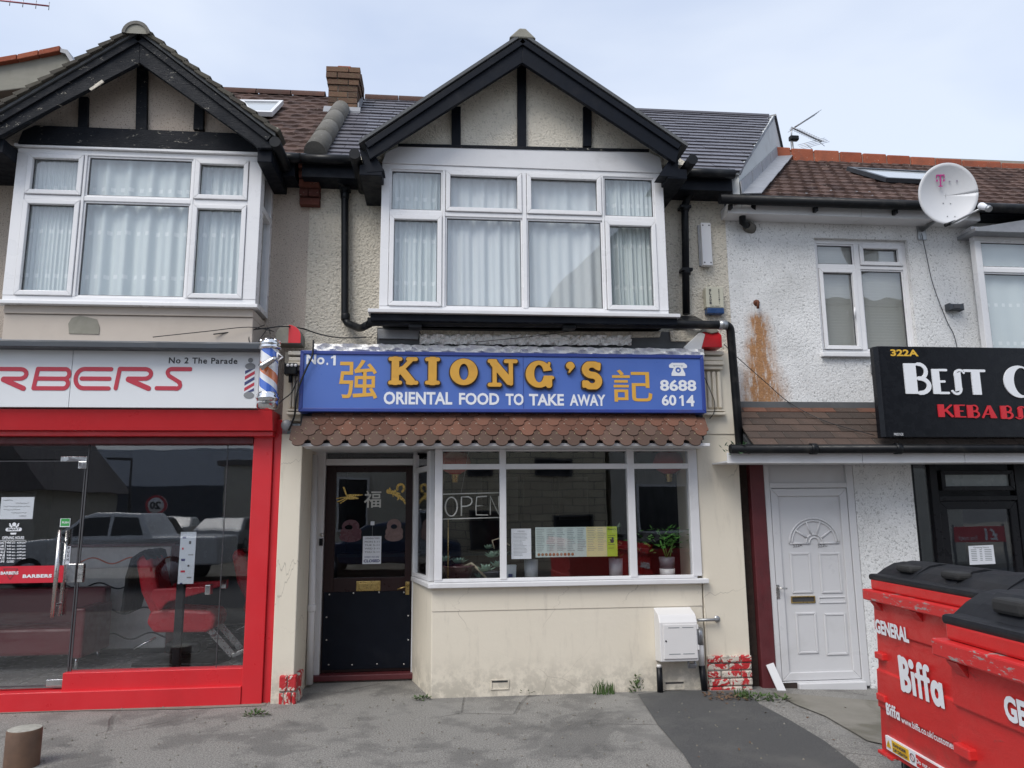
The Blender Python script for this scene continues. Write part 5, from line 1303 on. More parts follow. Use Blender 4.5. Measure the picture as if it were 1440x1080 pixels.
# flat printed pole on the sign
def rp(name, px0, py0, px1, py1, mat, d=.002): x0, x1, z0, z1 = rect(px0, py0, px1, py1, YW); return bx(name, mat, SG, x0, x1, YW - d, YW - .0002, z0, z1)
MAT['print_grey'] = plain('print_grey', (.22, .23, .24), .5); MAT['print_navy'] = plain('print_navy', (.04, .05, .16), .5)
x0, x1, z0, z1 = rect(343.5, 517, 358.5, 554, YW)
bx('printed_pole', 'white_print', SG, x0, x1, YW - .0015, YW - .0002, z0, z1)
for k in range(5):
    zz_ = z0 + k * (z1 - z0) / 4.6 - .03
    q = [(x0 + .004, max(z0, zz_)), (x1 - .004, min(z1, zz_ + .055)), (x1 - .004, min(z1, zz_ + .085)), (x0 + .004, min(z1, max(z0 + .004, zz_ + .032)))]
    MB().prism(q, YW - .003, YW - .0017).build('printed_stripe', 'sign_red' if k % 2 else 'print_navy', SG)
for (zc, r_) in ((z1 + .012, .04), (z0 - .012, .04)):
    g = glyph([('e', .5, .5, .5, .5)], (1, 1), ((x0 + x1) / 2 - .045, YW - .002, zc - .03), (.09, 0, 0), (0, 0, .06), .0015, 30); g.build('printed_cap', 'print_grey', SG, fixn=False)
glyph([('e', .5, .5, .5, .5)], (1, 1), ((x0 + x1) / 2 - .022, YW - .002, z1 + .045), (.044, 0, 0), (0, 0, .044), .0015, 30).build('printed_ball', 'print_grey', SG, fixn=False)

# --- barber pole
YPo = -.56
c = at(378, 525, YPo); zt = at(378, 474, YPo)[2]; zb = at(376, 576, YPo)[2]; rad = .078
bp = thing('barber_pole', 'chrome capped barber pole with blue and orange spiral stripes beside the blue sign', 'barber pole', (c[0], YPo, zb))
b = NB('pole_stripes'); X, Y_, Z = b.xyz()
ang = b.n('ShaderNodeMath', operation='ARCTAN2'); b.set(ang.inputs[0], b.math('ADD', Y_, 0)); b.set(ang.inputs[1], X)
u = b.math('FRACT', b.math('ADD', b.math('DIVIDE', ang.outputs[0], 6.2832), b.math('MULTIPLY', Z, 3.1)))
cc = b.ramp(u, [(0, (.75, .77, .8)), (.22, (.05, .14, .55)), (.46, (.75, .77, .8)), (.64, (.72, .20, .06)), (.9, (.75, .77, .8))], 'CONSTANT')
MAT['pole'] = b.done(b.bsdf(cc, .15, 0, None, Coat_Weight=1.0))
L = zt - zb
m = MB(); m.lathe([(rad, L * .22), (rad, L * .84)], (c[0], YPo, zb), 28); m.build('striped_cylinder', 'pole', bp, fixn=True)
m = MB(); m.lathe([(0, 0), (rad * .95, 0), (rad * 1.15, .02), (rad * 1.22, .06), (rad * 1.22, L * .13), (rad * 1.32, L * .14), (rad * 1.32, L * .16), (rad * 1.15, L * .18), (rad * 1.2, L * .2), (rad * 1.03, L * .23)], (c[0], YPo, zb), 28); m.build('lower_cap', 'chrome', bp)
m = MB(); m.lathe([(rad * 1.03, L * .82), (rad * 1.2, L * .83), (rad * 1.28, L * .85), (rad * 1.1, L * .87), (rad * 1.2, L * .885), (rad * 1.15, L * .92), (rad * .85, L * .97), (rad * .4, L * .99), (0, L)], (c[0], YPo, zb), 28); m.build('upper_cap', 'chrome', bp)
for k in range(6):
    a_ = k * math.pi / 3 + .3; p = (c[0] + rad * .95 * math.cos(a_), YPo + rad * .95 * math.sin(a_), zb + L * .93); MB().lathe([(0, .022), (.012, .02), (.018, .01), (.018, 0)], p, 10).build('stud', 'chrome', bp)
MB().box(c[0] - .015, c[0] + .015, YPo + rad * .9, -.28, zb + L * .5, zb + L * .56).build('wall_arm', 'steel', bp, .003)
MB().box(c[0] + .05, c[0] + .07, YPo, YPo + .06, zb + L * .2, zb + L * .84).build('side_rail', 'chrome', bp, .003)
a, d_ = Vector(at(366, 517, YPo - .12)), Vector(at(388, 503, YPo - .12)); sp = thing('spotlight', 'small silvery tube spotlight mounted across the front of the striped barber pole', 'spotlight', tuple(d_))
MB().tube([a, a.lerp(d_, .15), a.lerp(d_, .8), d_], [.030, .033, .024, .02], 14).build('lamp_tube', 'steel', sp)
q = [Vector(at(390, 496, YPo - .1)), Vector(at(390, 508, YPo - .1)), Vector(at(398, 502, YPo - .1))]; m = MB()
for i in range(3): m.tube([q[i], q[(i + 1) % 3]], .006, 6)
m.build('triangular_bracket', 'white_paint', sp)
MB().tube([d_, Vector(at(395, 503, YPo - .05)), Vector(at(396, 505, -.2))], .008, 6).build('arm', 'steel', sp)
a = at(409, 520, -.26); jb = thing('floodlight', 'small black lamp fixed to the pilaster between the two shop signs', 'light fitting', a)
bx('housing', 'black_plastic', jb, a[0] - .055, a[0] + .06, -.30, -.2, a[2] - .05, a[2] + .06, .01); MB().tube([(a[0], -.26, a[2] - .04), (a[0], -.26, a[2] - .12)], .018, 8).build('stem', 'black_plastic', jb)
for k in range(3): MB().lathe([(0, -.006), (.013, -.004), (.015, 0)], (a[0] - .02 + k * .035, -.30, a[2] + .035), 10, 'y').build('bulb', 'white_paint', jb)
a = at(403, 598, -.2); jb = thing('junction_box', 'round grey junction box on the pilaster left of the canopy tiles', 'junction box', a)
MB().lathe([(0, -.05), (.045, -.05), (.05, -.04), (.05, 0)], (a[0], -.17, a[2]), 18, 'y').build('box_lid', 'lead', jb)

# --- inside the barber shop
MAT['tile_floor'] = plain('grey_floor_tile', (.26, .26, .26), .2, var=.12)
MAT['barber_wall'] = plain('grey_barber_wall', (.09, .092, .095), .6, var=.1)
fz0 = .06
bx('shop_floor', 'mortar', BB, XL, px_r1, .0, 4.4, fz0 - .03, fz0 - .006)
tmesh = MB().box(-.295, .295, -.295, .295, -.005, .0).mesh('floor_tile', 'tile_floor')
for i in range(7):
    for j in range(7): piece('floor_tile', tmesh, BB, (px_r1 - .33 - i * .6, .36 + j * .6, fz0))
m = MB(); m.box(XL, px_r1, 4.4, 4.44, 0, 2.6); m.box(px_r1 - .02, px_r1 + .02, .14, 4.4, 0, 2.6); m.box(XL - .04, XL, .0, 4.4, 0, 2.6); m.build('shop_room', 'barber_wall', BB)
bx('shop_ceiling', 'mid_int', BB, XL, px_r1 - .02, .1, 4.4, 2.56, 2.6)
MAT['wave_white'] = plain('white_counter_panel', (.62, .62, .61), .25)
a0 = atz(100, 884, fz0); x0 = at(92, 830, 2.1)[0]; x1 = at(237, 830, 2.1)[0]; zt = at(160, 769, 2.1)[2]
ct = thing('reception_counter', 'white reception counter with dark wavy grooves inside the barber shop', 'counter', ((x0 + x1) / 2, 2.1, fz0))
bx('body', 'wave_white', ct, x0, x1, 2.1, 2.6, fz0 + .06, zt, .01); bx('top', 'maroon', ct, x0 - .04, x1 + .06, 2.06, 2.66, zt + .001, zt + .035, .006); bx('end_panel', 'maroon', ct, x1 + .001, x1 + .12, 2.1, 2.6, fz0, zt, .006); bx('plinth', 'ink', ct, x0, x1, 2.14, 2.56, fz0, fz0 + .059)
for k in range(4):
    zc = fz0 + .2 + k * (zt - fz0 - .3) / 3.2
    MB().tube([(x0 + (x1 - x0) * i / 30, 2.098, zc + .035 * math.sin(i * .55 + k * 1.3)) for i in range(31)], .009, 6).build('wavy_groove', 'ink', ct)
bx('orange_sticker', 'ink', ct, x1 - .32, x1 - .2, 2.09, 2.1, zt - .18, zt - .06)
MAT['sticker_o'] = plain('orange_sticker', (.6, .13, .04), .5); ct.children[-1].data.materials[0] = MAT['sticker_o']
MAT['leather'] = plain('red_vinyl_leather', (.60, .014, .03), .3, var=.15)
def sofa():
    x0, x1 = at(-20, 850, 1.6)[0], at(140, 850, 1.6)[0]; zt = at(100, 828, 1.6)[2]; zs = at(60, 858, 1.6)[2]
    t = thing('waiting_sofa', 'dark red waiting bench inside the barber shop behind the glass door', 'sofa', ((x0 + x1) / 2, 1.7, fz0))
    MAT['bench_red'] = plain('bench_red', (.13, .008, .014), .4)
    bx('back', 'bench_red', t, x0, x1, 1.72, 1.9, fz0 + .2, zt, .03); bx('seat', 'bench_red', t, x0, x1, 1.25, 1.7, fz0 + .15, fz0 + .42, .03); bx('arm', 'bench_red', t, x1 - .1, x1 + .02, 1.22, 1.9, fz0 + .12, fz0 + .62, .02)
    for xx_ in (x0 + .1, x1 - .06):
        for yy_ in (1.3, 1.8): MB().tube([(xx_, yy_, fz0), (xx_, yy_, fz0 + .15)], .018, 8).build('leg', 'chrome', t)
sofa()
def barber_chair(loc, label, jacket=False, rot=0):
    t = thing('barber_chair', label, 'barber chair', loc, 'red hydraulic chairs in the barber shop'); 
    X0, Y0, Z0 = loc
    def V3(x, y, z): return (X0 + x, Y0 + y, Z0 + z)
    m = MB(); m.prism([(X0 - .25, Z0 + .34), (X0 - .33, Z0 + .44), (X0 - .30, Z0 + .56), (X0 - .15, Z0 + .58), (X0 + .32, Z0 + .55), (X0 + .38, Z0 + .48), (X0 + .36, Z0 + .37), (X0 + .28, Z0 + .33)], Y0 - .25, Y0 + .25); m.build('seat', 'leather', t, .03)
    m = MB(); m.prism([(X0 - .30, Z0 + .52), (X0 - .17, Z0 + .56), (X0 - .34, Z0 + 1.12), (X0 - .44, Z0 + 1.16), (X0 - .50, Z0 + 1.08), (X0 - .42, Z0 + .75)], Y0 - .22, Y0 + .22); m.build('backrest', 'leather', t, .04)
    for s_ in (-1, 1):
        m = MB(); m.prism([(X0 - .28, Z0 + .72), (X0 - .25, Z0 + .80), (X0 + .28, Z0 + .82), (X0 + .30, Z0 + .76), (X0 - .10, Z0 + .66), (X0 - .18, Z0 + .56)], Y0 + s_ * .30 - .04, Y0 + s_ * .30 + .04); o = m.build('armrest', 'leather', t, .02)
        MB().box(X0 + .28, X0 + .34, Y0 + s_ * .30 - .045, Y0 + s_ * .30 + .045, Z0 + .73, Z0 + .83).build('arm_cap', 'chrome', o, .006)
    MB().lathe([(.06, 0), (.06, .3)], V3(0, 0, .04), 16).build('hydraulic_column', 'black_plastic', t); MB().box(X0 - .16, X0 + .2, Y0 - .14, Y0 + .14, Z0 + .10, Z0 + .22).build('base_block', 'black_plastic', t, .03)
    MB().prismz([(X0 - .45, Y0 - .25), (X0 + .4, Y0 - .3), (X0 + .5, Y0), (X0 + .4, Y0 + .3), (X0 - .45, Y0 + .25)], Z0, Z0 + .03).build('base_plate', 'black_plastic', t, .008)
    for s_ in (-1, 1):
        MB().bar(V3(.30, s_ * .18, .36), V3(.56, s_ * .18, .08), .02, .07).build('footrest_arm', 'steel', t, .004)
    MB().bar(V3(.56, -.2, .08), V3(.85, -.2, .2), .03, .04).build('footrest_bar', 'steel', t, .004); MB().tube([V3(.6, -.22, .1), V3(.6, .22, .1)], .02, 8).build('footrest_rod', 'steel', t)
    MB().tube([V3(-.2, -.3, .3), V3(-.4, -.34, .2)], .01, 8).build('lever', 'chrome', t)
    return t
MAT['cloth_black'] = plain('black_cloth', (.008, .008, .009), .95, bump=.4, bs=14)
p = atz(258, 930, fz0)
ch = barber_chair((p[0], p[1], fz0), 'nearest red barber chair inside the shop window with a black jacket over its back')
X0, Y0, Z0 = ch.location
rr = random.Random(5); P = []
for j in range(10):
    t_ = j / 9; row = []
    for i in range(14):
        u = i / 13 * 2 - 1
        if t_ < .35: k = t_ / .35; x = X0 - .33 - .19 * k + .03 * math.sin(k * 3); z = Z0 + 1.10 + .10 * math.sin(k * math.pi)
        else: k = (t_ - .35) / .65; x = X0 - .53 - .07 * k; z = Z0 + 1.10 - .55 * k
        row.append((x + rr.uniform(-.01, .01) + .02 * math.sin(u * 9), Y0 + u * (.25 + .03 * math.sin(t_ * 5)), z + rr.uniform(-.01, .01)))
    P.append(row)
m = MB(); m.grid(P); o = m.build('jacket', 'cloth_black', None, fixn=False); md = o.modifiers.new('thick', 'SOLIDIFY'); md.thickness = .04; tag(o, 'black jacket draped over the back of the nearest red barber chair', 'jacket')
barber_chair((p[0] + .75, p[1] + .95, fz0), 'second red barber chair standing deeper in the shop, partly hidden by the nearer one')
MAT['poster_pale'] = plain('pale_blue_poster', (.50, .56, .62), .5, var=.05)
x0, x1, z0, z1 = rect(252, 748, 274, 821, .25)
t = thing('poster', 'tall pale blue price poster behind the barber window glass', 'poster', ((x0 + x1) / 2, .25, z0)); bx('sheet', 'poster_pale', t, x0, x1, .25, .254, z0, z1)
rr = random.Random(9)
for k in range(9):
    zz_ = z1 - .06 - k * .052; xx_ = x0 + .02 + (k % 2) * .06; bx('printed_mark', ['print_navy', 'ink', 'sign_red', 'print_grey'][k % 4], t, xx_, xx_ + rr.uniform(.015, .05), .248, .25, zz_, zz_ + rr.uniform(.008, .03))
x0, x1 = at(247, 860, .3)[0], at(258, 860, .3)[0]
t = thing('display_stand', 'black upright stand just inside the barber window', 'stand', ((x0 + x1) / 2, .3, fz0)); bx('post', 'black_plastic', t, x0, x1, .27, .33, fz0, at(252, 785, .3)[2], .006); bx('foot', 'black_plastic', t, x0 - .12, x1 + .12, .2, .42, fz0 + .001, fz0 + .02, .006)
# ================================================================== KEBAB BUILDING (right)
KB = thing('kebab_building', 'white roughcast shop house with rust stain, brown pantiles and white front door', 'building', (4.8, 0, 0))
XR = 9.5
def W0(p, y, Y=0): return at(p, y, Y)
wx0, wx1 = W0(1151, 416)[0], W0(1283.5, 416)[0]; wz0 = W0(1220, 497)[2]; wz1 = W0(1215, 336)[2]
b2x0 = W0(1379, 420, -.14)[0]; b2z0 = wz0 - .12; b2z1 = at(1410, 333, -.14)[2]
zu0 = at(1150, 571, 0)[2] - .05; zu1 = at(1150, 300, 0)[2]
ZG = at(1200, 287, -.28)[2]
m = wall_holes(MB(), xSR + .001, XR, 2.3, ZG - .02, 0, .25, [(wx0, wx1, wz0, wz1), (b2x0 + .15, XR - .5, wz0, b2z1 - .1)]); m.build('upper_wall', 'render_white', KB, fixn=False)
# window
w = MB(); Yw = .05; t = .045
w.box(wx0, wx1, Yw, Yw + .07, wz0, wz0 + t); w.box(wx0, wx1, Yw, Yw + .07, wz1 - t, wz1)
xm = W0(1213.5, 416)[0]; zr = W0(1215, 374)[2]
for a, c in ((wx0, wx0 + t), (xm - .028, xm + .028), (wx1 - t, wx1)): w.box(a, c, Yw - .004, Yw + .066, wz0 + t, wz1 - t)
for a, c in ((wx0 + t, xm - .028), (xm + .028, wx1 - t)): w.box(a, c, Yw, Yw + .07, zr - .02, zr + .02)
kw = w.build('casement_window', 'upvc', KB, .005)
light_(kw, wx0 + t, xm - .028, zr + .02, wz1 - t, Yw, 0); light_(kw, xm + .028, wx1 - t, zr + .02, wz1 - t, Yw, 1)
light_(kw, wx0 + t, xm - .028, wz0 + t, zr - .02, Yw, 1); light_(kw, xm + .028, wx1 - t, wz0 + t, zr - .02, Yw, 0)
bx('sill', 'upvc', kw, wx0 - .03, wx1 + .03, -.05, Yw + .0, wz0 - .045, wz0 + .0, .006)
hx = W0(1203, 440)[0]; MB().tube([(hx, Yw - .03, W0(1203, 447)[2]), (hx, Yw - .04, W0(1203, 432)[2])], .009, 8).build('window_handle', 'upvc', kw)
# venetian blind: each slat
MAT['blind'] = plain('blind_slat', (.66, .66, .62), .6, var=.05)
vb = thing('venetian_blind', 'pale slatted blind hanging in the single window of the white roughcast wall', 'blind', ((wx0 + wx1) / 2, .14, wz0))
sm_ = MB().box(-(wx1 - wx0) / 2 + .03, (wx1 - wx0) / 2 - .03, -.018, .018, -.0015, .0015).mesh('slat', 'blind')
ns = 38
for k in range(ns): piece('slat', sm_, vb, ((wx0 + wx1) / 2, .145, wz0 + .04 + k * (wz1 - wz0 - .08) / (ns - 1)), (R(-62), 0, 0))
bx('back_shade', 'curtain_room', KB, wx0 - .3, wx1 + .3, .5, .54, wz0 - .3, wz1 + .3)
# second bay at the right edge
bm_ = MB(); zz1 = b2z1; xb1 = XR - .3; YK = -.14
wK = MB(); wK.box(b2x0, xb1, YK, YK + .07, b2z0, b2z0 + .05); wK.box(b2x0, xb1, YK, YK + .07, zz1 - .05, zz1)
zr2 = at(1415, 380, YK)[2]
cs = [b2x0 + .07, b2x0 + .75, b2x0 + 1.45, xb1 - .06]
wK.box(b2x0, cs[0], YK - .004, YK + .07, b2z0 + .05, zz1 - .05); wK.box(xb1 - .06, xb1, YK - .004, YK + .07, b2z0 + .05, zz1 - .05)
for c in cs[1:3]: wK.box(c - .03, c + .03, YK - .004, YK + .07, b2z0 + .05, zz1 - .05)
for a, c in ((cs[0], cs[1] - .03), (cs[1] + .03, cs[2] - .03), (cs[2] + .03, cs[3])): wK.box(a, c, YK, YK + .07, zr2 - .025, zr2 + .025)
k2 = wK.build('bay_window', 'upvc', KB, .005)
for i, (a, c) in enumerate(((cs[0], cs[1] - .03), (cs[1] + .03, cs[2] - .03), (cs[2] + .03, cs[3]))):
    light_(k2, a, c, zr2 + .025, zz1 - .05, YK, 0); light_(k2, a, c, b2z0 + .05, zr2 - .025, YK, 0)
bx('bay_side', 'upvc', k2, b2x0, b2x0 + .05, YK + .071, -.001, b2z0, zz1) if 0 else None; bx('bay_apron', 'upvc', k2, b2x0, xb1, YK + .01, -.001, b2z0 - .25, b2z0 - .002, .004)
bx('bay_board', 'white_paint', k2, b2x0 - .03, xb1, YK - .02, -.001, zz1 + .002, zz1 + .10, .004)
za, zb = at(1371, 320, -.28)[2], at(1440, 309, -.28)[2]; xa, xb = at(1371, 320, -.28)[0], at(1440, 309, -.28)[0]
m = MB(); m.prism([(xa, za - .04), (xb + 1.5, za - .04 + .0), (xb + 1.5, zb + .12), (xb, zb), (xa, za)], -.28, -.0); m.build('bay_roof', 'lead', KB, .006)
curtain('sheer_curtain', b2x0 + .1, xb1 - .05, b2z0 + .05, zz1 - .05, YK + .085, 'voile', 'sheer white curtain in the bay at the right edge above the kebab sign', None, 9, .011, 31)
bx('back_shade', 'curtain_room', KB, b2x0 - .1, XR - .3, .5, .54, wz0 - .3, zz1 + .1)
# fascia and gutter
gxa = W0(1012, 280, -.3)[0]
MB().tube([(gxa, -.30, ZG - .0), (XR, -.30, ZG - .0)], .052, 14).build('gutter', 'black_plastic', KB)
for px in (1030, 1150, 1262): x = at(px, 290, -.3)[0]; bx('gutter_bracket', 'black_plastic', KB, x - .015, x + .015, -.28, -.215, ZG - .085, ZG - .03, .003)
zf = at(1190, 305, -.2)[2]; xs_ = at(1024, 300, -.2)[0]; xs2 = at(1211, 300, -.2)[0]; xs3 = at(1378, 310, -.2)[0]
bx('eaves_board', 'white_paint', KB, xs_, xs2 - .002, -.21, -.001, zf, ZG + .0, .004); bx('eaves_board', 'white_paint', KB, xs2 + .002, xs3, -.21, -.001, zf, ZG + .0, .004); bx('eaves_filler', 'black_paint', KB, xs3, XR, -.25, -.001, zf + .06, ZG + .0)
# pantiled roof, ridge
RA = at(1080, 226, 1.9); RB = at(1440, 248, 1.9); zrr = (RA[2] + RB[2]) / 2
zE2 = ZG + .03
AXR = xSR + .06
pantiles(KB, AXR, XR, (-.26, zE2), (1.86, RA[2] + .0), 13, .15, 'pantile', lefts=(at(1048, 273, -.2)[0], at(1085, 232, 1.8)[0]), amp=.011, nx=6, lift=.024)
bx('rear_slope', 'felt', KB, 4.4, XR, 1.9, 2.1, RA[2] - .3, RA[2] + .02)
n = 12; xa = at(1081, 215, 1.88)[0]
pxs = [1081, 1113, 1145, 1181, 1213, 1247, 1280, 1315, 1352, 1407, 1452, 1490, 1530]
for k in range(len(pxs) - 1):
    x0 = at(pxs[k], 220, 1.85)[0]; x1 = at(pxs[k + 1], 220, 1.85)[0]
    zt = at(pxs[k], 206 + (pxs[k] - 1081) * .0695, 1.85)[2]; zb = at(pxs[k], 229 + (pxs[k] - 1081) * .0695, 1.85)[2] - .02
    m = MB(); m.box(x0 + .006, x1 - .006, 1.84, 2.04, zb, zt); m.build('ridge_brick', 'ridge_red', KB, .02)
bx('ridge_mortar', 'mortar', KB, xa + .01, XR, 1.86, 2.02, RA[2] - .12, RA[2] + .12)
# roof light mostly flush
def onroof2(px, py, off=.04):
    d = RM.T @ np.array([(px - 720) / FPX, 1, -(py - 540) / FPX]); k = (RA[2] - zE2) / 2.12
    t = (zE2 + off + k * (CAM[1] + .26) - CAM[2]) / (d[2] - k * d[1]); return Vector(CAM + t * d)
q = [onroof2(1245, 256), onroof2(1308, 259), onroof2(1320, 247), onroof2(1190, 240)]
rl = thing('roof_light', 'long low grey roof light under the red ridge of the right roof', 'skylight', tuple(q[0])); nr2 = Vector((0, -(RA[2] - zE2), 2.12)).normalized()
c_ = sum(q, Vector()) / 4; i_ = [c_ + (p - c_) * .86 for p in q]; m = MB()
for a in range(4):
    c = (a + 1) % 4; m.hexa([q[a], q[c], i_[c], i_[a], q[a] + nr2 * .05, q[c] + nr2 * .05, i_[c] + nr2 * .05, i_[a] + nr2 * .05])
m.build('frame', 'grey_metal', rl); m = MB(); m.hexa([*i_, *[p + nr2 * .035 for p in i_]]); m.build('pane', 'skyglass', rl)
# oblique end wall of the takeaway roof, with its lead flashing
ew = thing('gable_end_wall', 'white rendered end wall rising between the slate roof and lower pantiles', 'wall', (xSR + .3, 0, 4.6))
A = Vector((xSR + .02, -.24, 0)); B = Vector((RVX + .03, 1.9, 0)); Cc = at(1094, 212, 2.5); dv = (B - A).normalized(); nv = Vector((dv.y, -dv.x, 0))
zt0, zt1 = ZE + .01, RID + .0
m = MB(); th_ = .05
def V4(p, z, o=0): q = p + nv * o; return (q.x, q.y, z)
m.hexa([V4(A, ZG - .04, -.02), V4(A, ZG - .04, th_), V4(B, 4.4, th_), V4(B, 4.4, -.02), V4(A, zt0, -.02), V4(A, zt0, th_), V4(B, zt1, th_), V4(B, zt1, -.02)])
C3 = Vector((Cc[0], Cc[1], 0)); m.hexa([V4(B, 5.5), V4(B, 5.5, th_), V4(C3, 5.5, th_), V4(C3, 5.5), V4(B, zt1), V4(B, zt1, th_), V4(C3, Cc[2], th_), V4(C3, Cc[2])])
MAT['render_smooth'] = plain('smooth_white_render', (.58, .60, .60), .85, var=.07, vs=3, bump=.5, bs=40, dirt=.35, dirtc=(.33, .32, .3))
m.build('rendered_wall', 'render_smooth', ew, fixn=True)
m = MB(); m.hexa([V4(A, zt0 - .03, th_), V4(A, zt0 - .03, th_ + .012), V4(B, zt1 - .03, th_ + .012), V4(B, zt1 - .03, th_), V4(A, zt0 + .005, th_), V4(A, zt0 + .005, th_ + .012), V4(B, zt1 + .005, th_ + .012), V4(B, zt1 + .005, th_)]); m.build('verge_strip', 'grey_metal', ew)
m = MB(); m.bar(V4(B, zt1 + .01, .03), V4(C3, Cc[2] + .01, .03), .1, .03); m.build('rear_verge', 'grey_metal', ew)
# flashing pieces: lead soakers stepping up
def tz(y): return zE2 + (y + .26) / 2.12 * (RA[2] - zE2)
for k in range(4):
    t0_, t1_ = k / 4, (k + 1) / 4 + .015
    rows_ = []
    for t_ in (t0_, t1_):
        p = A.lerp(B, t_) + nv * (th_ + .014 + (.006 if t_ == t0_ else 0)); z = tz(p.y) + .03; wv = Vector((.20, -.02, 0))
        rows_.append([(p.x, p.y, z + .16), (p.x + .004, p.y, z + .03), tuple(p + wv + Vector((0, 0, z + .035)))])
    m = MB(); m.grid(rows_, smooth=False); o = m.build('lead_flashing', 'lead', KB, fixn=False); md = o.modifiers.new('thick', 'SOLIDIFY'); md.thickness = .012

# small things on the white wall
a = at(1052, 318, -.06)
vp = thing('vent_pipe', 'black goose-neck pipe sticking out of the white wall under the gutter', 'pipe', a)
q0 = Vector(at(1056, 322, .02)); q1 = Vector(at(1044, 312, -.12)); q2 = Vector(at(1044, 298, -.14)); q3 = Vector(at(1049, 292, -.16)); q4 = Vector(at(1063, 292, -.2))
MB().tube([q0, q1, q2, q2.lerp(q3, .6), q3, q4], [.04, .036, .034, .034, .034, .034], 12).build('pipe', 'black_plastic', vp); MB().tube([q0 + Vector((0, .0, 0)), q0.lerp(q1, .35), q0.lerp(q1, .5)], [.062, .058, .045], 14).build('wall_sleeve', 'tile_grey', vp)
a = Vector(at(1064, 430, 0)); hk = thing('wall_hook', 'small rusty iron hook above the orange rust stain', 'hook', tuple(a))
MAT['rust'] = plain('rust', (.12, .04, .02), .9, var=.4, vs=30)
MB().tube([a + Vector((0, .0, .03)), a + Vector((-.01, -.06, .03)), a + Vector((-.02, -.08, .0)), a + Vector((-.02, -.07, -.05))], .013, 8).build('hook', 'rust', hk); MB().lathe([(0, -.02), (.03, -.015), (.035, 0)], (a.x, 0, a.z + .03), 12, 'y').build('wall_plate', 'rust', hk)
x0, x1, z0, z1 = rect(1333, 427, 1353, 437, -.05)
vt = thing('wall_light', 'small dark grey box lamp on the white wall left of the right bay', 'light fitting', ((x0 + x1) / 2, 0, z0)); m = MB(); m.prism([(x0, z0), (x0 + .03, z0 + .012), (x1 - .03, z0 + .012), (x1, z0), (x1, z1), (x1 - .03, z1 - .01), (x0 + .03, z1 - .01), (x0, z1)], -.08, -.001); m.build('housing', 'grey_metal', vt, .003); bx('lens', 'seal', vt, x0 + .045, x1 - .045, -.085, -.078, z0 + .02, z1 - .02)
x0, x1, z0, z1 = rect(1228, 511, 1240, 524, -.06); vt = thing('wall_box', 'small grey cable box on the white wall beside the kebab sign', 'junction box', ((x0 + x1) / 2, 0, z0)); bx('box_body', 'zinc', vt, x0, x1, -.07, -.001, z0, z1, .006); bx('box_lid', 'lead', vt, x0 - .004, x1, -.08, -.071, z1 - .03, z1 + .004, .003)
# satellite dish
dc = Vector(at(1334, 272, -.72)); wb = Vector(at(1296, 324, 0))
sd = thing('satellite_dish', 'white satellite dish with pink letter T and two squares under the right gutter', 'satellite dish', tuple(wb))
MAT['dish'] = plain('dish_white', (.60, .61, .63), .4, var=.02, dirt=.1, dirtc=(.45, .45, .45))
nrm = Vector((-.22, -.96, -.10)).normalized(); ux = Vector((0, 0, 1)).cross(nrm).normalized() * -1; ux = Vector((1, 0, 0)); ux = (ux - nrm * ux.dot(nrm)).normalized(); uz = nrm.cross(ux) * -1
if uz.z < 0: uz = -uz
rx_, rz_ = .272, .305
m = MB(); P = []
for i in range(13):
    r = i / 12; P.append([tuple(dc + ux * rx_ * r * math.cos(a) + uz * rz_ * r * math.sin(a) - nrm * (.075 * (1 - r * r))) for a in [2 * math.pi * k / 48 for k in range(49)]])
P.append([tuple(dc + ux * (rx_ + .006) * math.cos(a) + uz * (rz_ + .006) * math.sin(a) - nrm * .012) for a in [2 * math.pi * k / 48 for k in range(49)]])
m.grid(P); o = m.build('reflector', 'dish', sd, fixn=False); md = o.modifiers.new('thick', 'SOLIDIFY'); md.thickness = .004; md.offset = 0
MAT['magenta'] = plain('magenta_print', (.42, .03, .20), .5, var=.02); MAT['print_mid'] = plain('mid_grey_print', (.25, .22, .28), .5)
def dishpt(u, v, lift=.004):  # u,v in units of radius
    return dc + ux * rx_ * u + uz * rz_ * v - nrm * (.075 * (1 - u * u - v * v)) + nrm * (lift + .003)
O_ = dishpt(-.36, .26, .022); 
glyph([(.08, .92, .92, .92, .05), ('p', [(.42, .95), (.58, .95), (.58, .05), (.42, .05)]), (.30, .05, .70, .05, .04), (.06, .92, .06, .72, .045), (.94, .92, .94, .72, .045), ('p', [(.02, .42), (.2, .42), (.2, .58), (.02, .58)]), ('p', [(.8, .42), (.98, .42), (.98, .58), (.8, .58)])],
      (1, 1), tuple(O_), tuple(ux * rx_ * .30), tuple(uz * rz_ * .42), .004, 60).build('pink_letter', 'magenta', sd, fixn=False)
for u in (.12, .36):
    p = dishpt(u, .44, .010); m = MB(); m.add([tuple(p + ux * .008 * a + uz * .008 * c) for a, c in ((-1, -1), (1, -1), (1, 1), (-1, 1))], [(0, 1, 2, 3)]); m.build('printed_square', 'print_mid', sd, fixn=False)
for u, v in ((-.1, -.25), (.15, -.27), (-.02, -.72), (.22, -.74)):
    p = dishpt(u, v); MB().lathe([(0, -.003), (.006, -.002), (.007, 0)], tuple(p), 8, 'y').build('bolt', 'zinc', sd)
foot = dc - uz * (rz_ + .005); armend = Vector(at(1384, 291, -1.05))
MB().tube([foot - nrm * .02, foot.lerp(armend, .4), armend], .011, 8).build('feed_arm', 'zinc', sd); MB().tube([foot + Vector((-.05, 0, -.01)), foot + Vector((.06, 0, .03))], .018, 8).build('arm_clamp', 'black_plastic', sd)
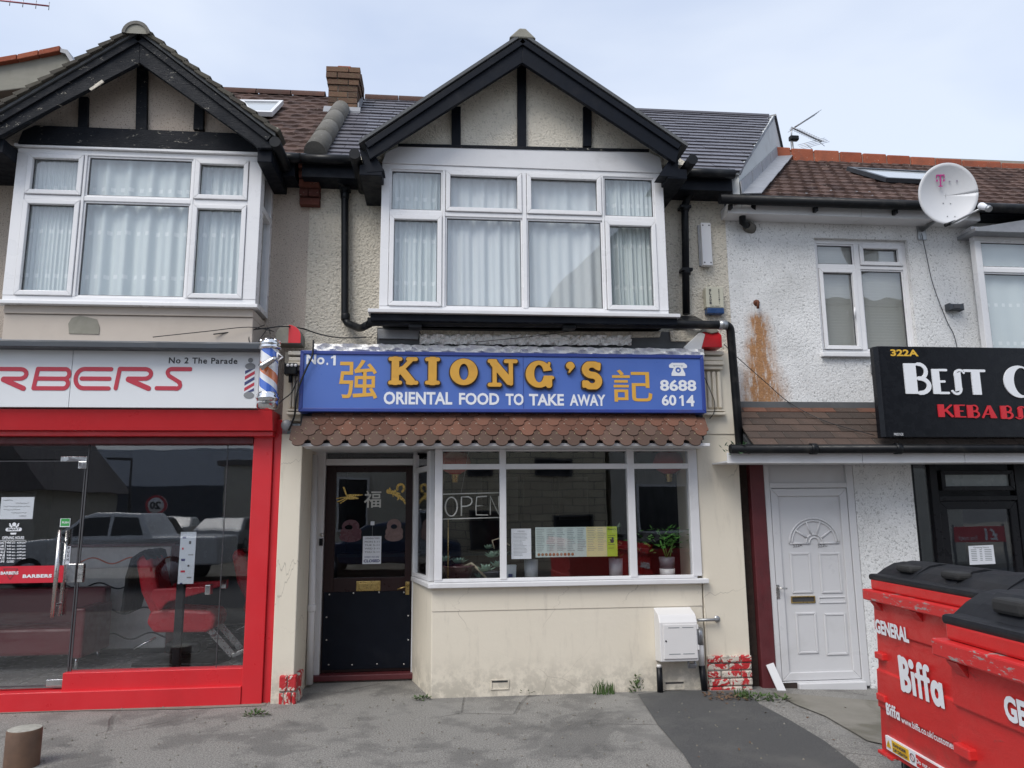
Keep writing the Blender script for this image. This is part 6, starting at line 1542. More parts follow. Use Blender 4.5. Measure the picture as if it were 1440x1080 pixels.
d_ = (dc - armend).normalized(); MB().tube([armend - d_ * .05, armend, armend + d_ * .03, armend + d_ * .05], [.02, .03, .034, .028], 12).build('feed_horn', 'paper', sd); MB().tube([armend - d_ * .07, armend - d_ * .04], [.028, .032], 12).build('horn_body', 'zinc', sd)
bk = dc - nrm * .09; MB().tube([wb + Vector((0, -.02, 0)), wb + Vector((.05, -.25, .06)), bk - Vector((0, 0, .1)), bk], .02, 10).build('wall_arm', 'zinc', sd); x0, x1, z0, z1 = rect(1289, 313, 1301, 338, 0); bx('wall_plate', 'zinc', sd, x0, x1, -.015, -.001, z0, z1, .003)
cable('thin dark cable hanging from the satellite dish down the white wall', [(1296, 328, -.03), (1303, 360, -.02), (1312, 400, -.02), (1330, 448, -.02), (1341, 470, -.02), (1346, 490, -.02)], r=.004)
# aerial behind the ridge
a = Vector(at(1116, 207, 2.3)); top = Vector(at(1113, 196, 2.3)); ta = thing('tv_aerial', 'skeletal television aerial with mesh reflector above the red ridge', 'aerial', tuple(a))
MB().tube([a - Vector((0, 0, .5)), top], .02, 8).build('mast', 'zinc', ta); bx('junction_cup', 'black_plastic', ta, top.x - .03, top.x + .10, 2.26, 2.34, top.z - .02, top.z + .05, .015)
b0, b1 = Vector(at(1113, 179, 2.3)), Vector(at(1155, 199, 2.5)); MB().tube([b0, b1], .012, 6).build('boom', 'zinc', ta); MB().tube([top, b0], .01, 6).build('stem', 'zinc', ta)
for k in range(12):
    p = b0.lerp(b1, .12 + .85 * k / 11); MB().tube([p + Vector((-.03, .10, .05)), p - Vector((-.03, .10, .05))], .004, 5).build('rod', 'zinc', ta)
for sgn in (-1, 1):
    r0 = Vector(at(1120, 176 + 6 * sgn, 2.3)); e0, e1 = (Vector(at(1108, 186, 2.25)), Vector(at(1146, 162, 2.35))) if sgn < 0 else (Vector(at(1122, 204, 2.3)), Vector(at(1160, 194, 2.45)))
    for k in range(4):
        q = Vector((.035 * k, 0, -.03 * k * sgn)) * (1 if sgn < 0 else .6); MB().tube([e0 + q, e1 + q], .0035, 5).build('reflector_rod', 'zinc', ta)
    for u in (.25, .7): MB().tube([e0.lerp(e1, u), e0.lerp(e1, u) + Vector((.11, 0, -.09 * sgn))], .004, 5).build('reflector_strut', 'zinc', ta)

# --- tiled lean-to canopy and gutter
YE = -.55; ze = at(1200, 628, YE)[2]; zt = at(1150, 573, 0)[2]; xk0 = at(1042, 600, -.3)[0]
MB().prismx([(YE + .03, ze - .02), (-.001, ze - .02), (-.001, zt - .05)], xk0, XR).build('canopy_carcass', 'dark_int', KB)
bx('canopy_head', 'felt', KB, xk0, XR, -.05, -.001, zt - .02, at(1150, 566, 0)[2], .006)
sl = Vector((0, -YE, zt - ze)); SLn = sl.length; sd_ = sl.normalized(); th2 = math.atan2(zt - ze, -YE); nn2 = Vector((0, -math.sin(th2), math.cos(th2)))
tw2 = .24; rws = 6; e2 = SLn / rws
tmp_ = MB().box(-tw2 / 2 + .002, tw2 / 2 - .002, 0, e2 * 1.35, -.012, 0).mesh('plain_tile', 'tile_plain')
tmp2 = MB().box(-tw2 / 2 + .002, tw2 / 2 - .002, 0, e2 * 1.1, -.012, 0).mesh('plain_tile', 'tile_red')
rr = random.Random(17)
for r in range(rws):
    if r % 2: piece('plain_tile', tmp_, KB, Vector((xk0 + tw2 / 4, YE, ze)) + sd_ * (r * e2 - .01) + nn2 * .028, (th2 - .055, 0, 0), (.5, 1, 1))
    for k in range(int((XR - xk0) / tw2) + 1):
        x = xk0 + tw2 / 2 + k * tw2 + (tw2 / 2 if r % 2 else 0)
        if x + tw2 / 2 > XR: continue
        p = Vector((x, YE, ze)) + sd_ * (r * e2 - .01) + nn2 * .028
        piece('plain_tile', tmp2 if r == rws - 1 and rr.random() < .8 else tmp_, KB, p, (th2 - .055, rr.uniform(-.006, .006), rr.uniform(-.006, .006)))
MB().tube([(at(1024, 634, YE)[0], YE - .05, ze - .025), (XR, YE - .05, ze - .025)], .042, 14).build('canopy_gutter', 'black_plastic', KB)
for px in (1140, 1258): x = at(px, 634, YE)[0]; MB().tube([(x - .03, YE - .05, ze - .025), (x + .03, YE - .05, ze - .025)], .052, 12).build('gutter_joint', 'black_plastic', KB)
zfa, zfb = at(1200, 651, YE)[2], ze - .055; xq = at(1023, 645, YE)[0]; js = [xq, at(1213, 645, YE)[0], at(1357, 645, YE)[0], XR]
for k in range(3): bx('canopy_fascia', 'white_paint', KB, js[k] + .002, js[k + 1] - .002, YE, YE + .02, zfa, zfb, .003)
bx('canopy_soffit', 'white_paint', KB, xq, XR, YE + .021, -.12, zfa + .01, zfa + .025)

# --- ground floor
YQ = -.10
zg = -.06
# passage slot between the pilaster and the maroon post
mx0 = at(1062, 800, YQ)[0]; mx1 = at(1082, 800, YQ)[0]
bx('dark_gap', 'dark_int', KB, xpr1 + .005, mx0 - .003, .12, .2, zg, 2.3); MAT['flaky'] = plain('flaking_dark_rendering', (.03, .02, .016), .95, var=.5, vs=20, bump=1, bs=25, dirt=.4, dirtc=(.10, .05, .03))
bx('rough_edge', 'flaky', KB, xpr1 + .005, mx0 - .003, YQ + .06, .11, zg, zfa + .3)
bx('maroon_post', 'maroon', KB, mx0, mx1, YQ - .01, .12, zg, zfa + .2, .006)
fx0, fx1 = mx1 + .003, at(1213, 830, YQ)[0]
fzt = zfa + .2; fz1 = at(1140, 686, YQ)[2]; fzb = at(1155, 957, YQ)[2]
ix0, ix1 = at(1092, 830, YQ)[0], at(1203, 830, YQ)[0]
m = MB(); m.box(fx0, ix0, YQ, YQ + .09, zg + .03, fzt); m.box(ix1, fx1, YQ, YQ + .09, zg + .03, fzt); m.box(ix0, ix1, YQ + .0, YQ + .088, fz1, fz1 + .05); m.box(ix0, ix1, YQ - .0, YQ + .09, zg, fzb - .002)
df = m.build('door_frame', 'door_white', KB, .006)
bx('blank_transom', 'door_white', KB, ix0 + .001, ix1 - .001, YQ + .03, YQ + .06, fz1 + .051, fzt)
dl = bx('front_door', 'door_white', KB, ix0 + .004, ix1 - .004, YQ + .025, YQ + .07, fzb, fz1 - .003, .004)
frame_ring(MB(), ix0 + .006, ix1 - .006, fzb + .002, fz1 - .006, .075, YQ + .006, YQ + .024).build('door_sash', 'door_white', dl, .006)
YDf = YQ + .025
def raised(px0, py0, px1, py1, w=.022):
    x0, x1, z0, z1 = rect(px0, py0, px1, py1, YDf); frame_ring(MB(), x0, x1, z0, z1, w, YDf - .010, YDf).build('panel_moulding', 'door_white', dl, .005)
    bx('panel', 'door_white', dl, x0 + w, x1 - w, YDf - .004, YDf - .0, z0 + w, z1 - w, .003)
raised(1112, 777, 1141, 834); raised(1153, 777, 1183, 834); raised(1120, 861, 1149, 919); raised(1160, 862, 1191, 921)
# fanlight moulding: rim, hub, spokes
x0, x1, z0, z1 = rect(1109, 729, 1178, 764, YDf); cxx = (x0 + x1) / 2; rad_ = (x1 - x0) / 2; hgt = z1 - z0
def half(r0x, r0z, name): MB().tube([(cxx + r0x * math.cos(math.pi * k / 24), YDf - .004, z0 + r0z * math.sin(math.pi * k / 24)) for k in range(25)], .009, 8).build(name, 'door_white', dl)
half(rad_, hgt, 'fan_rim'); half(rad_ * .9, hgt * .9, 'fan_rim'); half(rad_ * .34, hgt * .36, 'fan_hub'); half(rad_ * .2, hgt * .24, 'fan_hub')
for a in (36, 72, 108, 144): MB().tube([(cxx + rad_ * .34 * math.cos(R(a)), YDf - .004, z0 + hgt * .36 * math.sin(R(a))), (cxx + rad_ * .9 * math.cos(R(a)), YDf - .004, z0 + hgt * .9 * math.sin(R(a)))], .010, 8).build('fan_spoke', 'door_white', dl)
for s_ in (-1, 1): MB().tube([(cxx + s_ * rad_ * .2, YDf - .004, z0), (cxx + s_ * rad_, YDf - .004, z0)], .009, 8).build('fan_foot', 'door_white', dl)
for s, a, c in (('322A', 1115, 1128), ('322C', 1150, 1163)):
    x0, x1, z0, z1 = rect(a, 765.5, c, 770, YDf); text(s, (x0, YDf - .004, z0), (x1 - x0, 0, .012), (-.004, 0, z1 - z0), 'ink', dl, name='handwriting')
x0, x1, z0, z1 = rect(1112, 838, 1146, 848, YDf); frame_ring(MB(), x0, x1, z0, z1, .012, YDf - .012, YDf).build('letterbox', 'brass', dl, .003); bx('letterbox_slot', 'ink', dl, x0 + .012, x1 - .012, YDf - .004, YDf, z0 + .012, z1 - .012)
x0, x1, z0, z1 = rect(1151, 839, 1189, 848, YDf); frame_ring(MB(), x0, x1, z0, z1, .010, YDf - .008, YDf).build('blank_plate', 'door_white', dl, .003)
x0, x1, z0, z1 = rect(1091.5, 822, 1096.5, 842, YQ); o = bx('door_handle', 'steel', dl, x0, x1, YQ - .002, YQ + .006, z0, z1, .004); MB().tube([((x0 + x1) / 2, YQ, z1 - .03), ((x0 + x1) / 2, YQ - .045, z1 - .03), (x1 + .055, YQ - .045, z1 - .035)], .008, 8).build('lever', 'steel', o)
bx('threshold', 'door_white', KB, ix0 + .14, ix1 + .01, YQ - .05, YQ + .0, zg - .02, fzb - .012, .008); bx('door_gap_shade', 'flaky', KB, ix0, ix0 + .137, YQ - .012, YQ - .001, zg - .02, fzb - .01)  # second box: dark strip standing for the shade in the gap under the door
# white pier
px1_ = at(1287, 720, YQ)[0]
m = MB(); m.box(fx1 + .004, px1_, YQ + .0, .2, zg - .1, fzt); m.build('pier', 'render_white', KB)
# kebab shop front
MAT['black_alu'] = plain('black_aluminium', (.008, .008, .010), .32, spec=.25, var=.2)
kx0 = px1_ + .003; Yk = YQ + .06
sgx = [kx0, at(1288, 720, Yk)[0] + .03, at(1306, 720, Yk)[0], at(1320, 720, Yk)[0]]
m = MB(); zk1 = fzt
gl = at(1290, 740, Yk)[0], at(1312, 740, Yk)[0]; da, db = at(1322, 740, Yk)[0], at(1432, 740, Yk)[0]
m.box(kx0, gl[0], Yk - .03, Yk + .06, zg, zk1); m.box(gl[1], da, Yk - .03, Yk + .06, zg, zk1); m.box(db, db + .12, Yk - .03, Yk + .06, zg, zk1)
zka = at(1375, 661, Yk)[2]; zkb = at(1375, 697, Yk)[2]
m.box(da, db, Yk - .03, Yk + .06, zkb - .05, zkb); m.box(gl[0], gl[1], Yk - .03, Yk + .06, zg, .25)
m.box(db + .12, XR, Yk - .03, Yk + .06, zg, .5); m.box(db + .12, XR, Yk - .03, Yk + .06, zkb - .02, zkb + .03)
kf = m.build('shopfront_frame', 'black_alu', KB, .005)
bx('pane', 'glass_shop', kf, gl[0], gl[1], Yk, Yk + .006, .25, zk1); bx('pane', 'glass_shop', kf, db + .12, XR, Yk, Yk + .006, .5, zkb - .02); bx('pane', 'glass_shop', kf, db + .12, XR, Yk, Yk + .006, zkb + .03, zk1)
x0, x1, z0, z1 = rect(1322, 664, 1424, 690, Yk - .02); frame_ring(MB(), x0, x1, z0, z1 + .02, .045, Yk - .045, Yk + .02).build('fanlight_frame', 'black_alu', kf, .005); MAT['frosted'] = plain('frosted_pane', (.22, .25, .25), .25)
bx('fanlight_pane', 'frosted', kf, x0 + .045, x1 - .045, Yk - .02, Yk - .012, z0 + .045, z1 - .02)
kd = frame_ring(MB(), da + .004, db - .004, zg + .03, zkb - .055, .08, Yk - .02, Yk + .04).build('kebab_shop_door', 'black_alu', KB, .005); bx('door_glass', 'glass_shop', kd, da + .084, db - .084, Yk, Yk + .006, zg + .11, zkb - .135)
x0, x1, z0, z1 = rect(1363, 767, 1398, 794, Yk - .002)
nt_ = thing('notice', 'white printed opening hours notice on the black kebab shop door', 'notice', ((x0 + x1) / 2, Yk, z0)); m = MB(); m.prism([(x0 - .005, z0), (x1 + .003, z0 + .006), (x1, z1 + .004), (x0, z1 - .004)], Yk - .004, Yk - .001); m.build('sheet', 'paper', nt_)
text('Opening Hours', (x0 + .05, Yk - .0045, z1 - .03), (x1 - x0 - .1, 0, 0), (0, 0, .018), 'ink', nt_, depth=.0005)
for k in range(7):
    for u0, u1 in ((.08, .3), (.42, .52), (.62, .9)): bx('text_line', 'greyink', nt_, x0 + u0 * (x1 - x0), x0 + u1 * (x1 - x0), Yk - .005, Yk - .0042, z1 - .045 - k * .017, z1 - .039 - k * .017)
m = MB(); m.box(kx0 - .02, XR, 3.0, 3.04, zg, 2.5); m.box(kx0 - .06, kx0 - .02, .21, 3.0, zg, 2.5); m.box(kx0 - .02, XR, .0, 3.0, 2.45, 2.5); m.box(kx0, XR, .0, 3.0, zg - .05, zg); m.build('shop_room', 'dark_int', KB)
MAT['led'] = None
b = NB('blue_strip_light'); e = b.n('ShaderNodeEmission'); e.inputs['Color'].default_value = (.55, .6, 1, 1); e.inputs['Strength'].default_value = 1.6; MAT['led'] = b.done(e.outputs[0])
kc = thing('display_counter', 'glass chiller counter with a white strip light inside the kebab shop', 'counter', (at(1380, 800, 1.2)[0], 1.2, zg)); x0, x1 = at(1345, 805, 1.2)[0], at(1425, 805, 1.2)[0]; zc = at(1385, 806, 1.2)[2]
bx('cabinet', 'black_alu', kc, x0, x1, 1.25, 1.9, zg, zc - .3, .01); bx('glass_top', 'glass_up', kc, x0, x1, 1.22, 1.9, zc - .29, zc - .02); bx('strip_light', 'led', kc, x0, x1, 1.2, 1.215, zc - .012, zc); bx('glass_shelf', 'print_navy', kc, x0, x1, 1.3, 1.8, zc - .2, zc - .18)
# --- kebab sign
Yk2 = -.66; SKb = thing('kebab_sign', 'black box sign with white BEST and red KEBABS lettering on the tiled canopy', 'sign', (6, Yk2, 2.4))
MAT['sign_black'] = plain('sign_black', (.007, .008, .011), .25, spec=.25, var=.1)
x0 = at(1243, 550, Yk2)[0]; z0 = at(1345, 615, Yk2)[2]; z1 = at(1345, 488, Yk2)[2]
m = MB(); m.prismz([(x0 - .045, Yk2 + .04), (x0 - .02, Yk2 + .002), (x0, Yk2), (XR - .5, Yk2), (XR - .5, -.56), (x0 - .045, -.56)], z0, z1); m.build('sign_box', 'sign_black', SKb, .006)
MAT['gold2'] = plain('yellow_print', (.70, .42, .04), .5); MAT['kebab_red'] = plain('kebab_red', (.55, .02, .03), .4)
def ks(s, a, b_, c, d, mat, **k): return wtext(s, a, b_, c, d, Yk2, mat, SKb, depth=.003, **k)
ks('322A', 1252, 491.5, 1291, 501, 'gold2', bold=.035)
DG = {'B': (.86, [('p', [(.02, .02), (.02, .98), (.40, .98), (.40, .02)]), (.4, .95, .5, .95, .035), (.4, .5, .55, .5, .03), (.4, .05, .5, .05, .035)] + arc(.48, .73, .24, .23, -90, 90, .055, 10) + arc(.48, .28, .30, .23, -90, 90, .065, 10), []),
      'E': (.72, [('p', [(.02, .02), (.02, .98), (.34, .98), (.34, .02)]), (.3, .94, .66, .94, .045), (.3, .5, .54, .5, .045), (.3, .06, .68, .06, .045)], []),
      'S': (.78, [('p', [(.24, .14), (.24, .80), (.54, .88), (.54, .20)])] + arc(.50, .74, .23, .20, 180, 30, .045, 12) + arc(.28, .25, .23, .20, 0, -150, .045, 12), []),
      'T': (.84, [(.04, .94, .80, .94, .05), ('p', [(.30, .94), (.62, .94), (.62, .02), (.30, .02)])], []),
      'C': (.9, [('e', .5, .5, .48, .49)], [('e', .60, .5, .27, .42), ('p', [(.66, .22), (1.1, .0), (1.1, 1.0), (.66, .78)])]),
      'K': (.86, [('p', [(.02, .02), (.02, .98), (.36, .98), (.36, .02)]), (.36, .45, .78, .93, .05), (.45, .55, .78, .08, .08)], []),
      'A': (.96, [(.08, .06, .48, .92, .05), ('p', [(.42, .98), (.60, .98), (.94, .02), (.56, .02)]), (.22, .32, .7, .32, .045)], [])}
for ch, a, c, d, e, mt in (('B', 1270.5, 1308.5, 510.5, 555, 'white_print'), ('E', 1310, 1333, 518.5, 555, 'white_print'), ('S', 1335, 1358, 518.5, 556, 'white_print'), ('T', 1355, 1386, 519.5, 556, 'white_print'), ('C', 1410, 1450, 514, 560, 'white_print'),
                           ('K', 1318, 1339.5, 568.5, 587, 'kebab_red'), ('E', 1341, 1357, 569, 587.5, 'kebab_red'), ('B', 1359, 1377, 569.5, 588, 'kebab_red'), ('A', 1379, 1401, 570, 588.5, 'kebab_red'), ('B', 1406, 1424, 570.5, 589.5, 'kebab_red'), ('S', 1426, 1442, 571, 590, 'kebab_red')):
    x0, x1, za_, zb_ = rect(a, d, c, e, Yk2); w, st, cut = DG[ch]
    glyph(st, (w, 1.0), (x0, Yk2, za_), (x1 - x0, 0, 0), (0, 0, zb_ - za_), .012, 60, cut).build('raised_letter', mt, SKb, fixn=False)
ks('PRESTIGE', 1257, 609, 1270, 612.5, 'white_print')
# leaning board, small plant in gutter
a, c = atz(1070, 962, -.03), at(1063, 936, -.12)
lb = MB().bar((a[0] + .07, -.20, -.04), (a[0] - .0, -.115, .20), .075, .012, (0, -1, 0)).build('leaning_board', 'white_paint', None); tag(lb, 'short strip of white board leaning against the maroon post', 'board')

# ================================================================== WHEELED BINS
b = NB('worn_bin_red'); sc = b.noise(5, 9, .8, b.map(scale=(1, 1, 2.4)), .6)
c = b.mix(b.noise(1.6, 5), (.50, .018, .018), (.62, .03, .028)); c = b.mix(b.sstep(sc, .58, .70, 0, .8), c, (.26, .05, .04))
c = b.mix(b.sstep(b.noise(16, 8, .75, b.map(scale=(1, 1, 6))), .69, .71, 0, .8), c, (.42, .36, .33)); X, Y_, Z = b.xyz(); c = b.mix(b.math('MULTIPLY', b.sstep(Z, .5, .2), b.sstep(b.noise(6, 6), .4, .65, 0, .55)), c, (.12, .05, .04))
MAT['bin_red'] = b.done(b.bsdf(c, b.sstep(sc, .4, .65, .3, .6), 0, b.bump(b.math('ADD', b.noise(2.2, 3), b.math('MULTIPLY', sc, .2)), .5, .03)))
MAT['bin_rim'] = None
b = NB('scuffed_bin_rim'); g = b.noise(7, 7, .75, b.map(scale=(1.2, 1, 5)))
c = b.mix(b.sstep(g, .56, .60), (.55, .025, .025), b.mix(b.noise(30), (.22, .21, .2), (.36, .34, .32))); MAT['bin_rim'] = b.done(b.bsdf(c, b.ramp(g, [(.4, .4), (.6, .6)]), 0, b.bump(g, .4, .004)))
MAT['lid'] = plain('black_bin_lid', (.012, .013, .016), .45, spec=.3, var=.25, vs=4, bump=.2, bs=40, dirt=.35, dirtc=(.07, .07, .07))
MAT['rubber'] = plain('rubber', (.02, .02, .02), .8)
def bin_(label, corner, ang, lid_r):
    L, D = 1.37, .98; zb, zt = .17, 1.10
    t = thing('wheeled_bin', label, 'bin', (corner[0], corner[1], gz(corner[0])), 'red wheeled refuse bins in front of the kebab shop', ang)
    t0 = wloc
    def B(m, name, mat, bev=.0, par=t, **k):
        me = m.mesh(name, mat); bm = bmesh.new(); bm.from_mesh(me); bmesh.ops.recalc_face_normals(bm, faces=bm.faces); bm.to_mesh(me); bm.free()
        o = bpy.data.objects.new(name, me); COL.objects.link(o); o.parent = par
        if bev: md = o.modifiers.new('bevel', 'BEVEL'); md.width = bev; md.segments = 2; md.limit_method = 'ANGLE'; md.angle_limit = R(35)
        return o
    # local: x along the lettered face (towards the street), y into the bin, z up; the face leans out to the top
    lean = .02
    def F(z): return -lean * (z - zb) / (zt - zb)
    def FX(z): return .12 * (z - zb) / (zt - zb)     # the far end rakes in towards the top
    prof = [(zb, 0), (.43, 0), (.435, -.012), (.66, -.012), (.665, .0), (.90, .0), (.905, -.012), (zt - .02, -.012)]
    ys = [(F(z) + o, z) for z, o in prof]; yb_ = [(D - F(z) * .6, z) for z, o in prof]
    P = [[(x_, y, z) for (y, z) in ys] for x_ in (0, L)]
    m = MB(); rows = []
    for (y, z), (y2, _) in zip(ys, yb_):
        e = FX(z); rows.append([(e, y, z), (L, y, z), (L, y2, z), (e, y2, z), (e, y, z)])
    m.grid(rows, smooth=False); m.add([(0, 0, zb), (L, 0, zb), (L, D, zb), (0, D, zb)], [(3, 2, 1, 0)])
    body = B(m, 'body', 'bin_red', .012)
    e = F(zt)
    for z0_, z1_, o1 in ((zt - .02, zt + .045, .055),):
        ex = FX(zt); rim = MB(); rim.box(ex - o1, L - e + o1, e - o1, e + .02, z0_, z1_); rim.box(ex - o1, L - e + o1, D + .05, D + .05 + o1, z0_, z1_); rim.box(ex - o1, ex + .02, e + .02, D + .05, z0_, z1_); rim.box(L - e - .02, L - e + o1, e + .02, D + .05, z0_, z1_)
        B(rim, 'rim', 'bin_rim', .008)
    lip = MB(); lip.box(ex - .01, L - e + .02, e - .02, e + .03, zt + .046, zt + .11); B(lip, 'upper_lip', 'bin_red', .012)
    # side pockets at the far end of the face
    for zc in (.50, .75): B(MB().box(FX(zc) + .012, FX(zc) + .11, -.03 + F(zc), .01 + F(zc), zc - .02, zc + .02), 'lifting_rib', 'bin_red', .006)
    for xg in (.18, .62, 1.08): B(MB().hexa([(xg - .04, F(zt) - .05, zt - .022), (xg + .04, F(zt) - .05, zt - .022), (xg + .04, F(zt) + .0, zt - .022), (xg - .04, F(zt) + .0, zt - .022), (xg - .04, F(zt), zt - .023), (xg + .04, F(zt), zt - .023), (xg + .04, F(zt), zt - .021), (xg - .04, F(zt), zt - .021)]) if 0 else MB().prismx([(F(zt) - .05, zt - .022), (F(zt) - .012, zt - .022), (F(zt) - .012, zt - .075)], xg - .035, xg + .035), 'gusset', 'bin_red')
    # barrel lid with stepped ribs
    lidm = MB(); n = 16; zl = zt + .105; H = lid_r; segs = [(.03, .16, .0), (.16, .46, .012), (.46, .53, .0), (.53, .86, .012), (.86, .93, .0), (.93, 1.25, .012), (1.25, L + .08, .0)]
    y0_, y1_ = e - .022, D + .09
    for a, c, up in segs:
        for s0, s1 in ((a, c),):
            pr = []
            for k in range(n + 1):
                u = k / n; y = y0_ + .06 + (y1_ - y0_ - .08) * u; z = zl + .02 + ((H + up) * math.sin(min(1, u / .18) * math.pi / 2) - (max(0, u - .18) / .82) ** 1.2 * (H + .03))
                pr.append((y, z))
            lidm.prismx([(pr[0][0], zl + .0)] + pr + [(pr[-1][0], zl)], s0 + .001 + (.03 if a < .1 else 0), s1 - .001 - (.04 if c > L else 0))
    lid = B(lidm, 'lid', 'lid', .01)
    fl = MB(); fl.box(ex - .03, L + .085, y0_, y1_, zl - .004, zl + .034); B(fl, 'lid_flange', 'lid', .014)
    for xg in (.27, .73): B(MB().box(xg, xg + .16, y0_ + .085, y0_ + .17, zl + .06, zl + .022 + lid_r * .93), 'lid_grip', 'rubber', .015)
    for wx, wy in ((.10, .13), (L - .14, .13), (.10, D - .13), (L - .14, D - .13)):
        c = B(MB().box(wx - .055, wx + .055, wy - .06, wy + .06, .135, .169), 'castor_fork', 'zinc', .004)
        B(MB().lathe([(0, -.025), (.07, -.025), (.08, -.015), (.08, .015), (.07, .025), (0, .025)], (wx - .02, wy, .08), 20, 'y'), 'castor_wheel', 'rubber', 0, c)
        B(MB().bar((wx - .045, wy, .14), (wx - .04, wy, .07), .07, .008, (1, 0, 0)), 'fork_plate', 'zinc', 0, c)
    B(MB().box(.0, .16, -.03, .06, .155, .175), 'corner_bracket', 'bin_rim', .004)
    return t, F
def btext(t, F, s, x0, x1, z0, z1, mat, slant=0, name='lettering', o=-.018, **k):
    # slant: lettering laid on the leaning face
    O = (x0, F(z0) + o, z0); U = (x1 - x0, 0, slant); V = (0, F(z1) - F(z0), z1 - z0)
    mb = text_mb(s, O, U, V, .002, **k) if isinstance(s, str) else glyph(s[0], s[1], O, U, V, .002, 90, s[2])
    me = mb.mesh(name, mat); ob = bpy.data.objects.new(name, me); COL.objects.link(ob); ob.parent = t; return ob
ANG = R(-94.4)
c1 = atz(1241, 1058, .15)
bin1, F1 = bin_('farther red wheeled bin marked GENERAL, its full face seen beside the white door', (c1[0], c1[1], 0), ANG, .085)
# face measuring: sight line meets the lettered face (local y = 0)
def facepos(t, px, py):
    ca, sa = math.cos(ANG), math.sin(ANG); U = np.array([ca, sa, 0]); N = np.array([-sa, ca, 0]); o = np.array(t.location)
    d = RM.T @ np.array([(px - 720) / FPX, 1, -(py - 540) / FPX]); k = (o - CAM).dot(N) / d.dot(N); p = CAM + k * d - o
    return p.dot(U), p[2]
def onface(t, F, s, tl, br, mat, **k):
    """tl/br measured corners (upper left, lower right) on the lettered face"""
    x0, z1 = facepos(t, *tl); x1, z0 = facepos(t, *br); return btext(t, F, s, x0, x1, z0, z1, mat, **k)
def onface(t, F, s, tl, bl, right, mat, **k):
    """tl/bl: measured upper and lower left corners on the lettered face; right: a point at its right end"""
    x0, z1 = facepos(t, *tl); z0 = facepos(t, *bl)[1]; x1 = facepos(t, *right)[0]; btext(t, F, s, x0, x1, z0, z1, mat, **k); return x0, x1, z0, z1
GX = onface(bin1, F1, 'GENERAL', (1238, 869.5), (1238, 889), (1286, 890), 'white_print', bold=.045)
bf = [(.14, .12, .14, .88, .13), ('p', [(.01, .02), (.01, .98), (.27, .98), (.27, .02)])] + arc(.32, .72, .17, .17, -90, 90, .10, 8) + arc(.34, .28, .20, .17, -90, 90, .10, 8) + \
     [('p', [(.68, .02), (.68, .66), (.88, .66), (.88, .02)]), ('e', .74, .86, .15, .13)] + [('p', [(1.02, .02), (1.02, .8), (1.20, .8), (1.20, .02)]), (.96, .60, 1.62, .60, .07)] + arc(1.22, .80, .11, .12, 60, 180, .085, 6) + \
     [('p', [(1.36, .02), (1.36, .8), (1.55, .8), (1.55, .02)])] + arc(1.57, .80, .12, .12, 60, 180, .085, 6) + [('p', [(2.12, .02), (2.12, .66), (2.30, .66), (2.30, .02)])] + [('e', 1.95, .34, .27, .33)]
bc = [('e', 1.97, .34, .09, .13)]
onface(bin1, F1, (bf, (2.34, 1.0), bc), (1269.5, 920), (1269.5, 969), (1336, 980), 'white_print', name='brand_lettering')
onface(bin1, F1, (bf, (2.34, 1.0), bc), (1251, 986.7), (1251, 1003.5), (1271, 1000), 'white_print', name='brand_lettering')
onface(bin1, F1, 'www.biffa.co.uk/customerzone', (1273, 1006.5), (1273, 1015.5), (1364, 1045), 'white_print', bold=.012)
x0, z1 = facepos(bin1, 1248.5, 1033.5); z0 = facepos(bin1, 1248.5, 1052)[1]; x1 = x0 + .62
def bplate(t, F, x0, x1, z0, z1, mat, name, o=-.016, th=.003):
    m = MB(); m.hexa([(x0, F(z0) + o, z0), (x1, F(z0) + o, z0), (x1, F(z0) + .0, z0), (x0, F(z0) + .0, z0), (x0, F(z1) + o, z1), (x1, F(z1) + o, z1), (x1, F(z1), z1), (x0, F(z1), z1)]); me = m.mesh(name, mat); ob = bpy.data.objects.new(name, me); COL.objects.link(ob); ob.parent = t; return ob
MAT['warn_yellow'] = plain('warning_yellow', (.72, .42, .02), .45)
kz = (z1 - z0) / .125
bplate(bin1, F1, x0, x0 + .62, z0, z1, 'white_print', 'warning_label', -.014); bplate(bin1, F1, x0 + .075, x0 + .26, z0 + .012 * kz, z1 - .012 * kz, 'warn_yellow', 'yellow_field', -.016); bplate(bin1, F1, x0 + .335, x0 + .56, z0 + .012 * kz, z1 - .012 * kz, 'bin_red', 'red_field', -.016)
btext(bin1, F1, 'DANGER', x0 + .095, x0 + .24, z0 + .070 * kz, z0 + .098 * kz, 'ink', o=-.018, bold=.04); btext(bin1, F1, 'OF DEATH', x0 + .09, x0 + .245, z0 + .025 * kz, z0 + .053 * kz, 'ink', o=-.018, bold=.04); btext(bin1, F1, 'Do not enter', x0 + .345, x0 + .55, z0 + .045 * kz, z0 + .085 * kz, 'white_print', o=-.018, bold=.02)
btext(bin1, F1, ([('p', [(.0, .0), (1, .0), (.5, 1)])], (1, 1), []), x0 + .01, x0 + .065, z0 + .03 * kz, z0 + .10 * kz, 'warn_yellow', o=-.016, name='warning_triangle'); btext(bin1, F1, '!', x0 + .034, x0 + .041, z0 + .045 * kz, z0 + .08 * kz, 'ink', o=-.0185)
btext(bin1, F1, ([('e', .5, .5, .5, .5)], (1, 1), [('e', .5, .5, .40, .40)]), x0 + .272, x0 + .325, z0 + .03 * kz, z0 + .10 * kz, 'ink', o=-.016, name='prohibition_ring'); btext(bin1, F1, ([(.2, .8, .8, .2, .05)], (1, 1), []), x0 + .272, x0 + .325, z0 + .03 * kz, z0 + .10 * kz, 'bin_red', o=-.0165, name='prohibition_bar')
c2 = atz(1347, 1150, .15)
E_ = Vector(atz(1309, 906, 1.12)); ca, sa = math.cos(ANG), math.sin(ANG)
